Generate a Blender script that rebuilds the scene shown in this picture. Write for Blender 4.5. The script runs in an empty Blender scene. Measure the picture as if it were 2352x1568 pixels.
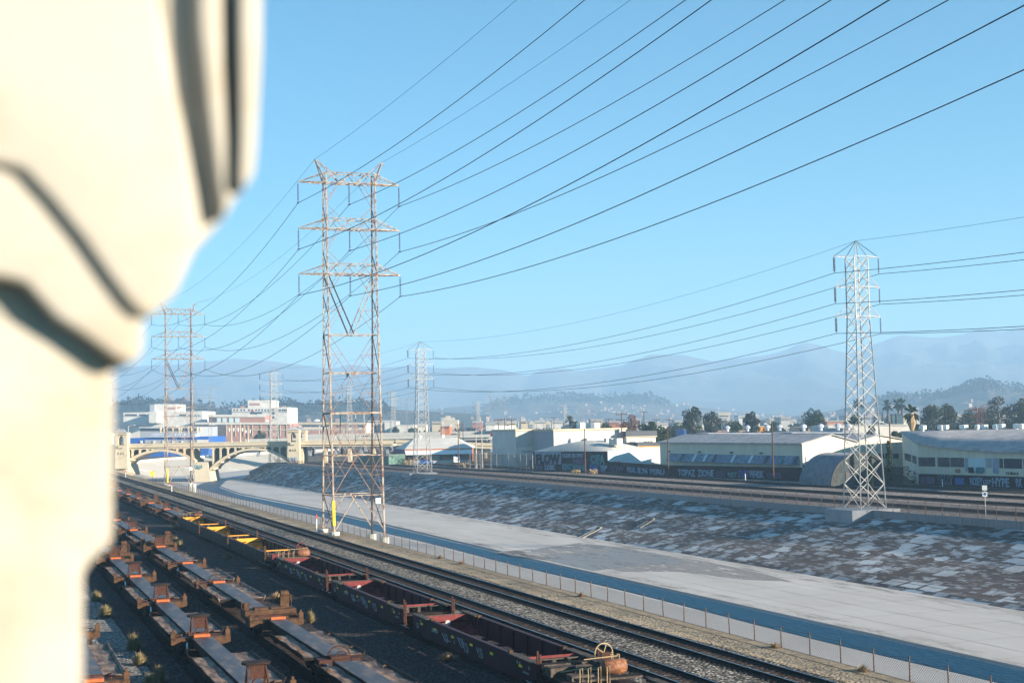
import bpy, math, random
from mathutils import Vector, Matrix
rnd=random.Random(7)
S=bpy.context.scene; COL=S.collection; rad=math.radians
# ---------------------------------------------------------------- camera model (metres; +Y runs along the tracks)
F=3267.0; PSI=rad(20.57); PIT=rad(3.35); ROLL=rad(1.13); H=12.0
_r0=Vector((math.cos(PSI),-math.sin(PSI),0)); _a=Vector((math.sin(PSI)*math.cos(PIT),math.cos(PSI)*math.cos(PIT),math.sin(PIT)))
_u=Vector((-math.sin(PSI)*math.sin(PIT),-math.cos(PSI)*math.sin(PIT),math.cos(PIT)))
_c,_s=math.cos(ROLL),math.sin(ROLL)
UP=_u*_c+_r0*_s; RT=_r0*_c-_u*_s; AX=_a
R0=_r0; A0=Vector((math.sin(PSI),math.cos(PSI),0))
def ray(px,py): return AX+RT*((px-1176)/F)-UP*((py-784)/F)
def G(px,py,z=0.0):
    d=ray(px,py); t=(z-H)/d.z; return Vector((d.x*t,d.y*t,z))
def GY(px,py,Y):
    d=ray(px,py); t=Y/d.y; return Vector((d.x*t,Y,H+d.z*t))
def GD(px,py,D):
    d=ray(px,py); return Vector((d.x*D,d.y*D,H+d.z*D))
def YH(px): return 999.4-.0222*(px+48)
def ZT(P,py,px=None):
    # height above P whose picture row is py
    lo,hi=-20.,900.
    for _ in range(50):
        m=(lo+hi)/2; v=Vector((P[0],P[1],m-H)); y=784-F*v.dot(UP)/v.dot(AX)
        if y>py: lo=m
        else: hi=m
    return m
# ---------------------------------------------------------------- objects
def tag(o,label=None,cat=None,group=None,kind=None):
    if label:o['label']=label
    if cat:o['category']=cat
    if group:o['group']=group
    if kind:o['kind']=kind
    return o
def empty(name,loc,label,cat,group=None,rz=0):
    o=bpy.data.objects.new(name,None); COL.objects.link(o); o.location=loc; o.rotation_euler=(0,0,rz); o.empty_display_size=.1
    return tag(o,label,cat,group)
class MB:
    def __init__(s): s.v=[]; s.f=[]; s.mi=[]
    def add(s,vs,fs,m=0):
        n=len(s.v); s.v+= [tuple(p) for p in vs]; s.f+=[tuple(i+n for i in f) for f in fs]; s.mi+=[m]*len(fs); return s
    def box(s,x0,y0,z0,x1,y1,z1,m=0):
        return s.add([(x0,y0,z0),(x1,y0,z0),(x1,y1,z0),(x0,y1,z0),(x0,y0,z1),(x1,y0,z1),(x1,y1,z1),(x0,y1,z1)],
            [(0,3,2,1),(4,5,6,7),(0,1,5,4),(1,2,6,5),(2,3,7,6),(3,0,4,7)],m)
    def bar(s,p,q,w=.1,h=None,m=0):
        p=Vector(p);q=Vector(q);d=q-p
        if d.length<1e-5:return s
        d.normalize(); h=h or w
        a=d.cross(Vector((0,0,1)))
        if a.length<.05:a=Vector((1,0,0))
        a.normalize(); b=a.cross(d).normalized(); a=a*(w/2); b=b*(h/2)
        vs=[p-a-b,p+a-b,p+a+b,p-a+b,q-a-b,q+a-b,q+a+b,q-a+b]
        return s.add(vs,[(0,3,2,1),(4,5,6,7),(0,1,5,4),(1,2,6,5),(2,3,7,6),(3,0,4,7)],m)
    def tube(s,pts,r,n=6,cap=True,m=0):
        pts=[Vector(p) for p in pts]; rs=r if isinstance(r,(list,tuple)) else [r]*len(pts); base=len(s.v)
        for i,p in enumerate(pts):
            d=(pts[min(i+1,len(pts)-1)]-pts[max(i-1,0)]).normalized()
            a=d.cross(Vector((0,0,1)))
            if a.length<.05:a=d.cross(Vector((0,1,0)))
            a.normalize(); b=a.cross(d)
            for k in range(n):
                t=2*math.pi*k/n; s.v.append(tuple(p+(a*math.cos(t)+b*math.sin(t))*rs[i]))
        for i in range(len(pts)-1):
            for k in range(n):
                a0=base+i*n+k;a1=base+i*n+(k+1)%n; s.f.append((a0,a1,a1+n,a0+n)); s.mi.append(m)
        if cap:
            s.f.append(tuple(base+k for k in range(n))[::-1]); s.f.append(tuple(base+(len(pts)-1)*n+k for k in range(n))); s.mi+=[m,m]
        return s
    def prism(s,pts,vec,m=0):
        n=len(pts); vec=Vector(vec); a=[Vector(p) for p in pts]
        return s.add(a+[p+vec for p in a],[tuple(range(n))[::-1],tuple(range(n,2*n))]+[(i,(i+1)%n,(i+1)%n+n,i+n) for i in range(n)],m)
    def quad(s,a,b,c,d,m=0): return s.add([a,b,c,d],[(0,1,2,3)],m)
    def grid(s,rows,m=0):
        n=len(rows[0]); b=len(s.v)
        for r in rows: s.v+=[tuple(p) for p in r]
        for i in range(len(rows)-1):
            for j in range(n-1):
                s.f.append((b+i*n+j,b+i*n+j+1,b+(i+1)*n+j+1,b+(i+1)*n+j)); s.mi.append(m)
        return s
    def build(s,name,mat,parent=None,smooth=False,fix=True,off=None):
        me=bpy.data.meshes.new(name)
        v=s.v if off is None else [(a-off[0],b-off[1],c-off[2]) for a,b,c in s.v]
        me.from_pydata(v,[],s.f)
        ms=mat if isinstance(mat,(list,tuple)) else [mat]
        for q in ms: me.materials.append(q)
        if len(ms)>1: me.polygons.foreach_set('material_index',s.mi)
        if smooth: me.polygons.foreach_set('use_smooth',[True]*len(me.polygons))
        if fix:
            import bmesh
            b=bmesh.new(); b.from_mesh(me); bmesh.ops.recalc_face_normals(b,faces=b.faces); b.to_mesh(me); b.free()
        me.update()
        o=bpy.data.objects.new(name,me); COL.objects.link(o)
        if parent is not None: o.parent=parent
        elif off is not None: o.location=off
        return o
def copy_tree(o,parent=None):
    c=o.copy(); COL.objects.link(c); c.parent=parent
    for ch in o.children: copy_tree(ch,c)
    return c
# ---------------------------------------------------------------- materials
def node(nt,t,**k):
    n=nt.nodes.new(t)
    for a,b in k.items(): setattr(n,a,b)
    return n
def lnk(nt,a,b): nt.links.new(a,b)
def coords(nt,scale=(1,1,1),rot=(0,0,0)):
    tc=node(nt,'ShaderNodeTexCoord'); mp=node(nt,'ShaderNodeMapping'); lnk(nt,tc.outputs['Object'],mp.inputs['Vector'])
    mp.inputs['Scale'].default_value=scale; mp.inputs['Rotation'].default_value=rot; return mp.outputs['Vector']
def noise(nt,vec,scale,detail=4,rough=.6,out='Fac'):
    n=node(nt,'ShaderNodeTexNoise'); n.inputs['Scale'].default_value=scale; n.inputs['Detail'].default_value=detail; n.inputs['Roughness'].default_value=rough
    lnk(nt,vec,n.inputs['Vector']); return n.outputs[out]
def ramp(nt,fac,stops,interp='LINEAR'):
    r=node(nt,'ShaderNodeValToRGB'); r.color_ramp.interpolation=interp; e=r.color_ramp.elements
    while len(e)<len(stops): e.new(.5)
    for i,(p,c) in enumerate(stops):
        e[i].position=p; e[i].color=(c[0],c[1],c[2],1) if not isinstance(c,(int,float)) else (c,c,c,1)
    lnk(nt,fac,r.inputs['Fac']); return r.outputs['Color']
def mixc(nt,fac,a,b,mode='MIX'):
    m=node(nt,'ShaderNodeMix',data_type='RGBA',blend_type=mode)
    for sck,val in ((m.inputs[0],fac),(m.inputs[6],a),(m.inputs[7],b)):
        if isinstance(val,(int,float)): sck.default_value=val
        elif isinstance(val,(tuple,list)): sck.default_value=(*val,1)
        else: lnk(nt,val,sck)
    return m.outputs[2]
def newmat(name):
    m=bpy.data.materials.new(name); m.use_nodes=True; nt=m.node_tree; b=nt.nodes['Principled BSDF']; return m,nt,b
def M(name,col,rough=.8,col2=None,scale=1.5,var=.25,metal=0,bump=0,bscale=20,thr=(.45,.65),stretch=(1,1,1),spec=None,detail=5):
    m,nt,b=newmat(name); v=coords(nt,stretch)
    n1=noise(nt,v,scale,detail)
    c=mixc(nt,1,col,ramp(nt,n1,[(0.25,1-var),(.75,1+var*.3)]),'MULTIPLY')
    if col2 is not None:
        n2=noise(nt,v,scale*2.3,6,.65); c=mixc(nt,ramp(nt,n2,[(thr[0],0),(thr[1],1)]),c,col2)
    lnk(nt,c,b.inputs['Base Color']); b.inputs['Roughness'].default_value=rough; b.inputs['Metallic'].default_value=metal
    b.inputs['Specular IOR Level'].default_value=.12 if spec is None else spec
    if bump:
        bp=node(nt,'ShaderNodeBump'); bp.inputs['Strength'].default_value=bump; bp.inputs['Distance'].default_value=.1
        lnk(nt,noise(nt,v,bscale,3),bp.inputs['Height']); lnk(nt,bp.outputs[0],b.inputs['Normal'])
    return m
def gravel(name,cols,dark,soil=None,sz=7.,lo=.3,hi=.9):
    m,nt,b=newmat(name); v=coords(nt)
    vo=node(nt,'ShaderNodeTexVoronoi'); vo.inputs['Scale'].default_value=sz; lnk(nt,v,vo.inputs['Vector'])
    sep=node(nt,'ShaderNodeSeparateColor'); lnk(nt,vo.outputs['Color'],sep.inputs[0])
    c=ramp(nt,sep.outputs[0],[(0,cols[0]),(.5,cols[1]),(1,cols[2])])
    c=mixc(nt,ramp(nt,vo.outputs['Distance'],[(lo,0),(hi,1)]),c,dark)
    big=noise(nt,v,.35,4)
    if soil: c=mixc(nt,ramp(nt,big,[(.4,0),(.6,.85)]),c,soil)
    c=mixc(nt,1,c,ramp(nt,noise(nt,v,.12,5),[(.3,.75),(.7,1.1)]),'MULTIPLY')
    lnk(nt,c,b.inputs['Base Color']); b.inputs['Roughness'].default_value=.95; b.inputs['Specular IOR Level'].default_value=.2
    bp=node(nt,'ShaderNodeBump'); bp.inputs['Strength'].default_value=.9; bp.inputs['Distance'].default_value=.06; bp.invert=True
    lnk(nt,vo.outputs['Distance'],bp.inputs['Height']); lnk(nt,bp.outputs[0],b.inputs['Normal'])
    return m
mt={}
mt['gravel_yard']=gravel('gravel_yard',[(.014,.010,.012),(.032,.025,.027),(.13,.11,.105)],(.006,.005,.005),sz=9)
mt['gravel_main']=gravel('gravel_main',[(.05,.04,.035),(.28,.235,.19),(.72,.64,.53)],(.02,.016,.014),sz=6,lo=.2,hi=.75)
mt['gravel_tan']=gravel('gravel_tan',[(.18,.13,.085),(.42,.32,.22),(.72,.58,.40)],(.08,.055,.035),sz=6,soil=(.45,.33,.215))
mt['gravel_far']=gravel('gravel_far',[(.14,.11,.10),(.28,.23,.205),(.42,.36,.32)],(.07,.055,.05),sz=3)
mt['oily_shade']=gravel('oily_shade_ballast',[(.008,.006,.007),(.014,.011,.012),(.035,.028,.026)],(.004,.003,.003),sz=5)  # oil stain and shade share this dark colour
mt['dirt']=M('dry_dirt',(.12,.095,.075),.95,(.18,.145,.11),scale=.05,bump=.4,bscale=2)
mt['sand']=M('sandy_soil',(.46,.34,.22),.95,(.25,.20,.15),scale=.8,var=.3,bump=.5,bscale=6)
mt['tie']=M('creosoted_tie',(.016,.010,.009),.9,(.045,.032,.026),scale=3)
mt['rail']=M('rusty_rail',(.007,.005,.005),.6,scale=2); 
mt['railtop']=M('polished_rail_head',(.35,.37,.42),.25,metal=1,var=.1)
mt['spine_deck']=M('worn_blue_grey_deck',(.065,.062,.075),.5,(.17,.12,.09),scale=.9,var=.6,thr=(.46,.66),stretch=(1,.35,1),spec=.3)
mt['spine_side']=M('dark_grimy_steel',(.018,.012,.011),.7,(.045,.025,.018),scale=1.5)
mt['wing']=M('rusty_wing_plate',(.10,.062,.05),.6,(.26,.18,.13),scale=.7,var=.6,thr=(.42,.62),stretch=(1.4,.6,1),bump=.2)
mt['beam']=M('brown_beam',(.10,.05,.026),.65,(.03,.017,.012),scale=2)
mt['hitch']=M('rust_brown_hitch',(.075,.03,.02),.7,(.03,.016,.013),scale=3)
mt['orange']=M('orange_plate',(.50,.13,.045),.55,(.2,.06,.03),scale=3,thr=(.55,.75))
mt['wheel']=M('steel_wheel',(.05,.045,.045),.5,scale=2)
mt['tread']=M('polished_wheel_tread',(.6,.62,.65),.2,metal=1,var=.1)
mt['maroon']=M('maroon_paint',(.055,.017,.022),.5,(.03,.013,.016),scale=.8,var=.35,stretch=(1,.5,1),thr=(.5,.7))
mt['maroon_in']=M('maroon_bulkhead',(.16,.03,.032),.55,(.18,.05,.045),scale=1.5)
mt['bronze']=M('weathered_brown_side',(.05,.03,.026),.65,(.09,.07,.06),scale=1.2,var=.4,thr=(.5,.62),stretch=(1,.6,.4))
mt['yellow']=M('yellow_bulkhead',(.80,.36,.05),.5,(.35,.15,.04),scale=1.5,thr=(.58,.72))
mt['grate']=M('walkway_grating',(.06,.045,.038),.7,(.12,.095,.075),scale=3)
mt['tank']=M('rusty_air_tank',(.16,.07,.045),.5,(.32,.14,.06),scale=3)
mt['cream_paint']=M('cream_paint',(.42,.30,.17),.5)
mt['decal']=M('yellow_decal',(.85,.62,.05),.5,var=.1)
mt['white_letter']=M('faded_white_stencil',(.42,.42,.44),.7,var=.5,scale=4)
mt['concrete_floor']=M('channel_concrete',(.46,.435,.42),.85,(.36,.335,.315),scale=.10,var=.2,thr=(.4,.75),stretch=(1,.25,1),detail=8,bump=.1,bscale=3)
mt['concrete_light']=M('pale_concrete',(.52,.50,.46),.85,(.42,.40,.37),scale=.6,var=.2)
mt['concrete_grey']=M('grey_concrete',(.30,.31,.34),.85,(.24,.25,.27),scale=.4,var=.2)
mt['bridge']=M('cream_concrete',(.56,.47,.34),.85,(.5,.44,.34),scale=.25,var=.18,thr=(.5,.8))
mt['water']=None
def water():
    m,nt,b=newmat('river_water'); v=coords(nt,(1.2,.8,1))
    c=mixc(nt,noise(nt,v,.9,4),(.002,.035,.080),(.008,.065,.13)); lnk(nt,c,b.inputs['Base Color'])
    b.inputs['Roughness'].default_value=.35; b.inputs['Specular IOR Level'].default_value=.12; b.inputs['IOR'].default_value=1.33
    bp=node(nt,'ShaderNodeBump'); bp.inputs['Strength'].default_value=1.; bp.inputs['Distance'].default_value=.55
    lnk(nt,noise(nt,v,1.6,5,.7),bp.inputs['Height']); lnk(nt,bp.outputs[0],b.inputs['Normal']); return m
mt['water']=water(); mt['house']=M('mixed_stucco',(.40,.34,.30),.9,(.22,.15,.12),scale=.02,thr=(.45,.5)); mt['leaf_far']=M('far_dark_leaves',(.012,.018,.014),.9); mt['lat_shade']=M('shade_toned_lattice',(.05,.035,.03),.7,(.16,.12,.1),scale=.8,thr=(.6,.7)); mt['gravel_sunlit']=gravel('sunlit_tone_gravel',[(.10,.09,.085),(.26,.24,.22),(.5,.47,.43)],(.03,.025,.025),sz=8); mt['hut_roof']=M('dull_corrugated_roof',(.24,.25,.28),.6,(.15,.155,.18),scale=.4); mt['drain']=M('drain_concrete',(.22,.21,.20),.9); mt['seam']=M('floor_seam',(.10,.09,.08),.9); mt['lat_grey']=M('weathered_grey_lattice',(.22,.2,.2),.7); mt['stain_shade']=gravel('dust_and_shade_ballast',[(.012,.009,.009),(.02,.015,.014),(.05,.04,.035)],(.005,.004,.004),sz=7); mt['hut_end']=M('grimy_green_corrugated_end',(.045,.05,.05),.8,(.09,.10,.095),scale=1.5,stretch=(2,1,.3))  # pale gravel carries sunlight, dark lattice and rail-side ballast carry shade in their colour
def slope_mat():
    m,nt,b=newmat('painted_over_slope')
    # u along the river, v down the slope (object X, stretched)
    tc=node(nt,'ShaderNodeTexCoord'); 
    def cells(sx,sy,thr,dist,seed):
        mp=node(nt,'ShaderNodeMapping'); mp.inputs['Scale'].default_value=(sx,sy,0); mp.inputs['Location'].default_value=(seed,seed*1.7,0)
        lnk(nt,tc.outputs['Object'],mp.inputs['Vector'])
        w=noise(nt,mp.outputs[0],2.2,4,.65,'Color')
        ad=node(nt,'ShaderNodeVectorMath',operation='MULTIPLY_ADD'); lnk(nt,w,ad.inputs[0]); ad.inputs[1].default_value=(dist,dist,0); lnk(nt,mp.outputs[0],ad.inputs[2]); ad0=ad; ad=node(nt,'ShaderNodeVectorMath',operation='MULTIPLY_ADD'); lnk(nt,noise(nt,mp.outputs[0],.35,2,.5,'Color'),ad.inputs[0]); ad.inputs[1].default_value=(.9,.7,0); lnk(nt,ad0.outputs[0],ad.inputs[2])
        vo=node(nt,'ShaderNodeTexVoronoi',distance='CHEBYCHEV',feature='F1'); vo.inputs['Scale'].default_value=1; vo.inputs['Randomness'].default_value=.8; lnk(nt,ad.outputs[0],vo.inputs['Vector'])
        s=node(nt,'ShaderNodeSeparateColor'); lnk(nt,vo.outputs['Color'],s.inputs[0])
        big=noise(nt,mp.outputs[0],.16,3)
        a=node(nt,'ShaderNodeMath',operation='ADD'); lnk(nt,s.outputs[0],a.inputs[0]); lnk(nt,big,a.inputs[1])
        t=ramp(nt,a.outputs[0],[(thr,0),(thr+.03,1)]) if thr<1 else None
        if t is None:
            g=node(nt,'ShaderNodeMath',operation='GREATER_THAN'); lnk(nt,a.outputs[0],g.inputs[0]); g.inputs[1].default_value=thr; t=g.outputs[0]
        e=ramp(nt,vo.outputs['Distance'],[(.42,1),(.47,0)])
        mm=node(nt,'ShaderNodeMath',operation='MULTIPLY'); lnk(nt,t,mm.inputs[0]); lnk(nt,e,mm.inputs[1])
        return mm.outputs[0]
    o=coords(nt,(1,1,1))
    base=mixc(nt,noise(nt,coords(nt,(.6,.12,1)),1.2,6,.6),(.085,.060,.052),(.185,.138,.118))
    streak=ramp(nt,noise(nt,coords(nt,(.1,1.2,1)),1.5,5,.7),[(.3,.75),(.7,1.05)])
    base=mixc(nt,1,base,streak,'MULTIPLY')
    f1=cells(.85,.5,1.13,.45,3.1); f2=cells(2.1,.85,1.08,.6,9.4); f3=cells(.5,.34,1.24,.22,17.)
    blot=ramp(nt,noise(nt,coords(nt,(1.6,.8,1)),1.5,5,.7),[(.35,.25),(.62,1)])
    blot2=ramp(nt,noise(nt,coords(nt,(3,1.5,1)),2.,5,.75),[(.3,.35),(.5,1)])
    def mul(a,b_): 
        q=node(nt,'ShaderNodeMath',operation='MULTIPLY'); lnk(nt,a,q.inputs[0]); lnk(nt,b_,q.inputs[1]); return q.outputs[0]
    c=mixc(nt,mul(f2,blot),base,(.34,.325,.32)); c=mixc(nt,mul(f1,blot),c,(.44,.425,.425)); c=mixc(nt,mul(f3,blot2),c,(.52,.51,.51))
    run=ramp(nt,noise(nt,coords(nt,(.12,2.4,1)),1.2,6,.75),[(.35,.62),(.6,1.0)]); c=mixc(nt,.55,c,run,'MULTIPLY')
    pale=ramp(nt,noise(nt,coords(nt,(.9,.35,1),(0,0,.5)),.9,7,.72),[(.55,0),(.68,.6)]); c=mixc(nt,pale,c,(.34,.325,.32))
    bigt=ramp(nt,noise(nt,coords(nt,(.5,.3,1)),.25,4),[(.35,.85),(.65,1.25)]); c=mixc(nt,1,c,bigt,'MULTIPLY')
    lnk(nt,c,b.inputs['Base Color']); b.inputs['Roughness'].default_value=.9; b.inputs['Specular IOR Level'].default_value=.25
    return m
mt['slope']=slope_mat()
mt['slope_far']=M('pale_far_slope',(.52,.47,.40),.9,(.62,.60,.55),scale=.05,var=.1,thr=(.6,.66),stretch=(1,1,1))
def streaky():
    m,nt,b=newmat('rust_streaked_wall'); 
    c=mixc(nt,noise(nt,coords(nt),.5,4),(.24,.25,.27),(.17,.18,.20))
    st=ramp(nt,noise(nt,coords(nt,(.5,2.6,.12)),2.2,5,.75),[(.52,0),(.62,1)])
    reg=ramp(nt,noise(nt,coords(nt,(.02,.035,.001)),1.,2),[(.45,0),(.55,1)])
    q=node(nt,'ShaderNodeMath',operation='MULTIPLY'); lnk(nt,st,q.inputs[0]); lnk(nt,reg,q.inputs[1])
    c=mixc(nt,q.outputs[0],c,(.20,.09,.045)); lnk(nt,c,b.inputs['Base Color']); b.inputs['Roughness'].default_value=.9; return m
mt['wall_river']=streaky()
mt['lat_rust']=M('galvanised_lattice_rusting',(.36,.31,.26),.6,(.17,.08,.055),scale=1.0,var=.25,thr=(.46,.6))
mt['lat_thin']=M('rusty_thin_bracing',(.26,.19,.15),.7,(.30,.13,.08),scale=.8,var=.3,thr=(.45,.6))
mt['lat_white']=M('pale_galvanised_lattice',(.42,.41,.40),.5,(.55,.50,.46),scale=.6,var=.12,thr=(.62,.72))
mt['insul_blue']=M('glass_insulator',(.10,.13,.22),.3,scale=8,var=.5)
mt['insul_dark']=M('brown_porcelain_insulator',(.04,.022,.02),.3)
mt['wire']=M('black_conductor',(.012,.013,.02),.6)
mt['gwire']=M('thin_ground_wire',(.05,.22,.38),.5)
mt['pole']=M('wood_pole',(.14,.065,.04),.85,(.08,.045,.03),scale=1,stretch=(1,1,.2))
mt['post']=M('rusty_post',(.11,.055,.04),.8,(.20,.15,.12),scale=2)
mt['post_pale']=M('pale_post',(.5,.48,.46),.7,(.3,.2,.15),scale=1)
mt['white']=M('white_paint',(.78,.78,.76),.6,var=.1)
mt['red']=M('red_orange_paint',(.75,.09,.04),.5)
mt['yellow_sign']=M('yellow_sign_paint',(.85,.55,.04),.5,var=.1)
mt['cream_wall']=M('cream_corrugated_wall',(.70,.63,.50),.75,(.62,.55,.43),scale=.25,var=.1,stretch=(1,1,.15))
mt['grey_roof']=M('grey_roofing',(.44,.41,.41),.9,(.26,.25,.26),scale=.3,var=.2)
mt['dark_roof']=M('dark_roofing',(.10,.105,.12),.9,scale=.3)
mt['metal_roof']=M('galvanised_corrugated_roof',(.42,.44,.50),.5,(.55,.57,.62),scale=.25,var=.3,stretch=(1,1,1))
mt['white_wall']=M('white_wall',(.60,.55,.50),.8,(.66,.63,.58),scale=.1,var=.08)
mt['grey_wall']=M('grey_wall',(.34,.36,.40),.8,scale=.1,var=.1)
mt['brick']=M('red_brick',(.42,.23,.18),.85,(.36,.2,.17),scale=.2,var=.15)
mt['brick_dark']=M('orange_brick',(.45,.17,.09),.85,scale=.3)
mt['blue']=M('blue_metal',(.03,.12,.42),.5,var=.15)
mt['lightblue']=M('light_blue_wall',(.52,.64,.68),.8,scale=.2,var=.1)
mt['graf_wall']=M('tagged_dark_wall',(.025,.022,.032),.85,(.045,.02,.024),scale=.3,var=.5,thr=(.45,.55))
mt['graf_teal']=M('teal_spray',(.10,.24,.27),.8,var=.4,scale=2)
mt['graf_black']=M('black_spray',(.02,.022,.03),.8)
mt['graf_pale']=M('pale_blue_spray',(.30,.36,.46),.8,var=.3,scale=1)
mt['graf_blue']=M('blue_spray',(.07,.16,.45),.8,var=.3,scale=1)
mt['graf_purple']=M('purple_spray',(.16,.09,.18),.8,(.1,.14,.2),scale=.6)
mt['glass']=M('dark_window',(.04,.05,.07),.2,var=.2)
mt['glass_blue']=M('dusty_blue_glazing',(.13,.18,.27),.4,(.26,.31,.38),scale=.5,var=.4,thr=(.5,.6))
mt['panel_dark']=M('boarded_panel',(.10,.085,.085),.8,(.15,.12,.12),scale=.3)
mt['rubber']=M('black_rubber',(.02,.02,.02),.9)
mt['car_white']=M('white_car_paint',(.75,.75,.75),.3,var=.05)
mt['car_red']=M('maroon_cab_paint',(.30,.02,.04),.3,var=.1)
mt['car_dark']=M('dark_car_paint',(.05,.055,.07),.3,var=.1)
mt['green_mesh']=M('green_privacy_mesh',(.09,.17,.14),.9,(.16,.24,.2),scale=.4)
mt['leaf']=M('dark_green_leaves',(.025,.045,.02),.8,(.05,.075,.03),scale=.5,var=.5,thr=(.4,.6))
mt['leaf_grey']=M('grey_green_leaves',(.03,.042,.03),.8,(.06,.07,.045),scale=.5,var=.5,thr=(.4,.6))
mt['leaf_red']=M('reddish_twigs',(.20,.11,.09),.9,(.14,.09,.07),scale=.6)
mt['bark']=M('bark',(.09,.065,.05),.95)
mt['drygrass']=M('dry_grass_blades',(.36,.27,.14),.8,(.20,.17,.08),scale=3,var=.4,thr=(.45,.55))
mt['tumble']=M('tan_weeds',(.42,.30,.17),.9,(.3,.2,.12),scale=3)
mt['stone']=M('ornate_cream_concrete',(.46,.42,.365),.9,(.33,.26,.18),scale=1.1,var=.22,thr=(.46,.76),bump=.03,bscale=14)
def chain(name,col,a,dens=26.):
    m,nt,b=newmat(name); b.inputs['Base Color'].default_value=(*col,1); b.inputs['Roughness'].default_value=.7
    tc=node(nt,'ShaderNodeTexCoord'); sp=node(nt,'ShaderNodeSeparateXYZ'); lnk(nt,tc.outputs['Object'],sp.inputs[0])
    def tri(op):
        q=node(nt,'ShaderNodeMath',operation=op); lnk(nt,sp.outputs['Y'],q.inputs[0]); lnk(nt,sp.outputs['Z'],q.inputs[1])
        w=node(nt,'ShaderNodeMath',operation='MULTIPLY'); lnk(nt,q.outputs[0],w.inputs[0]); w.inputs[1].default_value=dens/2.
        f=node(nt,'ShaderNodeMath',operation='FRACT'); lnk(nt,w.outputs[0],f.inputs[0])
        l=node(nt,'ShaderNodeMath',operation='LESS_THAN'); lnk(nt,f.outputs[0],l.inputs[0]); l.inputs[1].default_value=a/1.7; return l.outputs[0]
    mx=node(nt,'ShaderNodeMath',operation='MAXIMUM'); lnk(nt,tri('ADD'),mx.inputs[0]); lnk(nt,tri('SUBTRACT'),mx.inputs[1])
    lnk(nt,mx.outputs[0],b.inputs['Alpha']); return m
mt['chain']=chain('chain_link_mesh',(.16,.14,.14),.30,13.)
mt['screen']=chain('dark_screened_mesh',(.03,.028,.035),1.15,8.)
mt['chain_far']=chain('rusty_chain_link',(.12,.07,.06),.4,8.)
# ---------------------------------------------------------------- text helper
def text(body,loc,ux,uz,size,mat,parent,name='lettering',off=0.0,wid=None,ext=.01,hgt=None):
    cu=bpy.data.curves.new(name,'FONT'); cu.body=body; cu.size=1; cu.offset=off; cu.extrude=ext/size; cu.resolution_u=2
    cu.materials.append(mat); o=bpy.data.objects.new(name,cu); COL.objects.link(o)
    ux=Vector(ux).normalized(); uz=Vector(uz).normalized(); n=ux.cross(uz)
    bpy.context.view_layer.update(); w=max(o.dimensions.x,.01)
    sx=wid/w if wid else size
    loc=Vector(loc)
    mw=Matrix(((ux.x*sx,uz.x*size,n.x*size,loc.x),(ux.y*sx,uz.y*size,n.y*size,loc.y),(ux.z*sx,uz.z*size,n.z*size,loc.z),(0,0,0,1)))
    if parent is not None:
        o.parent=parent
        pm=Matrix.Translation(parent.location)@parent.rotation_euler.to_matrix().to_4x4()
        mw=pm.inverted()@mw
    me=bpy.data.meshes.new_from_object(o); me.name=name; q=bpy.data.objects.new(name,me); bpy.data.objects.remove(o); bpy.data.curves.remove(cu); q.name=name
    COL.objects.link(q)
    if parent is not None: q.parent=parent
    if not me.materials: me.materials.append(mat)
    q.matrix_local=mw
    return q
# ================================================================ SETTING
def XW(y):
    P=[(-400,114.5),(127.6,107.6),(162,105.6),(330,103.4),(505,96.6),(700,90)]
    for (a,b),(c,d) in zip(P,P[1:]):
        if y<=c: return b+(d-b)*(y-a)/(c-a)
    return 90
def sheet(name,pts,mat,kind='structure',fix=False):
    m=MB(); m.add(pts,[tuple(range(len(pts)))]); o=m.build(name,mat,None,fix=fix)
    if o.data.polygons and o.data.polygons[0].normal.z<0: o.data.flip_normals()
    return tag(o,kind=kind)
def strip(name,x0,x1,y0,y1,z,mat,n=1):
    m=MB(); ys=[y0+(y1-y0)*i/n for i in range(n+1)]
    m.grid([[(x0,y,z),(x1,y,z)] for y in ys]); o=m.build(name,mat,None,fix=False)
    if o.data.polygons[0].normal.z<0:o.data.flip_normals()
    return tag(o,kind='structure')
YEND=548
# near bank ground: cross-section with low ballast shoulders
prof=[(-2500,0),(0,0),(27.6,0),(28.4,.05),(33.0,.02),(33.3,.05),(37.2,.03),(37.9,-.02),(39.6,-.05)]
strip('ground',-2500,27.6,-300,YEND,0,mt['gravel_yard'])
strip('sunlit_gravel_strip',5.9,8.1,30,140,.012,mt['gravel_sunlit'],40)  # paler colour stands for sunlight on the gravel beside this track
strip('ballast_path',27.6,37.3,-60,YEND,.03,mt['gravel_main'])
m=MB(); ys=[-60+i*8 for i in range(77)]
m.grid([[(36.6+.35*math.sin(y*.13)+.2*math.sin(y*.41),y,.045),(37.8,y,.05),(39.45,y,.03)] for y in ys]); o=m.build('sandy_path',mt['gravel_tan'],fix=False); tag(o,kind='structure')
if o.data.polygons[0].normal.z<0:o.data.flip_normals()
strip('ground_verge',38.7,39.5,-60,YEND,.06,mt['sand'])
# near channel bank (falls away beyond the fence), floor, low-flow ledge
m=MB(); m.grid([[(39.5,y,.055),(39.6,y,-.1),(54,y,-5.5)] for y in (-300,YEND)]); tag(m.build('near_channel_slope',mt['concrete_light'],fix=False),kind='structure')
m=MB(); m.quad((-2500,YEND,0),(39.5,YEND,0),(54,YEND+18,-5.5),(-2500,YEND+18,-5.5)); tag(m.build('near_channel_slope_end',mt['concrete_light'],fix=False),kind='structure')
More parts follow.
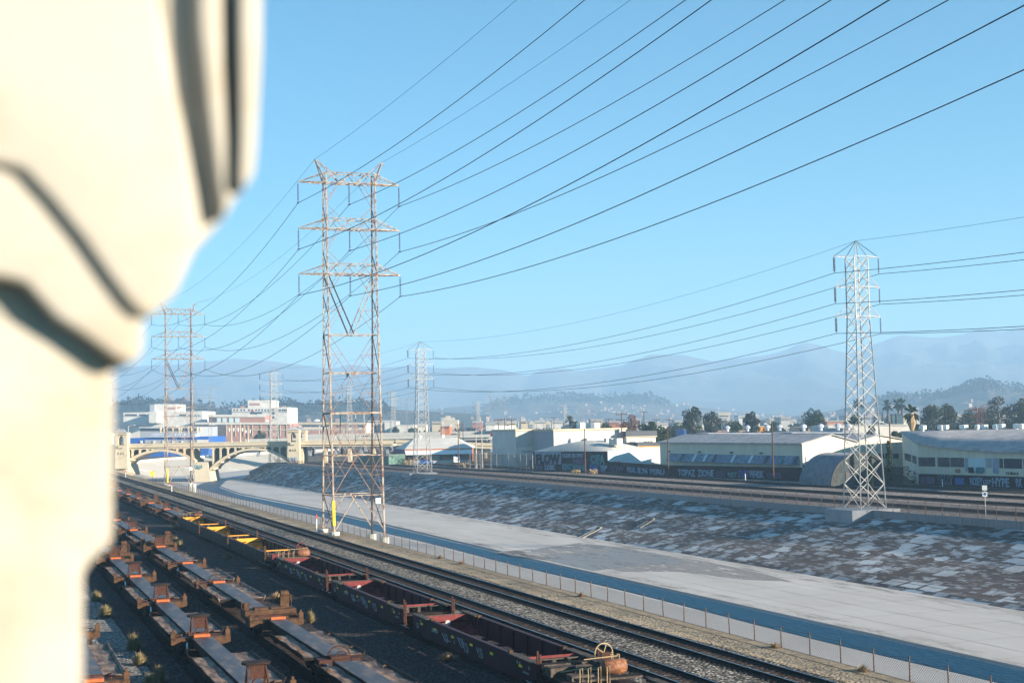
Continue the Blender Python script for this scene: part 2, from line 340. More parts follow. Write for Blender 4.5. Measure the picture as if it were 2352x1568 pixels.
# channel floor: lower ledge up to kerb line, upper floor beyond
ledge=[(71.35,-300),(71.35,120),(70.6,200)]
curve=[G(x,y,-5.5) for x,y in [(739,1170),(616,1146),(548,1132.6),(506,1117)]]
kerb=[Vector((67.45,-300,-5.5)),Vector((67.45,100,-5.5)),Vector((67.1,165,-5.5))]+curve+[G(x,y,-5.5) for x,y in [(520,1104.5),(560,1096.5),(616,1088)]]
low=sheet('channel_floor_ledge',[(30,-300,-5.5),(400,-300,-5.5),(400,900,-5.5),(-2500,900,-5.5),(-2500,YEND,-5.5),(30,YEND,-5.5)],mt['concrete_floor'])
up=[(p.x,p.y,-5.32) for p in kerb]
ext=[(150,640,-5.32),(260,640,-5.32),(260,-300,-5.32)]
m=MB(); 
floorpts=up+ext
import bmesh
bm=bmesh.new(); vs=[bm.verts.new(p) for p in floorpts]; f=bm.faces.new(vs); bmesh.ops.triangulate(bm,faces=[f])
for a,b in zip(up,up[1:]):
    q=[bm.verts.new(p) for p in (a,b,(b[0],b[1],-5.6),(a[0],a[1],-5.6))]; bm.faces.new(q)
me=bpy.data.meshes.new('channel_floor'); bm.normal_update(); bm.to_mesh(me); bm.free(); me.materials.append(mt['concrete_floor'])
o=bpy.data.objects.new('channel_floor',me); COL.objects.link(o); tag(o,kind='structure')
for p in me.polygons:
    pass
# water of the low-flow channel
wt=[Vector((66.85,-300,0)),Vector((66.85,100,0)),Vector((66.5,165,0))]+[G(x,y,-5.46) for x,y in [(739,1173),(616,1149),(548,1135.5),(503,1119),(517,1105.5),(558,1098),(616,1089.5)]]
wb=[Vector((62.6,-300,0)),Vector((62.6,100,0)),Vector((62.9,155,0))]+[G(x,y,-5.46) for x,y in [(739,1187),(616,1160),(548,1144.6),(480,1129),(447,1118),(462,1109.5),(493,1103),(530,1094.5),(600,1086)]]
def resample(P,n):
    P=[Vector((p.x,p.y,0)) for p in P]; L=[0]
    for a,b in zip(P,P[1:]): L.append(L[-1]+(b-a).length)
    out=[]
    for i in range(n):
        t=L[-1]*i/(n-1); k=max(j for j in range(len(L)) if L[j]<=t+1e-9); k=min(k,len(P)-2)
        s=(t-L[k])/max(L[k+1]-L[k],1e-6); out.append(P[k].lerp(P[k+1],s))
    return out
A_=resample(wt,90); B_=resample(wb,90)
m=MB(); m.grid([[(b.x+.25*math.sin(i*.9),b.y,-5.46),(a.x,a.y,-5.46)] for i,(a,b) in enumerate(zip(A_,B_))])
o=m.build('river_water',mt['water'],fix=False); tag(o,kind='structure')
if o.data.polygons[0].normal.z<0:o.data.flip_normals()
# wet seep across the upper floor
wetm,nt,b=newmat('wet_concrete'); v=coords(nt,(1,.25,1)); b.inputs['Base Color'].default_value=(.24,.215,.20,1); b.inputs['Roughness'].default_value=.55; b.inputs['Specular IOR Level'].default_value=.2
lnk(nt,ramp(nt,noise(nt,v,.8,6,.7),[(.40,0),(.52,.9)]),b.inputs['Alpha'])
wet2,nt,b=newmat('wet_concrete_core'); v=coords(nt,(1,.3,1)); lnk(nt,mixc(nt,noise(nt,v,.7,4),(.15,.13,.12),(.26,.225,.205)),b.inputs['Base Color']); b.inputs['Roughness'].default_value=.4; b.inputs['Specular IOR Level'].default_value=.2; lnk(nt,ramp(nt,noise(nt,coords(nt,(1,.3,1)),.5,7,.7),[(.36,0),(.47,.95)]),b.inputs['Alpha'])
sheet('wet_floor_patch',[tuple(G(x,y,-5.31)) for x,y in [(1130,1268),(1250,1257),(1330,1246),(1390,1252),(1480,1266),(1640,1292),(1760,1318),(1820,1335),(1700,1330),(1560,1312),(1430,1312),(1360,1300),(1230,1282)]],wetm)
sheet('wet_floor_core',[tuple(G(x,y,-5.305)) for x,y in [(1245,1281),(1290,1274),(1370,1267),(1410,1262),(1440,1263),(1520,1273),(1575,1290),(1500,1296),(1420,1302),(1365,1310),(1300,1296)]],wet2)
for k,(xs_,w_) in enumerate([(71.6,.05),(76.2,.05),(81.,.04),(85.2,.07)]):
    m=MB(); m.grid([[(xs_+.03*math.sin(y*.7),y,-5.314),(xs_+w_+.03*math.sin(y*.7+1),y,-5.314)] for y in range(-40,430,3)]); tag(m.build('floor_seam',mt['seam'],fix=False),kind='structure')
m=MB()
for i in range(60):
    y=-30+i*7.6; m.quad((67.6,y,-5.316),(86.4,y+.2*math.sin(i),-5.316),(86.4,y+.04+.2*math.sin(i),-5.316),(67.6,y+.04,-5.316))
tag(m.build('floor_cross_seams',mt['seam'],fix=False),kind='structure')
# far slope with painted-over patches
m=MB(); rows=[]
for i in range(101):
    y=-300+i*8.06
    xt=XW(y); xf=86.5
    rows.append([(xf,y,-5.33),(xf+.9,y,-5.05),(xt,y,-.62)])
m.grid(rows)
m.grid([[rows[-1][j] for j in range(3)],[(rows[-1][j][0],rows[-1][j][1]+.1,-5.6) for j in range(3)]])
o=m.build('far_channel_slope',mt['slope'],fix=False); tag(o,kind='structure')
m=MB()
for i in range(62):
    y=-20+i*8.6; a=Vector((86.6,y,-5.32)); b=Vector((XW(y+2)-.1,y+2.,-.60)); m.quad(a,b,b+Vector((0,.09,.005)),a+Vector((0,.09,.005)))
for f_ in (.045,.36,.68):
    for i in range(60):
        y=-20+i*8.7; P_=lambda y: Vector((87.4+(XW(y)-87.4)*f_,y,-5.05+4.43*f_+.012)); a=P_(y);b=P_(y+8.7); m.quad(a,b,b+Vector((.06,0,.02)),a+Vector((.06,0,.02)))
tag(m.build('slope_joints',mt['seam'],fix=False),kind='structure')
silt,nt,b=newmat('silt_stain'); v=coords(nt,(1,.2,1)); b.inputs['Base Color'].default_value=(.15,.125,.105,1); b.inputs['Roughness'].default_value=.9; b.inputs['Specular IOR Level'].default_value=.1
lnk(nt,ramp(nt,noise(nt,v,.9,8,.75),[(.48,0),(.7,.5)]),b.inputs['Alpha'])
strip('silt_band',82.6,86.45,-40,480,-5.312,silt,4); strip('silt_band',67.55,69.6,-40,420,-5.310,silt,4);
# the two open drains on the slope
for k,(p0,p1) in enumerate([((1330,1238),(1377,1214)),((1466,1213),(1498,1194))]):
    a=G(*p0,-5.2) if k==0 else GY(*p0,G(*p0,-3.6).y); b_=GY(*p1,a.y+1)
    def onslope(px,py):
        d=ray(px,py); C0=Vector((0,0,H)); n=Vector((-(-.62+5.33),0,XW(190)-86.5)); p0_=Vector((86.5,190,-5.33)); t=(p0_-C0).dot(n)/d.dot(n); return C0+d*t
    a=onslope(*p0); b_=onslope(*p1); m=MB(); d=(b_-a).normalized(); sd=Vector((0,1,0))
    for s in (-.55,.55):
        q0=a+sd*s; q1=b_+sd*s; m.bar(q0+Vector((0,0,.0)),q1+Vector((0,0,.0)),.2,.4)
    m.bar(a-Vector((0,0,.1)),b_-Vector((0,0,.1)),1.0,.2)
    m.box(b_.x-.2,b_.y-.65,b_.z-.4,b_.x+.2,b_.y+.65,b_.z+.35)
    tag(m.build('storm_drain',mt['drain']),['open concrete drain chute low on the painted slope, nearer the channel floor','open concrete drain chute higher up the painted slope, clear of the floor'][k],'drain','drain chutes in the slope')
# river wall on top of the slope
m=MB(); ys=[-300+i*8.05 for i in range(101)]
ws=[[(XW(y),y,-.75),(XW(y),y,.30),(XW(y)+.35,y,.30),(XW(y)+.35,y,-.2)] for y in ys]
m.grid(ws); e=ws[-1]; m.quad(*e)
tag(m.build('river_wall',mt['wall_river']),'long low concrete wall with rust streaks along the top of the painted slope','wall')
m=MB(); m.prism([(XW(505)-7,505.2,-5.4),(XW(505)-7,505.2,-2.6),(XW(505)-.2,505.2,.32),(XW(505)+6,505.2,.32),(XW(505)+6,505.2,-5.4)],(0,1,0)); 
tag(m.build('wing_wall',mt['concrete_grey']),'grey end wall closing the painted slope beside the bridge','wall')
# ground of the far bank reaching to the horizon
crest=[(G(x,y,.0)) for x,y in [(120,1084),(230,1072),(314,1061.5),(374,1055.6),(450,1051),(517,1047),(610,1041),(700,1036.5),(780,1033)]]
foot=[(G(x,y,-5.55)) for x,y in [(60,1128),(200,1112),(300,1103),(392,1094),(450,1090),(517,1084),(617,1073.7),(700,1067),(790,1060)]]
def farpt(ang,r): return Vector((math.sin(ang)*r,math.cos(ang)*r,0))
R_=15000
gp=[(XW(y)+.3,y) for y in (-300,0,127,162,330,505)]+[(104,512),(135,640)]+[(p.x,p.y) for p in crest[::-1]]+[(-700,480),(-9000,480)]
gp+= [(farpt(rad(a),R_).x,farpt(rad(a),R_).y) for a in (-60,-40,-20,0,20,40,60,80,100)]+[(9000,-300)]
bm=bmesh.new(); f=bm.faces.new([bm.verts.new((x,y,-.06)) for x,y in gp]); bmesh.ops.triangulate(bm,faces=[f],ngon_method='EAR_CLIP'); bm.normal_update()
for f in bm.faces:
    if f.normal.z<0:f.normal_flip()
me=bpy.data.meshes.new('ground'); bm.to_mesh(me); bm.free(); me.materials.append(mt['dirt']); o=bpy.data.objects.new('ground',me); COL.objects.link(o); tag(o,kind='structure')
m=MB(); m.grid([[tuple(a),tuple(b)] for a,b in zip(crest,foot)]); tag(m.build('upstream_slope',mt['slope_far'],fix=False),kind='structure')
m=MB()
for a,b in zip(crest,crest[1:]): m.bar(a+Vector((0,0,.25)),b+Vector((0,0,.25)),.6,1.1)
tag(m.build('upstream_wall',mt['white_wall']),'white parapet wall along the crest of the sunlit slope beyond the bridge','wall')
for j,(x0,y0,x1,y1) in enumerate([(560,1056,572,1062),(595,1065,612,1071),(548,1073,560,1077),(395,1072,408,1079),(372,1068,392,1072),(408,1080,430,1084),(330,1066,345,1071),(420,1060,436,1066)]):
    pass
# far-bank railway bed: pale gravel with three dark track strips
def xo(y,off): return XW(y)+off
def fstrip(name,o0,o1,y0,y1,z,mat):
    m=MB(); n=40; m.grid([[(xo(y0+(y1-y0)*i/n,o0),y0+(y1-y0)*i/n,z),(xo(y0+(y1-y0)*i/n,o1),y0+(y1-y0)*i/n,z)] for i in range(n+1)])
    o=m.build(name,mat,fix=False)
    if o.data.polygons[0].normal.z<0:o.data.flip_normals()
    return tag(o,kind='structure')
fstrip('ballast',.4,48,-100,520,-.03,mt['gravel_far'])
OFF=[11.2,24.0,36.0]
for q in OFF: fstrip('ballast_shade_strip',q-2.9,q+2.9,-100,520,-.015,mt['oily_shade'])
fstrip('ballast_shade_strip',43,50,-60,300,-.012,mt['oily_shade'])  # dark strip stands for shade, weeds and dark ballast before the tagged walls
# ================================================================ TRACKS
def track(label,xf,y0,y1,z,ties=True,railh=.17,tie_sp=.52,grp='railway tracks beside the river',stain_shade=True):
    root=empty('railway_track',(xf(y0),y0,z),label,'railway track',grp); L=root.location
    m=MB(); y=y0
    while y<y1:
        x=xf(y)+rnd.uniform(-.04,.04); w=.11+rnd.uniform(-.01,.01); m.box(x-1.3,y-w,z-.06,x+1.3,y+w,z+.035+rnd.uniform(-.015,.01)); y+=tie_sp
    if ties: 
        o=m.build('ties',mt['tie'] if stain_shade else mt['oily_shade'],root,fix=False,off=tuple(L)); o['kind']='stuff'
    for s in (-.7525,.7525):
        if stain_shade:
            q=MB(); q.grid([[(xf(y)+s-.34-.03*math.sin(y*1.7),y,z+.038),(xf(y)+s+.10,y,z+.038)] for y in [y0+(y1-y0)*i/200 for i in range(201)]]); q.build('stain_shade_strip',mt['stain_shade'],root,fix=False,off=tuple(L))  # dark strip paints in the rail's shadow band along with brake dust
        r=MB(); n=max(1,int((y1-y0)/30)); 
        for i in range(n):
            ya=y0+(y1-y0)*i/n; yb=y0+(y1-y0)*(i+1)/n; a=xf(ya)+s; b=xf(yb)+s
            for (w,z0,z1,mi) in ((.07,.03,.05,0),(.012,.05,.13,0),(.036,.13,railh,0),(.03,railh,railh+.004,1)):
                r.add([(a-w,ya,z+z0),(a+w,ya,z+z0),(b+w,yb,z+z0),(b-w,yb,z+z0),(a-w,ya,z+z1),(a+w,ya,z+z1),(b+w,yb,z+z1),(b-w,yb,z+z1)],[(4,5,6,7),(0,4,7,3),(1,2,6,5),(0,1,5,4),(2,3,7,6)],mi)
        r.build('rail',[mt['rail'],mt['railtop']],root,off=tuple(L))
    return root
TX={'A':35.2,'B':30.5,'C':24.5,'D':16.0,'E':11.0,'F':4.7}
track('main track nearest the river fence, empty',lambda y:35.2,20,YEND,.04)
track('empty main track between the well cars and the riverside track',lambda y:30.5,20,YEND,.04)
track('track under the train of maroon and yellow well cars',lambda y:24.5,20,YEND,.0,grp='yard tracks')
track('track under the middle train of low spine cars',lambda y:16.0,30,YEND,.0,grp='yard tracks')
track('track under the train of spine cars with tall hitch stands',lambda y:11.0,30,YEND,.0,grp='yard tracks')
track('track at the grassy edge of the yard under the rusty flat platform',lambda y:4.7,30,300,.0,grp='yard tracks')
for k,(q,lb) in enumerate(zip(OFF,['far bank track closest to the river wall','middle of the three far bank tracks','far bank track closest to the tagged warehouses'])):
    track(lb,lambda y,q=q:xo(y,q),-40,515,0,railh=.19,grp='tracks on the far bank',tie_sp=.6,stain_shade=False)
# ================================================================ NEAR FENCE
fc=empty('chain_link_fence',(39.5,100,0),'rusty chain-link fence between the sandy path and the concrete channel','fence')
ys=[]; y=30
while y<462: ys.append(y); y+=2.76
pm=None
def post_mb(h=1.2): 
    return MB().tube([(0,0,-.3),(0,0,h)],.034,6)
for i,y in enumerate(ys[:100]):
    if pm is None: p=post_mb().build('fence_post',mt['post'],fc); pm=p
    else: p=pm.copy(); COL.objects.link(p); p.parent=fc
    p.location=(0,y-100,0); p.rotation_euler=(rnd.uniform(-.03,.03),rnd.uniform(-.02,.02),0)
m=MB()
for y in ys[100:]: m.tube([(0,y-100,-.3),(0,y-100,1.2)],.034,5)
o=m.build('distant_posts',mt['post'],fc); o['kind']='stuff'
m=MB(); 
for a,b in zip(ys,ys[1:]):
    if a<462: m.quad((0.04,a-100,.03),(0.04,b-100,.03),(0.04,b-100,.93+.03*math.sin(a)),(0.04,a-100,.93+.03*math.sin(a-2.76)))
m.build('chain_link_mesh',mt['chain'],fc,fix=False)
m=MB()
for i,(a,b) in enumerate(zip(ys,ys[1:])):
    sag=.05+.12*rnd.random(); m.tube([(0,a-100,1.13),(0,(a+b)/2-100,1.13-sag),(0,b-100,1.13)],.008,3,False)
m.build('top_wire',mt['post'],fc,fix=False)
m=MB(); m.box(-.05,-70,-.05,.05,362,.06); m.build('bottom_debris',mt['post'],fc)
# far fence on the river wall
ff=empty('railing_fence',(104,150,0),'rusty post and wire fence standing on the river wall of the far bank','fence'); cnt=0; rest=MB(); y=105; first=None; gm=MB(); prev=None
while y<500:
    x=XW(y)+.15
    if cnt<100:
        if first is None: first=MB().box(-.03,-.03,0,.03,.03,1.55).build('fence_post',mt['post'],ff); p=first
        else: p=first.copy(); COL.objects.link(p); p.parent=ff
        p.location=(x-104,y-150,.28); p.rotation_euler=(rnd.uniform(-.02,.02),rnd.uniform(-.02,.02),0)
        if cnt%7==3: pass
    else: rest.box(x-104-.03,y-150-.03,.28,x-104+.03,y-150+.03,1.8)
    if prev: gm.quad((prev[0]-104,prev[1]-150,.3),(x-104,y-150,.3),(x-104,y-150,1.7),(prev[0]-104,prev[1]-150,1.7))
    prev=(x,y); cnt+=1; y+=3.0
o=rest.build('distant_posts',mt['post'],ff); o['kind']='stuff'
gm.build('wire_mesh',mt['chain_far'],ff,fix=False)
# T-block plinths, marker posts and small signs -----------------------------------
def marker(px,py,h,lab,cols=('white','red')):
    g=G(px,py,.03); r=empty('marker_post',g,lab,'marker post','red-topped marker posts')
    MB().tube([(0,0,0),(0,0,h*.68)],.07,8).build('post',mt['white'],r); MB().tube([(0,0,h*.68),(0,0,h)],.072,8).build('cap',mt['red'],r)
marker(727,1218,2.0,'white marker post with red top beside the concrete footing of the rusty lattice tower')
marker(394.5,1130,1.9,'white marker post with red top between the two nearer rusty lattice towers by the track')
marker(288.5,1095.5,1.9,'white marker post with red top farthest along the track, near the bridge end')
g=G(350.3,1114.5,.03); r=empty('trackside_sign',g,'small yellow shield sign on a post beside the main track','sign')
MB().tube([(0,0,0),(0,0,2.3)],.04,6).build('post',mt['post'],r)
m=MB(); m.prism([(-.42,0,2.2),(0,0,1.9),(.42,0,2.2),(.42,0,3.3),(.2,0,3.2),(0,0,3.3),(-.2,0,3.2),(-.42,0,3.3)],(0,.04,0)); m.build('plate',mt['yellow_sign'],r)
g=Vector((XW(138)+1.2,138,0)); g=G(2264,1186,.1); r=empty('rail_sign',g,'two small white plates on a pale pole beside the far river wall','sign')
MB().tube([(0,0,0),(0,0,3.6)],.05,6).build('post',mt['post_pale'],r)
ry=Matrix.Rotation(-PSI*1.4,4,'Z')
for nm,z0,z1,ma in (('upper_plate',3.1,3.75,'white'),('lower_plate',2.35,3.0,'white')):
    o=MB().box(-.28,-.05,z0,.28,-.02,z1-.08).build(nm,mt[ma],r); o.rotation_euler=(0,0,-.6)
o=MB().tube([(0,-.052,2.67),(0,-.058,2.67)],.17,10).build('round_symbol',mt['graf_blue'],r); o.rotation_euler=(0,0,-.6)
for k,(px,py) in enumerate([(2165,1123),(1712,1108),(1602,1094)]):
    g=G(px if k==0 else px,py-6,0); r=tag(MB().tube([(0,0,0),(0,0,1.3)],.09,6).build('white_stake',mt['white']),['short white stake in front of the round-roofed hut','short white stake between the first two far wooden poles','short white stake at the foot of the tagged low wall'][k],'stake','white stakes by the far tracks'); r.location=g
# ================================================================ LATTICE TOWERS
class TB(MB):
    def bar(s,p,q,w=.1,h=None,m=0): return MB.bar(s,p,q,w*.58,h,m)
def portal(name_label,X,Y,zb,pads,mats=('lat_rust','lat_thin'),sc=1.0,yellow=True,detail=True,rz=0,hz=1.0):
    """H-shaped lattice tower with three crossarms."""
    t=empty('lattice_tower',(X,Y,0),name_label,'transmission tower','rusty two-column lattice towers'); t.rotation_euler=(0,0,rz)
    A,Bm=mt[mats[0]],mt[mats[1]]
    hx=2.9*sc; 
    ztop=41.4*hz; zb1=zb; zr=pads[2]-.05
    def hy(z): 
        f=min(max((z-22)/(ztop-22),0),1)
        return (2.8*(1-max(0,min(1,z/22)))+1.35*max(0,min(1,z/22)))*sc if z<22 else (1.35*(1-f)+.75*f)*sc
    def leg(sx,sy):
        m=MB(); zs=[zb1 if sx<0 else zr,4.4*hz,8.9*hz,13.7*hz,18.3*hz,22.7*hz,ztop]; 
        for a,b in zip(zs,zs[1:]): m.bar((sx*hx,sy*hy(a),a),(sx*hx,sy*hy(b),b),.18*sc if a<20 else .13*sc)
        if detail and sy<0:
            z=3
            while z<ztop: m.bar((sx*hx,sy*hy(z),z),(sx*hx+sx*.22,sy*hy(z)-.05,z),.03); z+=.8
        return m
    for sx in (-1,1):
        for sy in (-1,1):
            o=leg(sx,sy).build('leg',mt['lat_shade'] if (sx,sy)==(1,1) and detail else A,t)  # back leg coloured dark to stand for its shade
            if yellow and sx<0 and sy<0:
                y=MB().bar((sx*hx-.02,sy*hy(1.5)-.05,zb1+.7),(sx*hx-.02,sy*hy(4)-.03,3.9),.30); y.build('yellow_sleeve',mt['yellow_sign'],o)
    for (sx,sy),zt in zip(((-1,-1),(-1,1),(1,-1),(1,1)),pads):
        m=MB(); n=14; x,y=sx*hx,sy*2.8*sc; rf=(.62 if sx<0 else .52)*sc
        ring=[(x+rf*math.cos(6.283*k/n),y+rf*math.sin(6.283*k/n),-3.0 if sx>0 else -.2) for k in range(n)]
        m.prism(ring,(0,0,zt-ring[0][2])); m.build('footing',mt['concrete_light'],t)
    # belts (heavy), column lacing, x-bracing
    br=MB(); th=TB(); vb=MB(); w=.10*sc
    L=[4.4,8.9,13.7,18.3,22.7]
    L=[q*hz for q in L]
    def P(sx,sy,z): return (sx*hx,sy*hy(z),z)
    for z in (4.4*hz,8.9*hz,13.7*hz,18.3*hz,22.7*hz):
        W=.22*sc if abs(z-13.7*hz)<.1 else .1*sc
        for sy in (-1,1): br.bar(P(-1,sy,z),P(1,sy,z),W)
        for sx in (-1,1): br.bar(P(sx,-1,z),P(sx,1,z),W)
    # side faces: single zigzags between belts
    zz=[max(zb1,.3),4.4*hz,8.9*hz,13.7*hz,18.3*hz,22.7*hz,24.7*hz,27.2*hz,29.7*hz,32.3*hz,34.9*hz,37.6*hz,40.3*hz]
    for sx in (-1,1):
        for i,(a,b) in enumerate(zip(zz,zz[1:])):
            s=1 if i%2 else -1
            (vb if i%2==0 else th).bar(P(sx,s,a),P(sx,-s,b),w*.85); th.bar(P(sx,-s,a),P(sx,s,b),w*.7)
            mz=(a+b)/2; th.bar(P(sx,-1,mz),P(sx,1,mz),.07)
    # front/back faces
    for sy in (-1,1):
        for a,b in ((4.4,13.7),(13.7,22.7)):
            a*=hz;b*=hz; c=(a+b)/2
            if a<5: 
                th.bar(P(-1,sy,a),(0,sy*hy(8.9),8.9*hz),.10*sc); th.bar(P(1,sy,a),(0,sy*hy(8.9),8.9*hz),.10*sc); th.bar(P(-1,sy,b),(0,sy*hy(8.9),8.9*hz),.10*sc); th.bar(P(1,sy,b),(0,sy*hy(8.9),8.9*hz),.10*sc)
                for s in (-1,1):
                    th.bar((s*hx/2,sy*hy(6.6),6.65*hz),P(s,sy,6.65*hz),.07); th.bar((s*hx/2,sy*hy(11.3),11.3*hz),P(s,sy,11.3*hz),.07)
                    th.bar((s*hx/2,sy*hy(6.6),6.65*hz),P(s,sy,8.9*hz),.07);th.bar((s*hx/2,sy*hy(11.3),11.3*hz),P(s,sy,8.9*hz),.07)
                    br.bar((s*hx/3.2,sy*hy(13.7),13.7*hz),(s*hx/3.2,sy*hy(8.9),8.9*hz+1.1),.09)
            else:
                th.bar(P(-1,sy,a),P(1,sy,b),.09*sc); th.bar(P(1,sy,a),P(-1,sy,b),.09*sc)
                for s in (-1,1):
                    for q,k in ((.25,1),(.75,1)):
                        z=a+(b-a)*q; xx=s*hx*(1-2*q) if False else s*hx*abs(1-2*q); th.bar((s*hx*.5,sy*hy(z),z),P(s,sy,z),.07)
                        th.bar((s*hx*.5,sy*hy(z),z),P(s,sy,a+(b-a)*(.5)),.07)
                th.bar((-.15,sy*hy(c),c-.25),(.15,sy*hy(c),c+.25),.35)
        # foot panel: W bracing
        z0=max(zb1,.3)
        br.bar(P(-1,sy,z0),(-hx*.1,sy*hy(4.4),4.4*hz),.11*sc); br.bar(P(1,sy,z0),(hx*.1,sy*hy(4.4),4.4*hz),.11*sc)
        th.bar(P(-1,sy,4.4*hz),(-hx*.55,sy*hy(2.4),2.4*hz),.07); th.bar(P(1,sy,4.4*hz),(hx*.55,sy*hy(2.4),2.4*hz),.07)
        # V below the lowest arm
        vb.bar(P(-1,sy,29.7*hz),(0,sy*hy(22.7),22.75*hz),.13*sc); br.bar(P(1,sy,29.7*hz),(0,sy*hy(22.7),22.75*hz),.10*sc)
        for s in (-1,1):
            th.bar((s*hx*.42,sy*hy(25.6),25.6*hz),P(s,sy,25.6*hz),.07); th.bar((s*hx*.42,sy*hy(25.6),25.6*hz),P(s,sy,23.2*hz),.07)
        for za in (29.7*hz,34.95*hz,40.3*hz):
            for s in (-1,1):
                th.bar((s*hx*.45,sy*hy(za),za),P(s,sy,za-2.6*hz),.09*sc); th.bar(P(s,sy,za-2.6*hz),(s*hx*.5,sy*hy(za),za-3.9*hz),.08*sc) if za>30 else None
                th.bar((s*hx*.72,sy*hy(za),za-1.3*hz),P(s,sy,za-1.2*hz),.06)
    vb.build('v_brace',mt['lat_shade'],t); br.build('main_bracing',A,t); th.build('light_bracing',Bm,t)  # shade is put into the dark colour of the V braces
    pts=[]
    for k,za in enumerate((40.3,34.95,29.7)):
        za*=hz; m=MB(); tw=6.0*sc; zt=za+1.15*hz; y_=hy(za)
        for sy in (-1,1):
            for a,b in ((-tw,-hx),(-hx,hx),(hx,tw)):
                ya=0 if abs(a)==tw else sy*y_; yb=0 if abs(b)==tw else sy*y_
                m.bar((a,ya,za),(b,yb,za),.11*sc)
            m.bar((-hx,sy*y_,zt),(hx,sy*y_,zt),.09*sc)
            for s in (-1,1): m.bar((s*tw,0,za),(s*hx,sy*y_,zt),.08*sc); m.bar((s*(tw+hx)/2,sy*y_/2,za),(s*hx,sy*y_,zt),.05)
            n=6
            for i in range(n):
                x0=-hx+2*hx*i/n; x1=-hx+2*hx*(i+1)/n; m.bar((x0,sy*y_,za if i%2==0 else zt),(x1,sy*y_,zt if i%2==0 else za),.07*sc)
        for i in range(5):
            x=-hx+2*hx*i/4; m.bar((x,-y_,za),(x,y_,za),.06); m.bar((x,-y_,zt),(x,y_,zt),.05)
        m.bar((-tw,0,za),(tw,0,za),.05)
        if k==0:
            for s,hh in ((-1,43.0*hz),(1,43.0*hz)):
                tip=(s*4.0*sc,0,hh)
                for sy in (-1,1): m.bar((s*hx,sy*y_,za),tip,.11*sc); m.bar((s*hx*.25,sy*y_,za+.05) ,tip,.08*sc)
                m.bar(tip,(s*4.15*sc,0,hh-.5),.06)
                pts.append(('g',s,(s*4.0*sc,0,hh)))
        m.build('crossarm',A,t)
        for j,x in enumerate((-tw,0,tw)):
            i_=MB(); z=za-.15; 
            i_.bar((x,0,za),(x,0,za-.25),.05)
            n=14; 
            for q in range(n): 
                zc=za-.3-q*(1.95*hz/n); i_.tube([(x,0,zc),(x,0,zc-.06)],.10*sc,6)
            i_.bar((x,0,za),(x,0,za-2.4*hz),.045); i_.box(x-.1,-.25,za-2.5*hz,x+.1,.25,za-2.36*hz)
            i_.build('insulator',mt['insul_blue'],t); pts.append((k,j,(x,0,za-2.45*hz)))
    if detail:
        MB().box(hx*.78-.35,-hy(4)-.3,3.4,hx*.78+.25,-hy(4)-.26,4.0).build('notice_plate',mt['white'],t)
    M_=Matrix.Translation(t.location)@t.rotation_euler.to_matrix().to_4x4()
    return {(a,b):M_@Vector(p) for a,b,p in pts}
T1=portal('tall rusty lattice tower on round footings between the main track and the channel',40.2,160.0,.4,(.45,.45,-.4,-.4))
T0=portal('rusty lattice tower second along the track, in front of the arched bridge',41.9,325,0.1,(.3,.3,.3,.3),hz=.95,sc=.98)
T00=portal('rusty lattice tower third along the track, half hidden by the stone pier',34.5,470,0.0,(.3,.3,.3,.3),hz=.80,sc=.9,yellow=False,detail=False)
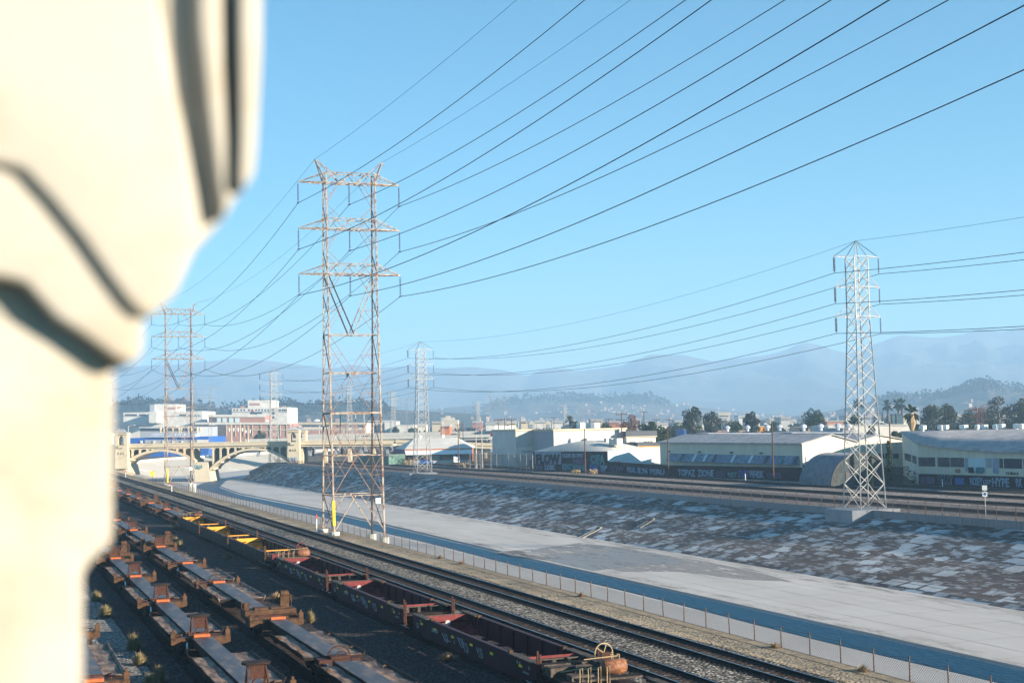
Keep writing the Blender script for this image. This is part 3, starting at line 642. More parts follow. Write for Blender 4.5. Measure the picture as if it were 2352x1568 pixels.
def slim(label,X,Y,zb,zt,rz=0,mat='lat_white',sc=1.0,grp='pale single-column lattice towers',long_left=0,base=None,thick=1.0):
    t=empty('lattice_tower',(X,Y,0),label,'transmission tower',grp); t.rotation_euler=(0,0,rz)
    A=mt[mat]; Ht=zt-zb; f=lambda q: zb+Ht*q
    top=.98*sc; b0=(1.92 if base is None else base)*sc; qa=.91; qw=.70
    def hw(z):
        q=(z-zb)/Ht
        return b0+(top*1.05-b0)*q/qw if q<qw else top*1.05
    def hh(z):
        q=(z-zb)/Ht
        if q>.93: return top*max(0,(1-q)/.07)
        return hw(z)
    C=[(-1,-1),(1,-1),(1,1),(-1,1)]
    for sx,sy in C:
        m=MB(); m.bar((sx*hw(f(0)),sy*hw(f(0)),f(0)),(sx*hw(f(qw)),sy*hw(f(qw)),f(qw)),.2*thick); m.bar((sx*hw(f(qw)),sy*hw(f(qw)),f(qw)),(sx*hw(f(.935)),sy*hw(f(.935)),f(.935)),.17*thick); m.bar((sx*hw(f(.935)),sy*hw(f(.935)),f(.935)),(0,0,zt),.12*thick)
        m.build('leg',A,t)
    m=MB(); zs=[0,.09,.175,.255,.33,.40,.465,.52,.57,.62,.67,.715,.76,.80,.845,.89,.935]
    for a,b in zip(zs,zs[1:]):
        za,zb_=f(a),f(b)
        for i in range(4):
            p,q=C[i],C[(i+1)%4]
            m.bar((p[0]*hw(za),p[1]*hw(za),za),(q[0]*hw(zb_),q[1]*hw(zb_),zb_),.10*thick); m.bar((q[0]*hw(za),q[1]*hw(za),za),(p[0]*hw(zb_),p[1]*hw(zb_),zb_),.10*thick)
    m.build('bracing',A,t)
    pts={('g',0):(0,0,zt)}
    for k,q in enumerate((.94,.825,.714)):
        z=f(q); m=MB(); tw=3.4*sc; tl=tw+long_left; zt2=zt if k==0 else z+1.5*sc; w=hw(z)
        for sy in (-1,1):
            m.bar((-tl,0,z),(-w,sy*w,z),.11*thick); m.bar((-w,sy*w,z),(w,sy*w,z),.11*thick); m.bar((w,sy*w,z),(tw,0,z),.11*thick)
            for s,T in ((-1,tl),(1,tw)): m.bar((s*T,0,z),(0 if k==0 else s*w,0 if k==0 else sy*w,zt2),.08*thick)
        m.build('crossarm',A,t)
        for j,(x,r_,ma) in enumerate(((-tl,.17,'insul_dark'),(tw,.10,'insul_blue'))):
            i_=MB(); n=11
            for qq in range(n): zc=z-.25-qq*.16*sc; i_.tube([(x,0,zc),(x,0,zc-.09*sc)],r_*sc,6)
            i_.bar((x,0,z),(x,0,z-2.15*sc),.05); i_.build('insulator',mt[ma],t); pts[(k,j)]=(x,0,z-2.2*sc)
    M_=Matrix.Translation(t.location)@t.rotation_euler.to_matrix().to_4x4()
    return {k:M_@Vector(p) for k,p in pts.items()}
P2=slim('big white lattice tower at the river wall, in front of the cream warehouses',107.3,157.3,.38,35.1,thick=.68)
P3=slim('white lattice tower at the river wall, in front of the grey hip-roofed dock building',105.9,349,.38,33.7,thick=.7)
P4=slim('white lattice tower at the end of the painted slope beside the bridge pylon',98.9,508,.35,34.1,long_left=1.5,base=1.6,thick=.7)
# plinth blocks in the river wall
def plinth(X,Y,w,label):
    m=MB(); m.box(X-w-1.0,Y-w,-3.5,X+w,Y+w,.36); tag(m.build('tower_plinth',mt['concrete_grey']),label,'plinth','tower plinths in the river wall')
plinth(107.2,157.0,3.1,'grey concrete block under the big white lattice tower at the river wall')
plinth(105.7,349,3.2,'grey concrete block under the white tower in front of the dock building')
# far towers seen over the roofs
def far_slim(px,pyt,Y,label,sc=1.0,mat='lat_white',th=.85):
    top=GY(px,pyt,Y); slim(label,top.x,Y,0,top.z,mat=mat,sc=sc,grp='distant lattice towers over the rooftops',thick=th)
far_slim(801,877,800,'distant white lattice tower standing over the long brick building, seen through the big rusty tower',1.1)
far_slim(902,893,900,'distant white lattice tower between the rusty tower and the white riverside one',1.1)
far_slim(1097,916,1050,'distant white lattice tower above the freeway, over the dock building roof',1.1)
far_slim(1297,925,1150,'distant white lattice tower above the long white warehouse roof',1.1)
far_slim(1198,955,1500,'small far lattice tower left of the two little church-like gables',1.2,th=2)
far_slim(1242,958,1600,'small far lattice tower right of the two little church-like gables',1.2,th=2)
def far_portal(px,pyt,Y,label,cw,base=True):
    top=GY(px,pyt,Y); t=empty('lattice_tower',(top.x,Y,0),label,'transmission tower','distant grey portal towers'); z1=top.z; m=MB(); k=Y/500*.09
    for s in (-1,1):
        o=MB()
        for q in (-.8,.8): o.bar((s*cw+q,0,0),(s*cw+q*.5,0,z1*.93),k)
        z=0
        i=0
        while z<z1*.9: o.bar((s*cw+(-.8 if i%2 else .8),0,z),(s*cw+(.8 if i%2 else -.8),0,z+3),k*.7); z+=3;i+=1
        o.build('column',mt['lat_grey'],t)
    for q in (.93,.80,.67):
        o=MB(); z=z1*q; o.bar((-cw*2.2,0,z),(cw*2.2,0,z),k); o.bar((-cw,0,z+1.4),(cw,0,z+1.4),k*.8); o.bar((-cw*2.2,0,z),(-cw,0,z+1.4),k*.7); o.bar((cw*2.2,0,z),(cw,0,z+1.4),k*.7)
        for x in (-cw*2.2,0,cw*2.2): o.bar((x,0,z),(x,0,z-3),k*.5)
        o.build('crossarm',mt['lat_grey'],t)
    m.bar((-cw,0,z1*.93),(-cw*1.4,0,z1),k); m.bar((cw,0,z1*.93),(cw*1.4,0,z1),k); m.build('horns',mt['lat_grey'],t)
far_portal(465,880,640,'distant portal tower behind the bridge between the two jail blocks',3.3)
far_portal(1140,905,1100,'distant portal tower over the freeway beside the billboard',5.5)
far_portal(920,910,1000,'distant portal tower just right of the big rusty tower',4.5)
far_portal(1345,925,1300,'distant portal tower over the white warehouse beside a palm',4.5)
# ================================================================ POWER LINES
def wire(label,paths,r,mat,grp):
    m=MB()
    for pts in paths: m.tube(pts,r,4,False)
    tag(m.build('power_line',mat,fix=False),label,'power line',grp)
def span(a,b,sag,n=22):
    return [a.lerp(b,i/n)-Vector((0,0,sag*4*(i/n)*(1-i/n))) for i in range(n+1)]
def outrun(a,y1,amin,yc,dx=0,n=30):
    out=[]
    for i in range(n+1):
        y=a.y+(y1-a.y)*i/n; out.append(Vector((a.x+dx*(a.y-y),y,a.z+amin*((y-yc)**2-(a.y-yc)**2))))
    return out
nm={0:'left tip',1:'middle',2:'right tip'}; an={0:'top',1:'middle',2:'lowest'}
for k in range(3):
    for j in range(3):
        wire('black conductor hung from the %s of the %s crossarm of the tall rusty towers'%(nm[j],an[k]),
            [outrun(T1[(k,j)],10,.00057,115),span(T1[(k,j)],T0[(k,j)],4.6),span(T0[(k,j)],T00[(k,j)],3.5)],.034,mt['wire'],'conductors of the rusty tower line')
for s in (-1,1):
    wire('thin blue-looking ground wire from the %s horn of the tall rusty towers'%('left' if s<0 else 'right'),[outrun(T1[('g',s)],10,.0004,118),span(T1[('g',s)],T0[('g',s)],3.),span(T0[('g',s)],T00[('g',s)],3)],.02,mt['gwire'],'ground wires')
for k in range(3):
    for j in range(2):
        wire('black conductor hung from the %s of the %s crossarm of the white towers'%('left tip' if j==0 else 'right tip',an[k]),
            [outrun(P2[(k,j)],20,.0004,83),span(P2[(k,j)],P3[(k,j)],3.6),span(P3[(k,j)],P4[(k,j)],2.5)],.034,mt['wire'],'conductors of the white tower line')
wire('thin blue-looking ground wire joining the peaks of the white towers',[outrun(P2[('g',0)],20,.0004,83),span(P2[('g',0)],P3[('g',0)],3.2),span(P3[('g',0)],P4[('g',0)],2)],.022,mt['gwire'],'ground wires')
# ================================================================ RAIL CARS
def truck(parent,y,xc=0,name='truck'):
    m=MB()
    for s in (-1,1):
        m.box(s*.98-.08,y-1.15,.42,s*.98+.08,y+1.15,.72); m.box(s*.98-.1,y-.35,.25,s*.98+.1,y+.35,.75)
        for q in (-.88,.88): m.box(s*1.0-.1,y+q-.16,.3,s*1.0+.12,y+q+.16,.62)
    m.box(-1,y-.2,.45,1,y+.2,.75)
    t=m.build(name,mt['spine_side'],parent)
    for q in (-.88,.88):
        w=MB()
        for s in (-1,1):
            w.tube([(s*.70,y+q,.62),(s*.84,y+q,.62)],.42,16,m=0); w.tube([(s*.705,y+q,.62),(s*.79,y+q,.62)],.425,16,False,m=1)
        w.tube([(-.8,y+q,.62),(.8,y+q,.62)],.09,8); w.build('wheelset',[mt['wheel'],mt['tread']],t)
def well_car(label,y1,L,side,inner,far_end='bulk',near_end='bulk',marks=True,brown=False):
    """unit from y1 (far end) to y1-L; local y runs from 0 (far) to -L (near)"""
    r=empty('well_car',(24.5,y1,.0),label,'well car','well cars of the long train'); sm=mt[side]; im=mt[inner]
    for s in (-1,1):
        m=MB(); x0,x1=(s*1.5,s*1.40)
        prof_=[(-.0,1.42),(-.0,1.0),(-.9,.62),(-2.0,.46),(-L+2.0,.46),(-L+.9,.60),(-L,.8),(-L,1.42)]
        m.prism([(x1,y,z) for y,z in prof_],(x0-x1,0,0))
        for y in [-2.5-i*(L-5)/7 for i in range(8)]: m.box(min(s*1.40,s*1.32),y-.05,.4,max(s*1.40,s*1.32),y+.05,1.40)
        w=m.build('side_wall',sm,r)
        c=MB(); c.box(s*1.42-.11,-L,1.42,s*1.42+.11,0,1.50); c.build('top_chord',sm,w)
        b=MB(); b.box(s*1.5-.05*s-.06,-L+1.8,.44,s*1.5-.05*s+.02,-1.8,.52); b.build('sill',sm,w)
        for yy in (-1.55,-L+1.55): 
            p=MB().box(s*1.42-.27,yy-1.5,1.475,s*1.42+.13,yy+.9 if yy>-5 else yy+1.5,1.535); p.build('end_cap',mt['grate'] if side=='maroon' else sm,w)
        for yy in (-3.4,-L+3.4):
            MB().box(s*1.34-.16,yy-.1,1.2,s*1.34+.02,yy+.1,1.6).build('guide_bracket',mt['beam'],w)
    # bulkheads with sloped lower corners
    for e,yy,sg in (('far',-1.75,-1),('near',-L+1.75,1)):
        m=MB(); pts=[(-1.40,yy,1.49),(-1.40,yy,.92),(-.70,yy,.52),(.70,yy,.52),(1.40,yy,.92),(1.40,yy,1.49)]
        m.prism(pts,(0,.08,0)); b=m.build('bulkhead',im,r)
        if e=='far':
            MB().box(-.25,yy-.01,.22,.25,yy+.06,.7).build('lower_web',im,b)
            o=MB().tube([(0,yy-.012,1.08),(0,yy-.02,1.08)],.15,14); o.build('round_emblem',mt['white_letter'] if side=='maroon' else mt['yellow'],b)
            for s in (-1,1): MB().prism([(s*1.40,yy,.92),(s*.7,yy,.55),(s*.9,yy-1.3,.5),(s*1.40,yy-1.5,.5)],(0,0,.04)).build('gusset',im,b)
        # end deck over the truck with walkway gratings
        d=MB(); ya,yb=(yy,0) if e=='far' else (-L,yy); d.box(-1.36,ya,1.08,1.36,yb,1.16); d.build('end_deck',mt['spine_side'],r)
        g=MB(); g.box(-1.35,yy+(.1 if e=='far' else -.45),1.34,1.35,yy+(.45 if e=='far' else -.1),1.40)
        for q in (-1.1,-.4,.4,1.1): g.box(q-.05,yy+(.15 if e=='far' else -.3),1.16,q+.05,yy+(.3 if e=='far' else -.15),1.38)
        g.build('cross_walkway',mt['grate'],r)
        p=MB()
        for q in (-1.0,-.3,.5,1.15): p.box(q-.08,yy+(.5 if e=='far' else -.95),1.16,q+.1,yy+(.9 if e=='far' else -.55),1.42)
        p.box(-1.2,yy+(.55 if e=='far' else -.75),1.42,1.2,yy+(.65 if e=='far' else -.65),1.47); p.build('brake_gear',mt['grate'],r)
    # open floor: cross bearers only
    m=MB()
    for i in range(7):
        y=-2.6-i*(L-5.2)/6; m.box(-1.40,y-.17,.44,1.40,y+.17,.54)
    m.bar((-1.3,-2.6,.3),(1.3,-2.6-(L-5.2)/6,.3),.1); m.bar((1.3,-L+2.6,.3),(-1.3,-L+2.6+(L-5.2)/6,.3),.1)
    m.build('cross_bearers',mt['spine_side'],r)
    # grab posts at the near joint
    for s in (-1,1):
        p=MB()
        for yy,h in ((-L-.12,2.05),(-L-.42,1.95)):
            p.bar((s*1.46,yy,.55),(s*1.46,yy,h),.09)
        p.bar((s*1.46,-L-.12,.7),(s*1.46,-L-.42,.7),.05); p.bar((s*1.46,-L-.12,1.2),(s*1.46,-L-.42,1.2),.05); p.bar((s*1.46,-L+.1,1.3),(s*1.46,-L-.12,1.3),.06)
        p.build('grab_posts',mt['hitch'] if side=='maroon' else mt['beam'],r)
    truck(r,-L-.98)
    if marks:
        X=-1.512; U=(0,-1,0); Z=(0,0,1)
        Wd=lambda s,y,z,h,mat='white_letter',wid=None: text(s,(24.5+X,y1+y,z),U,Z,h,mt[mat],r,'stencil',wid=wid)
        Wd('53',-.75,.78,.42); Wd('BNSF',-3.6,.92,.30,wid=1.1); Wd('48  48',-.35-1.0,1.22,.13); Wd('A',-7.4,.8,.26); Wd('LD LMT 152600  LT WT',-5.9,.78,.10)
        Wd('48  48',-L+2.4,1.16,.2); Wd('53',-L+.9,1.1,.2); Wd('BNSF 239016',-L+1.6,.85,.14)
        for y in (-1.7,-4.2,-7.2,-10.2,-13.2,-L+1.9): MB().box(X-.004,y-.22,1.05,X+.004,y+.22,1.17).build('yellow_sticker',mt['decal'],r)
        o=[]
        for y,z in ((-6.0,.9),(-8.6,1.0),(-9.3,.85),(-11.5,.9)):
            pts=[]; 
            for i in range(40):
                t=i*.5; pts.append((X-.003,y-.35*math.sin(t*.37)-.25*math.sin(t),z+.22*math.cos(t*1.1)))
            o.append(pts)
        m=MB()
        for pts in o: m.tube(pts,.012,3,False)
        m.build('chalk_scrawl',mt['white_letter'],r,fix=False)
    return r
def end_platform(r,y0,L,mat='grate'):
    """equipment platform at a car end: brake wheel, air tank, handrails"""
    m=MB(); m.box(-1.45,y0-L,1.05,1.45,y0,1.12); m.box(-.45,y0-L,.55,.45,y0,1.05); m.build('platform_frame',mt['spine_side'],r)
    m=MB(); m.box(-1.45,y0-.55,1.46,1.45,y0-.05,1.54); m.box(-1.45,y0-L,1.40,1.45,y0-L+.55,1.48)
    for i in range(28): x=-1.42+i*.105; m.box(x,y0-.56,1.54,x+.03,y0-.04,1.56); m.box(x,y0-L-.01,1.48,x+.03,y0-L+.56,1.50)
    m.build('walkway_grating',mt['grate'],r)
    m=MB(); m.box(-1.4,y0-1.2,1.12,-.2,y0-.6,1.5); m.box(0,y0-1.5,1.12,.7,y0-.8,1.42); m.box(.8,y0-1.1,1.12,1.3,y0-.6,1.6); m.box(-1.0,y0-2.6,1.12,.6,y0-1.9,1.35); m.prism([(-.6,y0-2.0,1.35),(.6,y0-2.0,1.35),(.3,y0-1.4,1.55),(-.3,y0-1.4,1.55)],(0,0,.06))
    m.build('equipment_boxes',mt[mat],r)
    m=MB(); pts=[(1.05+.42*math.cos(a),y0-1.35,2.0+.42*math.sin(a)) for a in [6.283*i/20 for i in range(21)]]; m.tube(pts,.03,5,False)
    for i in range(5): a=6.283*i/5; m.bar((1.05,y0-1.35,2.0),(1.05+.42*math.cos(a),y0-1.35,2.0+.42*math.sin(a)),.03)
    m.build('brake_wheel',mt['cream_paint'] if mat=='grate' else mt[mat],r)
    m=MB(); m.prism([(.85,y0-1.5,1.5),(1.3,y0-1.5,1.5),(1.3,y0-1.5,2.05),(.85,y0-1.5,2.05)],(0,-.08,0)); m.box(.8,y0-1.6,1.12,1.35,y0-1.35,1.55); m.build('brake_housing',mt['hitch'],r)
    m=MB(); m.tube([(.1+.9,y0-2.5,1.62),(.16+.9,y0-2.5,1.62)],.25,12); 
    t=MB().tube([(.35,y0-2.7,1.62),(.42,y0-2.7,1.62),(1.38,y0-2.7,1.62),(1.45,y0-2.7,1.62)],[.22,.33,.33,.22],14); t.build('air_tank',mt['tank'],r,smooth=True)
    m=MB()
    for x in (-1.42,-1.05,-.6,-.2): m.tube([(x,y0-L-.05,1.0),(x,y0-L-.05,1.95),(x+.12,y0-L-.05,2.0),(x+.12,y0-L-.05,1.3)],.022,5,False)
    for x in (1.4,1.1): m.tube([(x,y0-2.2,1.1),(x,y0-2.2,2.05),(x-.12,y0-2.2,2.05)],.022,5,False)
    m.tube([(-.3,y0-2.3,1.95),(1.3,y0-2.3,2.0)],.02,5); m.tube([(-1.3,y0-.7,1.15),(-.4,y0-1.9,1.5),(.9,y0-2.1,1.4)],.03,5,False); m.build('handrails',mt['cream_paint'],r)
O='bronze','yellow'; R_m='maroon','maroon_in'
w1=well_car('farthest brown well car, with an air tank platform at its far end',180.0,17.8,*O,marks=False)
end_platform(w1,2.2,3.4,'hitch')
w2=well_car('brown well car with bright yellow inner bulkhead, between two other brown well cars',160.3,17.6,*O,marks=False)
w3=well_car('brown well car with bright yellow inner bulkhead, coupled to the maroon cars',141.4,18.4,*O,marks=False)
w4=well_car('maroon well car with a raised brake wheel platform, coupled to the brown ones',117.8,18.0,*R_m)
end_platform(w4,3.3,3.9,'maroon_in')
w5=well_car('maroon well car with red bulkhead and white 53, between two other maroon well cars',97.9,17.8,*R_m)
w6=well_car('nearest maroon well car with BNSF lettering and chalk scrawls along its side',78.1,19.0,*R_m)
end_platform(w6,-19.3,4.4)
w7=well_car('maroon well car cut off by the bottom edge, only its far end showing',54.0,17.8,*R_m)
# ---------------------------------------------------------------- spine cars
def spine(label,xc,y0,L,wings,beam=True,hitch=True,mirror=False,endplat=False,arch=False,deckz=1.18,grp=None,rust=0,brackets=True):
    brackets=brackets and xc>14
    r=empty('spine_car',(xc,y0,0),label,'spine car',grp)
    m=MB(); m.box(-.46,-L,.72,-.40,0,deckz-.03); m.box(.40,-L,.72,.46,0,deckz-.03); m.box(-.36,-L,.62,.36,0,.72); m.build('spine_beam',mt['spine_side'],r)
    d=MB(); d.box(-.52,-L,deckz-.03,.52,-.7,deckz+.02); d.build('centre_deck',mt['spine_deck'],r)
    for (a,b) in wings:
        for s in (-1,1):
            w=MB(); n=14; rows=[]
            for i in range(n+1):
                y=-(a+(b-a)*i/n); z=1.07+.02*math.sin(i*1.3+s)
                rows.append([(s*.56,y,z+.0),(s*.9,y,z-.02),(s*1.36,y,z+.01)])
            w.grid(rows); 
            o=w.build('wing_plate',mt['wing'],r,fix=False)
            md=o.modifiers.new('t','SOLIDIFY'); md.thickness=.06
            e=MB(); nn=10
            for i in range(nn):
                ya=-(a+(b-a)*i/nn); yb=-(a+(b-a)*(i+1)/nn); xa=s*(1.50+.02*math.sin(i*2.1)); xb=s*(1.50+.02*math.sin((i+1)*2.1)); h=1.24+.015*math.sin(i*1.7)
                x0=s*1.36
                e.add([(x0,ya,1.03),(xa,ya,h),(xa+s*.05,ya,h),(x0+s*.08,ya,.95),(x0,yb,1.03),(xb,yb,h),(xb+s*.05,yb,h),(x0+s*.08,yb,.95)],[(0,1,5,4),(1,2,6,5),(2,3,7,6),(3,0,4,7),(0,3,2,1),(4,5,6,7)])
            e.build('wing_flange',mt['spine_side'] if rust==0 else mt['wing'],r)
            u=MB(); u.prism([(s*.46,-b,.95),(s*1.42,-b,.95),(s*1.30,-b,.62),(s*.46,-b,.55)],(0,.12,0)); u.prism([(s*.46,-a-.3,.95),(s*1.42,-a-.3,.95),(s*1.3,-a-.3,.7),(s*.46,-a-.3,.6)],(0,.1,0)); u.box(min(s*.46,s*1.4),-b-.02,.93,max(s*.46,s*1.4),-b+.16,1.09); u.build('wing_support',mt['spine_side'],r)
            if brackets:
                for q in (.22,.8):
                    y=-(a+(b-a)*q); MB().prism([(s*1.30-.10,y,1.0),(s*1.30+.09,y,1.0),(s*1.30+.09,y,1.2),(s*1.30,y,1.27),(s*1.30-.1,y,1.2)],(0,.1,0)).build('container_guide',mt['hitch'] if rust else mt['beam'],r)
    if beam:
        m=MB(); m.prism([(-1.55,-.2,.82),(-1.55,-.2,1.12),(1.55,-.2,1.12),(1.55,-.2,.82),(.7,-.2,.6),(-.7,-.2,.6)],(0,.42,0)); m.box(-1.5,-.22,1.12,1.5,.3,1.16); m.build('cross_beam',mt['beam'],r)
        for s in (-1,1):
            m=MB(); m.box(s*1.42-.13,-.1,1.12,s*1.42+.13,.16,1.46); m.box(s*1.42-.05,-.03,1.46,s*1.42+.05,.09,1.60); m.build('container_post',mt['beam'],r)
        m=MB(); m.box(-.7,.3,1.02,.7,1.5,1.10); m.tube([(-.5,.9,1.2),(.5,.9,1.2)],.1,8); m.bar((-1.3,.35,1.2),(-.4,.9,1.3),.05); m.bar((1.2,.35,1.25),(.3,1.1,1.2),.05)
        for s in (-1,1): m.tube([(s*.8,1.0,.9),(s*.9,1.3,1.25),(s*.6,1.6,1.1)],.04,5,False)
        m.build('hoses_and_levers',mt['hitch'],r)
        MB().prism([(-.42,-.25,1.21),(.42,-.25,1.21),(.42,-.62,1.21),(-.42,-.62,1.21)],(0,0,.13)).build('hitch_plate',mt['orange'],r)
    if hitch:
        h=MB()
        for s in (-1,1): h.prism([(s*.42,.05,1.14),(s*.42,.30,1.14),(s*.34,.75,2.12),(s*.34,.55,2.12)],(s*.07,0,0)); h.bar((s*.38,.65,1.9),(s*.40,1.0,1.16),.09)
        h.box(-.30,.42,1.55,.30,.50,2.12); h.box(-.40,.1,1.2,.40,.18,1.34); h.bar((-.38,.3,1.2),(.1,.55,1.75),.06)
        h.build('hitch_stand',mt['hitch'],r); MB().prism([(-.5,.35,2.14),(.5,.35,2.14),(.62,.7,2.14),(.5,1.15,2.14),(-.5,1.15,2.14),(-.62,.7,2.14)],(0,0,.09)).build('fifth_wheel_plate',mt['spine_side'],r)
    if endplat:
        m=MB(); m.prism([(-1.5,.4,.75),(-1.5,.4,1.25),(1.5,.4,1.25),(1.5,.4,.75)],(0,1.2,0)); m.prism([(-1.5,1.6,1.0),(-1.5,1.6,1.5),(1.5,1.6,1.5),(1.5,1.6,1.0)],(0,1.5,0)); m.box(-.9,1.8,1.5,-.1,2.6,1.62); m.box(.1,2.0,1.5,1.0,2.5,1.58); m.build('end_platform',mt['beam'],r)
        m=MB(); pts=[(.95+.40*math.cos(a),2.6,2.05+.40*math.sin(a)) for a in [6.283*i/20 for i in range(21)]]; m.tube(pts,.03,5,False)
        for i in range(6): a=6.283*i/6; m.bar((.95,2.6,2.05),(.95+.4*math.cos(a),2.6,2.05+.4*math.sin(a)),.025)
        m.build('brake_wheel',mt['beam'],r)
        m=MB(); m.box(.7,2.3,1.5,1.2,2.5,2.3); m.tube([(.72,2.4,2.3),(1.18,2.4,2.3)],.2,8); m.box(-1.45,2.2,1.5,-1.15,2.4,1.9); m.build('brake_housing',mt['beam'],r)
        m=MB()
        for x in (-1.45,1.35,1.5): m.tube([(x,3.1,1.1),(x,3.1,2.1)],.025,5)
        m.tube([(1.25,2.35,1.2),(1.45,2.35,2.15),(1.3,2.35,2.25),(1.22,2.35,2.2)],.022,5,False); m.build('grab_irons',mt['beam'],r)
        truck(r,1.4)
    elif beam: truck(r,.9)
    if arch:
        m=MB(); pts=[(.55*math.cos(a)+.1,-L-.35,1.1+.55*math.sin(a)) for a in [math.pi*i/12 for i in range(13)]]; m.tube(pts,.035,5,False); pts=[(.28*math.cos(a)+.15,-L-.7,1.15+.3*math.sin(a)) for a in [math.pi*i/12 for i in range(13)]]; m.tube(pts,.03,5,False)
        m.box(-1.0,-L-1.0,.8,1.0,-L-.15,1.12); m.box(-.4,-L-.9,1.12,.5,-L-.2,1.24); m.build('brake_hoses',mt['hitch'],r); truck(r,-L-.6)
    return r
GE='spine cars of the train with tall hitch stands'; GDn='spine cars of the middle train'; GF='cars at the grassy edge'; GC='spine cars coupled beyond the well cars'
E_=TX['E']
spine('hitch-stand spine car cut off by the bottom edge, two trains left of the well cars',E_,60.2,17,[(6.2,14.6)],grp=GE)
spine('spine car of the hitch-stand train, the nearest one seen whole',E_,77.1,16.2,[(6.3,14.9)],grp=GE)
spine('spine car of the hitch-stand train, the one beyond the nearest whole one',E_,94.0,16.2,[(6.4,14.9)],grp=GE)
spine('spine car of the hitch-stand train, just nearer than its brake wheel car',E_,110.9,16.2,[(6.2,14.9)],grp=GE)
spine('spine car of the hitch-stand train with a brake wheel end platform',E_,127.6,16,[(6.2,14.7)],endplat=True,grp=GE)
spine('far spine car of the hitch-stand train half hidden by the blurred stone pier',E_,149,16,[(6.2,14.7)],grp=GE)
D_=TX['D']
spine('spine car of the middle train cut by the bottom edge, past the arched hose',D_,66.2,15.5,[(.9,9.6)],beam=False,hitch=False,grp=GDn)
spine('spine car with brake wheel and brown end platform, nearest in the middle train',D_,82.0,14.4,[(5.8,14.2)],hitch=False,endplat=True,arch=True,grp=GDn)
spine('spine car facing away, its wings meeting the next car, just beyond the brake wheel platform',D_,103.3,15.6,[(.6,9.9)],beam=True,hitch=False,grp=GDn,rust=1)
spine('spine car with low cross beam and posts, third of the middle train',D_,119.6,14.4,[(5.3,14.1)],hitch=False,arch=True,grp=GDn,rust=1)
spine('spine car with hitch stand and a round end platform, fourth of the middle train',D_,138.0,16.5,[(6.1,15.1)],hitch=True,endplat=True,grp=GDn)
spine('far spine car of the middle train with bright blue deck, close to the stone pier',D_,163,16.5,[(6.1,15.1)],hitch=True,grp=GDn)
spine('farthest spine car of the middle train, at the edge of the stone pier',D_,183,16.5,[(6.1,15.1)],hitch=True,grp=GDn)
spine('rusty flat platform car with a white smear in the lower left corner, beside the grass',TX['F'],82.2,16.0,[(5.2,15.2)],hitch=True,endplat=False,grp=GF,rust=1,brackets=False)
spine('end of the next car at the very bottom left, below the rusty platform',TX['F'],65.6,15.5,[(1.2,9)],beam=True,hitch=False,grp=GF)
yy=203.5
for i,lb in enumerate(['directly beyond the farthest well car','second beyond the well cars','third beyond the well cars','fourth beyond the well cars','fifth beyond the well cars','sixth beyond the well cars','seventh beyond the well cars','eighth beyond the well cars, near the stone pier']):
    spine('low spine car '+lb+(' with a hitch stand' if i%2==1 else ''),TX['C'],yy,15.8,[(6.0,14.6)],hitch=(i%3!=1),endplat=(i%4==1),grp=GC); yy+=19.3 if i%4==0 else 17.4
# ================================================================ YARD PLANTS
def tuft(x,y,h,w,n,label,mat='drygrass',grp='grass tufts in the yard'):
    r=rnd; m=MB()
    for i in range(n*3):
        a=r.uniform(0,6.283); q=r.uniform(0,.30)*w; bx,by=math.cos(a)*q,math.sin(a)*q; ln=h*r.uniform(.5,1.); k_=r.uniform(.0,1.); lean=k_**1.2*w*.75; ln=h*r.uniform(.35,1.)*(1-.72*k_**1.6)*(1.25 if r.random()<.06 else 1)
        tx,ty=bx+math.cos(a)*lean,by+math.sin(a)*lean; b=r.uniform(.006,.012); pz=(-math.sin(a)*b,math.cos(a)*b)
        mx,my=bx+(tx-bx)*.4,by+(ty-by)*.4
        m.add([(bx-pz[0],by-pz[1],0),(bx+pz[0],by+pz[1],0),(mx+pz[0],my+pz[1],ln*.65),(mx-pz[0],my-pz[1],ln*.65),(tx,ty,ln*.97)],[(0,1,2,3),(3,2,4)])
    o=m.build('grass_tuft',mt[mat],fix=False); o.location=(x,y,0); tag(o,label,'grass tuft',grp); return o
def tg(px,py,h,w,label,n=260,mat='drygrass'):
    g=G(px,py,0); tuft(g.x,g.y,h*.85,w*.72,n,label,mat)
tg(222,1380,1.1,1.2,'tall dry grass tuft nearest the stone pier')
tg(243,1418,1.2,1.4,'green-based grass tuft below the one nearest the stone pier',320)
tg(308,1492,1.3,1.3,'grass tuft above the rusty flat platform corner, in deep shade at its foot',260)
tg(322,1527,.9,1.1,'low green grass tuft with trailing stalks right of the rusty platform',240)
tg(366,1565,1.1,1.0,'pale feathery tuft at the bottom edge, right of the grass edge',200)
tg(345,1572,.8,1.0,'small pinkish tuft cut by the bottom edge',160)
tg(714,1429,1.0,.9,'bright yellow tuft standing alone between the middle train and the well cars',200)
tg(636,1378,.8,1.8,'brown weed clump behind the brake wheel platform of the middle train',200,'tumble')
for i,(px,py) in enumerate([(424,1252),(433,1262),(545,1290),(424,1222),(418,1210)]): tg(px-20,py-8,.9,1.3,['dry clump beside the middle train by the round end platform','dry clump just nearer than the round end platform','low clump between the arched hose and the brown wells','far dry clump along the middle train','farthest dry clump along the middle train'][i],120)
g=G(1048,1520,0); tuft(22.6,g.y+1,.45,.9,200,'round tumbleweed caught under the nearest maroon well car','tumble')
for i,(px,py) in enumerate([(1570,1170),(1594,1185),(877,1256),(962,1272),(1038,1297),(1812,1408),(1950,1530),(1995,1460)]):
    pass
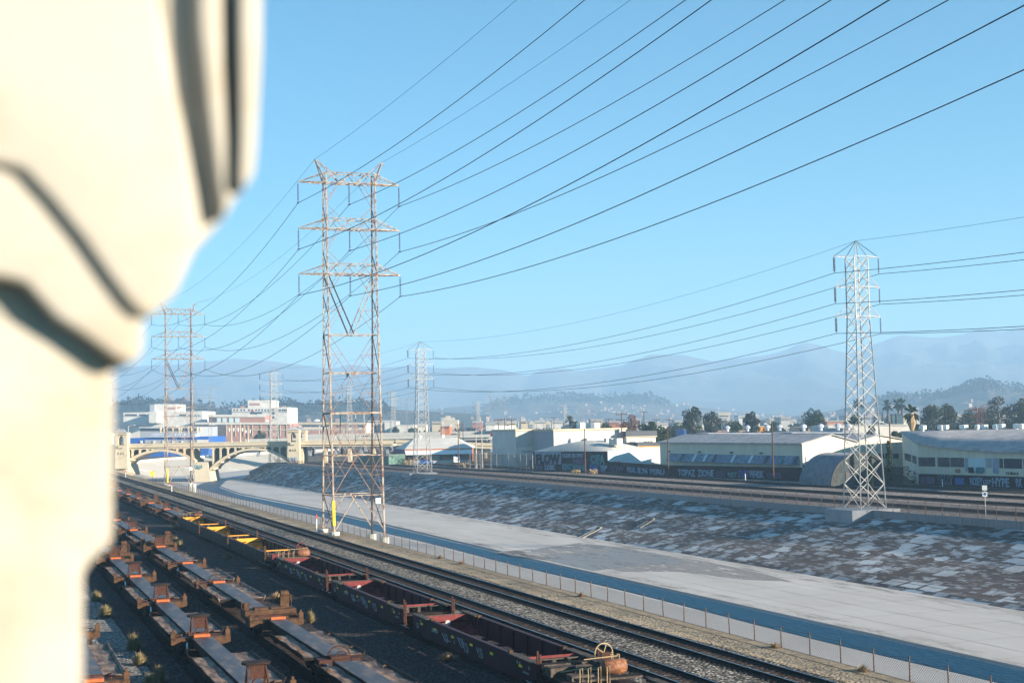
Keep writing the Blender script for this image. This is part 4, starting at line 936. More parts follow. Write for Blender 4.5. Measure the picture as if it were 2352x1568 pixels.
for i,(x,y) in enumerate([(39.2,124.),(39.2,118.),(39.1,91.5),(39.2,66),(39.15,58.)]):
    tuft(x,y,.45,.7,110,['tan weed clump at the fence foot beside the round concrete footing','second tan weed clump just nearer along the fence foot','small tan weed at the fence foot halfway to the right','tan weed at the fence foot left of the right-hand bottom posts','low tan weed at the fence foot near the bottom right'][i],'tumble')
# ================================================================ STONE PIER OF THE NEAR BRIDGE
def pier():
    r=empty('stone_pier',tuple(GY(200,900,2.2)),'large blurred ornate cream pier of the near bridge filling the left side','pier'); off=tuple(r.location)
    def slab(name,pts,Y,th,bev,mat='stone'):
        P=[GY(x,y,Y) for x,y in pts]
        m=MB(); m.prism(P,(0,th,0)); o=m.build(name,mt[mat],r,off=off)
        b=o.modifiers.new('b','BEVEL'); b.width=bev; b.segments=4; b.limit_method='ANGLE'; b.angle_limit=rad(25)
        for p in o.data.polygons: p.use_smooth=True
        return o
    Lx=-420
    slab('shaft',[(Lx,700),(262,760),(257,1245),(232,1268),(198,1300),(190,1320),(188,1760),(Lx,1760)],2.145,.38,.012)
    slab('core',[(Lx,-260),(560,-260),(556,400),(505,480),(430,570),(300,690),(262,755),(230,790),(Lx,700)],2.15,.36,.012)
    slab('lower_band',[(Lx,300),(0,300),(250,420),(330,600),(330,742),(326,815),(297,840),(262,824),(236,804),(181,765),(126,731),(55,650),(0,636),(Lx,636)],2.10,.38,.035)
    slab('capital',[(Lx,-260),(362,-260),(370,0),(394,150),(428,300),(452,430),(470,540),(450,571),(434,604),(406,670),(352,721),(330,738),(290,700),(247,643),(181,549),(110,461),(82,432),(50,393),(0,379),(Lx,379)],2.08,.42,.07)
    slab('recess_panel',[(360,-260),(480,-260),(530,480),(508,507),(450,573),(420,560),(380,300)],2.105,.36,.008)
    slab('inner_rib',[(446,-260),(508,-260),(516,150),(530,330),(541,460),(511,504),(497,440),(472,250),(452,60)],2.065,.42,.016)
    slab('recess_panel',[(500,-260),(570,-260),(570,415),(541,461),(515,460)],2.11,.36,.008)
    slab('edge_rib',[(549,-260),(602,-260),(600,120),(590,330),(584,395),(560,436),(549,420),(552,300)],2.045,.44,.016)
pier()
from mathutils import noise as mnoise
# ================================================================ ARCHED BRIDGE
BD=497.0; BW=13.0
def BP(px,z,d=0):
    # point on the bridge's near face (straight plane square to the view) at picture column px
    D=BD+d; x=(px-1176)/F*D; p=A0*D+R0*x; return Vector((p.x,p.y,z))
def BZ(px,py): return H+(YH(px)-py)*BD/F
def bridge():
    r=empty('arched_bridge',BP(470,0),'long cream concrete arched bridge crossing the channel in the distance','bridge'); off=tuple(r.location); IN=A0*BW
    def pris(name,pts,vec=None,mat='bridge',par=None,dd=0):
        m=MB(); m.prism([BP(x,z,dd) for x,z in pts],vec or IN); return m.build(name,mt[mat],r if par is None else par,off=off) if par is None else childof(m,name,mat,par)
    def childof(m,name,mat,par):
        o=m.build(name,mt[mat],None,off=off); o.location=(0,0,0); o.parent=par; return o
    zd=lambda px: 7.95 if px<640 else 7.95-(px-640)*.0022
    dz=1.9
    xs=[90,262,640,900]
    pris('deck',[(x,zd(x)-1.95) for x in xs]+[(x,zd(x)-1.15) for x in xs[::-1]],A0*BW)
    # two parapets with recessed baluster panels
    pp=pris('parapet',[(x,zd(x)-1.2) for x in xs]+[(x,zd(x)) for x in xs[::-1]],A0*.4,dd=-.25)
    pris('parapet',[(x,zd(x)-1.2) for x in xs]+[(x,zd(x)) for x in xs[::-1]],A0*.4,dd=BW)
    m=MB()
    for x0 in range(268,880,3):
        z=zd(x0)
        if (x0//3)%9 in (0,): continue
        a=BP(x0,z-.45,-.28);b=BP(x0+1.3,z-.45,-.28); m.quad(a,b,b+Vector((0,0,.2)),a+Vector((0,0,.2)))
    childof(m,'baluster_slots','concrete_grey',pp)['kind']='stuff'
    m=MB()
    for x in xs[:-1]:
        pass
    pris('cornice',[(x,zd(x)-1.3) for x in xs]+[(x,zd(x)-1.15) for x in xs[::-1]],A0*.3,dd=-.5)
    for x in (345,395,440,480,515,545,575,605,632):
        pris('bracket',[(x,zd(x)-2.2),(x+3,zd(x)-2.2),(x+3,zd(x)-1.9),(x,zd(x)-1.9)],A0*.5,dd=-.35)
    # arch rings
    def ring(px0,px1,zs0,zs1,zc,th,pxa=None):
        n=22; top=[];bot=[]
        for i in range(n+1):
            t=i/n; px=px0+(px1-px0)*t; u=(2*t-1); e=1-u*u
            zb=(zs0*(1-t)+zs1*t)+((zc)-(zs0+zs1)/2)*e**.92; bot.append((px,zb)); top.append((px,zb+th*(1+.5*u*u)))
        return top,bot
    arches=[(276,446,-.3,.6,5.1,.8),(478,659,-2.2,0.2,4.9,.8)]
    for k,(p0,p1,z0,z1,zc,th) in enumerate(arches):
        t,b=ring(p0,p1,z0,z1,zc,th); m=MB()
        for i in range(len(t)-1):
            q=[BP(*b[i],-.3),BP(*b[i+1],-.3),BP(*t[i+1],-.3),BP(*t[i],-.3)]; m.prism(q,A0*(BW+.6))
        m.build('arch',mt['bridge'],r,off=off)
        # spandrel walls
        px=p0+6
        while px<p1-3:
            tt=(px-p0)/(p1-p0); j=min(int(tt*22),21); zt=t[j][1]; zu=zd(px)-1.95
            if zu-zt>.5:
                m=MB(); m.prism([BP(px,zt-.5),BP(px+3.6,zt-.5),BP(px+3.6,zu),BP(px,zu)],IN); m.build('spandrel_column',mt['bridge'],r,off=off)
                # small arch head between columns
                m=MB(); pts=[BP(px+3.6,zu),BP(px+20,zu)]
                hd=[(px+3.6+16.4*i/8,zu-.9*(abs(i-4)/4)**2.2) for i in range(9)]
                m.prism([BP(a,b_,.2) for a,b_ in hd]+[BP(px+20,zu+.01,.2),BP(px+3.6,zu+.01,.2)],A0*.6); m.build('arch_head',mt['bridge'],r,off=off)
            px+=17
    # river pier with battered shoulders
    m=MB(); m.prism([BP(443,-5.8,-2.5),BP(481,-5.8,-2.5),BP(476,-1.6,-1),BP(474,1.2,0),BP(449,1.2,0),BP(445,-1.6,-1)],A0*(BW+3)); pr=m.build('river_pier',mt['bridge'],r,off=off)
    m=MB(); m.box(0,0,0,.01,.01,.01)
    text('DSAR',BP(443,-.9,-1.3),R0,(0,0,1),1.6,mt['graf_teal'],r,'graffiti',off=.05,wid=2.9,ext=.05)
    # abutments
    m=MB(); m.prism([BP(200,-2,-3),BP(290,-3,-3),BP(284,.5,-1),BP(270,3.0,0),BP(200,3.0,0)],A0*(BW+4)); m.build('abutment',mt['bridge'],r,off=off)
    m=MB(); m.prism([BP(90,-1,0),BP(262,-1,0),BP(262,6.2,0),BP(90,6.2,0)],IN); m.build('approach_wall',mt['bridge'],r,off=off)
    # pylons with arched openings and tiled caps
    def pylon(px0,px1,d0,dep,ztop,zbase,nm='pylon'):
        m=MB(); D1=d0
        w=px1-px0; a0,a1=px0+w*.26,px0+w*.72; zo0=zd(px0)-1.2; zo1=zo0+4.2
        def P(x,z,d): return BP(x,z,d)
        V=A0*dep
        m.prism([P(px0,zbase,d0),P(px1,zbase,d0),P(px1,zo0-1.5,d0),P(px0,zo0-1.5,d0)],V)
        m.prism([P(px0+.6,zo0-1.5,d0+.3),P(px1-.6,zo0-1.5,d0+.3),P(px1-.6,zo0,d0+.3),P(px0+.6,zo0,d0+.3)],A0*(dep-.6))
        m.prism([P(px0+.6,zo0,d0+.3),P(a0,zo0,d0+.3),P(a0,zo1,d0+.3),P(px0+.6,zo1,d0+.3)],A0*(dep-.6)); m.prism([P(a1,zo0,d0+.3),P(px1-.6,zo0,d0+.3),P(px1-.6,zo1,d0+.3),P(a1,zo1,d0+.3)],A0*(dep-.6))
        n=8; arc=[(a0+(a1-a0)*i/n, zo1-1.2+1.2*math.sin(math.pi*i/n)) for i in range(n+1)]
        m.prism([P(x,z,d0+.3) for x,z in arc]+[P(a1,zo1+.1,d0+.3),P(a0,zo1+.1,d0+.3)],A0*(dep-.6))
        m.prism([P(px0+.6,zo1,d0+.3),P(px1-.6,zo1,d0+.3),P(px1-.6,ztop-1.2,d0+.3),P(px0+.6,ztop-1.2,d0+.3)],A0*(dep-.6))
        m.prism([P(px0-.3,ztop-1.9,d0-.1),P(px1+.3,ztop-1.9,d0-.1),P(px1+.3,ztop-1.5,d0-.1),P(px0-.3,ztop-1.5,d0-.1)],A0*(dep+.2))
        o=m.build(nm,mt['bridge'],r,off=off)
        c=MB(); A_=[P(px0,ztop-1.2,d0),P(px1,ztop-1.2,d0),P(px1,ztop-1.2,d0+dep),P(px0,ztop-1.2,d0+dep)]; B_=[P(px0+w*.25,ztop,d0+dep*.3),P(px1-w*.25,ztop,d0+dep*.3),P(px1-w*.25,ztop,d0+dep*.7),P(px0+w*.25,ztop,d0+dep*.7)]
        c.add(A_+B_,[(0,1,5,4),(1,2,6,5),(2,3,7,6),(3,0,4,7),(4,5,6,7)]); childof(c,'tiled_cap','grey_roof',o)
        k=MB()
        for i in range(3): x=px0+w*(.3+.2*i); k.prism([P(x,zo0-2.2,d0-.3),P(x+w*.08,zo0-2.2,d0-.3),P(x+w*.08,zo0-1.5,d0-.3),P(x,zo0-1.5,d0-.3)],A0*.5)
        k.prism([P(a0-.5,zo0-.1,d0-.2),P(a1+.5,zo0-.1,d0-.2),P(a1+.5,zo0+.9,d0-.2),P(a0-.5,zo0+.9,d0-.2)],A0*.2); childof(k,'balcony','bridge',o)
        return o
    pylon(656.5,684,-4,4.5,12.9,-.6); pylon(677,700,BW-2,4.5,12.7,-.6); pylon(262,290,-3,4.5,13.2,-.5); pylon(236,254,BW-2,4,13,-.5)
    text('CTE',BP(659.5,.9,-4.25),R0,(0,0,1),2.0,mt['graf_pale'],r,'graffiti',off=.06,wid=3.0,ext=.05)
    text('SNOS',BP(658,-.35,-4.25),R0,(0,0,1),1.2,mt['graf_black'],r,'graffiti',off=.04,wid=3.6,ext=.05)
    for x in (684,739,795,850): 
        m=MB(); m.prism([BP(x,-.5,1),BP(x+8,-.5,1),BP(x+8,zd(x)-1.9,1),BP(x,zd(x)-1.9,1)],A0*3); m.prism([BP(x,-.5,9),BP(x+8,-.5,9),BP(x+8,zd(x)-1.9,9),BP(x,zd(x)-1.9,9)],A0*3); m.build('approach_pier',mt['bridge'],r,off=off)
    return r
bridge()
def approach():
    # descending approach seen behind the dock building
    r=empty('bridge_approach',BP(1000,0,22),'cream balustraded ramp continuing from the bridge behind the grey hip-roofed dock','bridge ramp'); off=tuple(r.location)
    xs=[(905,7.36),(1000,6.5),(1140,5.3)]
    m=MB(); m.prism([BP(x,z-2,22) for x,z in xs]+[BP(x,z-.9,22) for x,z in xs[::-1]],A0*12); m.build('deck',mt['bridge'],r,off=off)
    m=MB(); m.prism([BP(x,z-1,21.7) for x,z in xs]+[BP(x,z+.1,21.7) for x,z in xs[::-1]],A0*.5); m.build('parapet',mt['bridge'],r,off=off)
    for x in (925,980,1040,1075,1108): 
        m=MB(); m.prism([BP(x,-.5,24),BP(x+5,-.5,24),BP(x+5,5,24),BP(x,5,24)],A0*6); m.build('pier',mt['bridge'],r,off=off)
approach()
def lamp(p,h,label,double=False,grp='lamp posts on the bridge',arm=0):
    r=empty('street_lamp',p,label,'street lamp',grp); m=MB(); m.tube([(0,0,0),(0,0,h*.2),(0,0,h)],[.32,.2,.11],8); m.build('post',mt['bridge'] if not arm else mt['post_pale'],r)
    if arm:
        m=MB(); m.tube([(0,0,h-.5),(arm*.5,0,h+.1),(arm*2.2,0,h+.3)],.06,5); m.build('arm',mt['post_pale'],r); MB().box(arm*2.2-.4,-.15,h+.2,arm*2.2+.4,.15,h+.4).build('lamp_head',mt['grey_wall'],r)
    else:
        for s in (-1,1):
            m=MB(); m.bar((0,0,h*.62),(s*.75,0,h*.62),.06); m.build('arm',mt['post_pale'],r); MB().tube([(s*.75,0,h*.55),(s*.75,0,h*.72)],[.12,.25],8).build('lantern',mt['white'],r)
for i,(px,pt,lb) in enumerate([(529,968,'lamp post on the bridge left of the two closest together, before the dark brick block'),(549,968,'lamp post on the bridge right of its twin, before the brick corner'),(566.5,975,'bare pale pole on the bridge parapet just right of the twin lamps')]):
    p=BP(px,7.6,0 if i<2 else 3); lamp(p,BZ(px,pt)-7.6,lb)
for i,(px,pt,D) in enumerate([(294.5,978,512),(1016,965,560),(1093,998,400),(1106,985,405),(1019,962,575)]):
    p=GD(px,pt,D); lamp(Vector((p.x,p.y,0 if i else 7)),p.z-(0 if i else 7),['lamp on the bridge beside its left pylon','tall thin lamp over the freeway left of the leaning wooden poles','curved street lamp at the underpass by the truck','second street lamp by the underpass, nearer the white warehouse','taller thin lamp over the freeway beside the dock roof end'][i],arm=1 if i!=2 else -1,grp='street lamps by the freeway')
# ================================================================ BUILDINGS
def face_box(name,label,cat,pxl,pxr,pyt,D,depth,mat,base=0.,grp=None,roof=None,z=None):
    """block square to the view at distance D: returns root + helper to place things on its near face"""
    def W(px,zz,d=0): x=(px-1176)/F*D; p=A0*(D+d)+R0*(x); return Vector((p.x,p.y,zz))
    zt=z if z is not None else H+(YH((pxl+pxr)/2)-pyt)*D/F
    r=empty(name,W(pxl,base),label,cat,grp); off=tuple(r.location)
    m=MB(); m.prism([W(pxl,base),W(pxr,base),W(pxr,zt),W(pxl,zt)],A0*depth); m.build('walls',mt[mat],r,off=off)
    if roof: 
        m=MB(); m.prism([W(pxl-.5,zt,-.3),W(pxr+.5,zt,-.3),W(pxr+.5,zt+.5*D/500,-.3),W(pxl-.5,zt+.5*D/500,-.3)],A0*(depth+.6)); m.build('roof',mt[roof],r,off=off)
    Zf=lambda px,py: H+(YH(px)-py)*D/F
    def rect(nm,a,b,t,bt,mt_,d=.15,dep=None):
        m=MB(); m.prism([W(a,Zf(a,bt),-d),W(b,Zf(b,bt),-d),W(b,Zf(b,t),-d),W(a,Zf(a,t),-d)],A0*(dep or d*1.5)); return m.build(nm,mt[mt_],r,off=off)
    return r,rect,W,Zf
# left background
r,rect,W,Zf=face_box('dark_flat_roofed_building','long dark building with a grey fascia behind the blue shed, left of the brick complex','building',319,449,980,850,60,'grey_wall')
rect('fascia',318,450,979,982,'metal_roof',.6,1.5); rect('window_band',320,447,983,988,'glass',.3)
for i,x in enumerate((360,380,392)): rect('roof_unit',x,x+9,976+i%2,979,'white_wall',-3,4)
r,rect,W,Zf=face_box('blue_shed','bright blue metal shed with grey sloped roofs and round vents behind the bridge parapet','shed',286,477,1003,690,40,'blue')
for a,b in ((336,350),(350,372),(374,394),(396,415),(418,441)):
    m=MB(); m.prism([W(a,Zf(a,1003),-1),W(b+6,Zf(b,1003),-1),W(b,Zf(b,994),6),W(a+6,Zf(a,994),6)],A0*8); m.build('sloped_roof',mt['metal_roof'],r,off=tuple(r.location))
for x in (357,365,385.5,400,404.5,421.5,427.5,442,449):
    c=W(x,Zf(x,993),8); k=.21; m=MB(); m.tube([c,c+Vector((0,0,5.5*k)),c+Vector((0,0,6*k)),c+Vector((0,0,8.*k*1.4)),c+Vector((0,0,9*k*1.5))],[.35,.35,.62,.62,.05],8); m.build('roof_vent',mt['bridge'],r,off=tuple(r.location))
rect('grey_plinth',330,477,1009,1016,'grey_wall',.2); rect('white_end',449,476,1008,1015,'white_wall',.4)
for x in (320,349,371,393,413,434): rect('white_panel',x,x+5,1010.5,1016.5,'white_wall',.6)
def jail(lb,xl,xr,yt,ux0,ux1,uyt,D,win,shade=None):
    r,rect,W,Zf=face_box('jail_block',lb,'building',xl,xr,yt,D,60,'white_wall',grp='pale jail blocks on the skyline')
    m=MB(); zt=Zf((xl+xr)/2,yt); m.prism([W(ux0,zt,8),W(ux1,zt,8),W(ux1,Zf(ux1,uyt),8),W(ux0,Zf(ux0,uyt),8)],A0*40); m.build('upper_block',mt['white_wall'],r,off=tuple(r.location))
    rect('red_band',ux0+(ux1-ux0)*.62 if ux0<400 else ux0+6,ux1 if ux0<400 else ux0+28,uyt+7,uyt+12,'brick',-7.6,.6)
    for a,b in win[0]: rect('window_strip',a,b,win[1],win[2],'glass',.2)
    for x in win[3]: rect('window',x,x+2.2,win[4],win[4]+4,'glass',.3)
    rect('ledge',xl,xr,yt+9,yt+10,'grey_wall',.5)
    return r,rect,W,Zf
r,rect,W,Zf=jail('pale stepped block with a red band near its top, behind the blue shed',281,462,944.5,347,397,926.5,1350,([(285,312),(318,333),(410,425)],950,955,[289,296,303,320,327,411,418,432,439,446,453],951)[:5])
rect('side_face',338,349,928,947,'grey_wall',-6,12); rect('pale_wing',286,336,967,975,'white_wall',4,6)
m=MB(); m.prism([W(352,Zf(352,970),-20),W(370,Zf(370,970),-20),W(370,Zf(370,944.6),-20),W(352,Zf(352,944.6),-20)],A0*20); m.build('stair_tower',mt['white_wall'],r,off=tuple(r.location))
r,rect,W,Zf=jail('pale jail block behind the brick complex, its rows of small windows below a red-topped penthouse',530,658,934.5,563,618,916.8,1300,([],0,0,[535,542,551,558,569,576,585,592,599,606,613,632,638,641,646,650,654],938)[:5])
for y in (937,945,953.5): rect('stair_window',622,628,y,y+5.5,'glass',.3)
rect('dark_screen',574,600,945,948.5,'glass',.5); rect('pale_blue_panel',588,600,948.6,954,'lightblue',.5); rect('side_face',520,531,936,966,'grey_wall',-4,10); rect('red_flag',578,581,941,943.5,'red',1)
for x in (546,582,600,640): rect('red_roof_box',x,x+9,930.5,934.5,'brick',-9,4)
r,rect,W,Zf=face_box('brick_complex','low red brick warehouse with white fascia and helicopters on its roof, behind the bridge','building',447,663,973,1000,50,'brick')
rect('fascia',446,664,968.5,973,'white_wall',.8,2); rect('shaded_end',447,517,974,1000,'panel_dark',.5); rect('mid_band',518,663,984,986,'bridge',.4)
for x in (460,477,494,517,537,557,576,596,616,640,655): rect('pilaster',x,x+1.4,973,1000,'bridge',.5)
m=MB(); m.prism([W(470,Zf(470,969),10),W(600,Zf(600,969),10),W(600,Zf(600,952),10),W(470,Zf(470,952),10)],A0*30); m.build('upper_storey',mt['brick'],r,off=tuple(r.location)); rect('upper_fascia',469,601,950.5,956,'white_wall',-9.4,1)
for a,b in ((489,498),(502,511),(517,527),(531,541)): rect('upper_window',a,b,958,968,'lightblue',-9.5,.4)
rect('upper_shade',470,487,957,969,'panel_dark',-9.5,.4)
r,rect,W,Zf=face_box('brick_office','long brick building with white columns and slatted window bays behind the bridge pylon','building',684,839,971,1010,50,'white_wall')
rect('fascia',683,840,968,972.5,'bridge',.9,2); rect('mid_band',690,838,982,984,'bridge',.5)
for a,b in ((756,782),(785,800),(808,822),(830,836)): rect('brick_panel',a,b,973,981,'brick',.3)
for a,b in ((692,710),(712,730),(734,752)): rect('brick_panel',a,b,986,996,'brick',.3); rect('louvre_bay',a,b,975,978,'glass',.3)
for a,b in ((756,770),(772,786),(790,804),(808,822),(824,836)): rect('brick_panel',a,b,986,996,'brick',.3)
for a,b in ((770,781),(797,806),(820,831)): rect('louvre_bay',a,b,975,978,'glass',.45)
def heli(px,py,D,label):
    p=GD(px,py,D); r=empty('helicopter',(p.x,p.y,p.z-1.5),label,'helicopter','helicopters parked on the brick roof'); r.rotation_euler=(0,0,-PSI)
    m=MB(); m.tube([(-2.4,0,1.3),(-1.6,0,1.5),(0,0,1.7),(1.4,0,1.7),(2.2,0,1.6)],[.3,.8,1.0,.7,.3],8); m.build('fuselage',mt['white'],r)
    m=MB(); m.tube([(1.8,0,1.9),(6.0,0,2.2)],[.3,.12],6); m.prism([(5.7,-.05,2.0),(6.4,-.05,3.4),(6.8,-.05,3.4),(6.2,-.05,2.0)],(0,.1,0)); m.build('tail',mt['graf_black'],r)
    m=MB(); m.bar((-4.5,0,2.9),(4.5,0,2.9),.15,.05); m.bar((0,0,2.4),(0,0,2.9),.1); m.build('rotor',mt['graf_black'],r)
    m=MB(); 
    for s in (-.8,.8): m.bar((-1.8,s,.05),(1.6,s,.05),.1); m.bar((-.8,s,.05),(-.8,0,.9),.08); m.bar((.8,s,.05),(.8,0,.9),.08)
    m.build('skids',mt['graf_black'],r)
for i,(px,py) in enumerate([(490,967),(509,967),(529,967.5),(553,968),(577,968),(795,965),(862-180,965.5)]):
    pass
for i,(px,py,lb) in enumerate([(493,966.5,'small helicopter parked on the brick roof, leftmost in its row'),(513,967,'second parked helicopter from the left on the brick roof'),(558,967.5,'parked helicopter on the brick roof under the pale jail block'),(792-180,967.5,'parked helicopter at the right end of the brick roof'),(728,966,'white helicopter parked on the office roof right of the bridge pylon')]): heli(px,py,1012 if px<700 else 1020,lb)
r,rect,W,Zf=face_box('parking_structure','open grey parking structure with rows of dark decks, right of the brick office','building',840,894,963,1150,50,'grey_wall')
for y in (964,969,974,979,984): rect('deck_rail',839,895,y,y+2,'white_wall',.8,1.2)
for x in (850,862,874,886): rect('column',x,x+1.2,964,992,'white_wall',.9,1)
for (a,b,yt,D,nm,lb,ma) in [(880,906,965,1120,'white_box_building','tall white blank box beside the parking structure','white_wall'),(905,947,973.5,1090,'low_white_building','low white blank building left of the white riverside tower','white_wall'),
    (1010,1048,962,1500,'pale_far_building','pale pinkish stepped building far beyond the freeway','bridge'),(1141,1165,971,700,'white_commercial_building','small white block behind the billboard','white_wall'),
    (1646,1672,943.5,1300,'tan_block','tan windowless block on the horizon beside the largest grey tree','bridge'),(1726,1756,974,620,'yellow_building','yellow flat-roofed building behind the sawtooth roofs, smaller one','yellow'),(1842,1895,975,560,'yellow_warehouse','yellow warehouse with white roof edge between the sawtooth roofs and the big tower','bridge'),
    (1894,1936,962,640,'red_and_white_building','red building with a white upper part right of the dark round tree','brick'),(1896,2082,970.5,520,'long_white_warehouse','long white ribbed warehouse behind the big white tower','white_wall'),
    (1566,1623,982,600,'blue_sign_building','blue-grey building with white lettering, left of the sawtooth roofs','graf_blue'),(1630,1735,985,560,'red_low_building','low red building strip under the far yellow building','brick_dark'),(1500,1545,1006,520,'blue_storage_shed','dark blue shed behind the small two-storey white house','graf_blue'),
    (1930,1960,978,480,'grey_sloped_shed','grey shed roof left of the long white warehouse','grey_roof')]:
    r,rect,W,Zf=face_box(nm,lb,'building',a,b,yt,D,30 if D<1000 else 40,ma)
    rect('parapet_trim',a-.3,b+.3,yt-.8,yt+.4,'white_wall',.4,1)
    if nm=='blue_sign_building': text('SERVICE',W(1584,Zf(1584,988),-.3),R0,(0,0,1),1.2,mt['white'],r,'sign_lettering',wid=4); rect('white_stripe',1584,1600,990,992,'white',.3)
    if nm in('yellow_building','yellow_warehouse'):
        rect('roller_door',a+4,a+9,yt+3,yt+9,'panel_dark',.2)
    if nm=='tan_block': rect('window_row',a+2,b-3,yt+6,yt+9,'glass',.3)
    if nm=='pale_far_building': rect('upper_tier',a+6,b-8,yt-6,yt,'bridge',-4,8); rect('top_tier',a+10,b-18,yt-10,yt-6,'bridge',-4,8)
# elevated freeway
r=empty('freeway_viaduct',GD(900,1000,620),'pale elevated freeway running behind the bridge','viaduct'); off=tuple(r.location)
for (a,b,yt,D,th,nm) in [(560,1125,1000,640,1.1,'near_deck'),(690,1190,992,720,1.4,'far_deck')]:
    def Wv(px,z,d=0): x=(px-1176)/F*D; p=A0*(D+d)+R0*x; return Vector((p.x,p.y,z))
    z=H+(YH(850)-yt)*D/F; m=MB(); m.prism([Wv(a,z-1.2*th),Wv(b,z-1.2*th-.0),Wv(b,z),Wv(a,z)],A0*.5); m.prism([Wv(a,z-2.2*th,1),Wv(b,z-2.2*th,1),Wv(b,z-1.0*th,1),Wv(a,z-1.0*th,1)],A0*18); m.build(nm,mt['concrete_light'],r,off=off)
    for px in range(a+20,b,60): m=MB(); m.prism([Wv(px,-.1,6),Wv(px+6,-.1,6),Wv(px+6,z-2,6),Wv(px,z-2,6)],A0*3); m.build('column',mt['concrete_grey'],r,off=off)
def car(P,rz,label,paint='car_white',grp='small cars on the far streets',cat='car',van=False):
    r=empty('parked_car',P,label,cat,grp); r.rotation_euler=(0,0,rz); L,Wd,Hh=(4.6,1.8,1.45) if not van else (5.4,2.0,2.2)
    m=MB(); b=[(-L/2,.3),(L/2,.3),(L/2,.85),(L*.28,.95)] + ([(L*.30,Hh*.8),(L*.2,Hh),(-L/2,Hh)] if van else [(L*.12,Hh),(-L*.28,Hh),(-L*.42,1.0),(-L/2,.9)])
    m.prism([(x,-Wd/2,z) for x,z in b],(0,Wd,0)); m.build('body',mt[paint],r)
    m=MB()
    for s in (-1,1): m.prism([(-L*.25,s*Wd/2,1.0),(L*.2,s*Wd/2,1.0),(L*.11,s*Wd/2,Hh-.12),(-L*.25,s*Wd/2,Hh-.12)],(0,s*.02,0))
    m.prism([(L*.275,-Wd*.42,1.0),(L*.275,Wd*.42,1.0),(L*.19,Wd*.4,Hh-.1),(L*.19,-Wd*.4,Hh-.1)],(.05,0,.02)); m.build('windows',mt['glass'],r)
    for x in (-L*.31,L*.31):
        for s in (-1,1): MB().tube([(x,s*Wd*.42,.34),(x,s*Wd*.52,.34)],.34,10).build('wheel',mt['rubber'],r)
    return r
for i,(px,lb,pt,dz) in enumerate([(776,'pale car on the freeway seen through the rusty tower','car_white',0),(838,'dark car on the freeway right of the rusty tower','car_dark',0),(1040,'dark car on the freeway above the dock roof','car_dark',1),(1096,'blue-grey car on the freeway left of the cream corner building','car_dark',1),(820,'pale pickup-like car following on the freeway','car_white',0)]):
    z=H+(YH(850)-1000)*640/F-.9; x=(px-1176)/F*646; p=A0*646+R0*x; car(Vector((p.x,p.y,z)),-PSI,lb,pt)
# dock building with hip roof, awning and purple end
D=470
def Wd_(px,z,d=0): x=(px-1176)/F*D; p=A0*(D+d)+R0*x; return Vector((p.x,p.y,z))
Zd_=lambda px,py: H+(YH(px)-py)*D/F
r=empty('dock_building',Wd_(926,0),'loading dock building with a big pale grey hip roof, white awning and orange brick base','building'); off=tuple(r.location)
e=Zd_(1000,1028); rz_=Zd_(990,1004)
m=MB(); m.prism([Wd_(926,0),Wd_(1079,0),Wd_(1079,e),Wd_(926,e)],A0*20); m.build('walls',mt['brick_dark'],r,off=off)
m=MB(); m.prism([Wd_(884,0,26),Wd_(926,0,.2),Wd_(926,e,.2),Wd_(884,e,26)],R0*.4); m.build('tagged_end_wall',mt['graf_purple'],r,off=off)
m=MB(); A_=[Wd_(925,e,-1),Wd_(1080.5,e,-1),Wd_(1086,e,27),Wd_(886,e,27)]; B_=[Wd_(941,rz_,12),Wd_(1043,rz_,12)]
m.add(A_+B_,[(0,1,5,4),(1,2,5),(2,3,4,5),(3,0,4)]); m.build('hip_roof',mt['white_wall'],r,off=off)
m=MB(); m.prism([Wd_(925,e-.35,-1.2),Wd_(1080.5,e-.35,-1.2),Wd_(1080.5,e+.15,-1.2),Wd_(925,e+.15,-1.2)],A0*.3); m.build('brick_eave',mt['brick_dark'],r,off=off)
m=MB(); m.prism([Wd_(926,e-.4,-1.1),Wd_(1080,e-.4,-1.1),Wd_(1080,e-1.7,-4.5),Wd_(930,e-1.7,-4.5)],Vector((0,0,.12))); m.build('awning',mt['white'],r,off=off)
for a,b,t,bt,ma in ((952,966,1042,1052,'panel_dark'),(982,1005,1043,1054,'concrete_light'),(1006,1061,1047,1055,'brick'),(930,948,1040,1050,'glass'),(1006,1060,1038,1046,'glass')):
    m=MB(); m.prism([Wd_(a,Zd_(a,bt),-.15),Wd_(b,Zd_(b,bt),-.15),Wd_(b,Zd_(b,t),-.15),Wd_(a,Zd_(a,t),-.15)],A0*.2); m.build('dock_door',mt[ma],r,off=off)
m=MB(); m.prism([Wd_(926,0,-6),Wd_(1079,0,-6),Wd_(1079,.9,-6),Wd_(926,.9,-6)],A0*6); m.build('loading_platform',mt['concrete_light'],r,off=off)
text('LUVY SHIM',Wd_(884,1.6,25.4)+Vector((-.3,-.3,0)),Wd_(926,0,.2)-Wd_(884,0,26),(0,0,1),2.2,mt['graf_black'],r,'graffiti',off=.03,wid=20,ext=.1)
for x in (955,1008): m=MB(); c=Wd_(x,rz_-.5,14); m.tube([c,c+Vector((0,0,.8)),c+Vector((0,0,.9)),c+Vector((0,0,1.5))],[.4,.4,.7,.5],8); m.build('roof_vent',mt['white'],r,off=off)
# cream corner pylon building
r,rect,W,Zf=face_box('cream_pylon_building','tall cream art-deco corner block right of the ramp, behind the truck','building',1136,1171,988,455,14,'bridge')
rect('arched_window',1144,1148,1005,1025,'concrete_grey',.2); rect('cornice',1135,1172,998,999.5,'bridge',.5,1); rect('base_band',1135,1172,1022,1024,'bridge',.4,1); rect('red_tank',1121,1136,991.5,999.5,'red',-9,4)
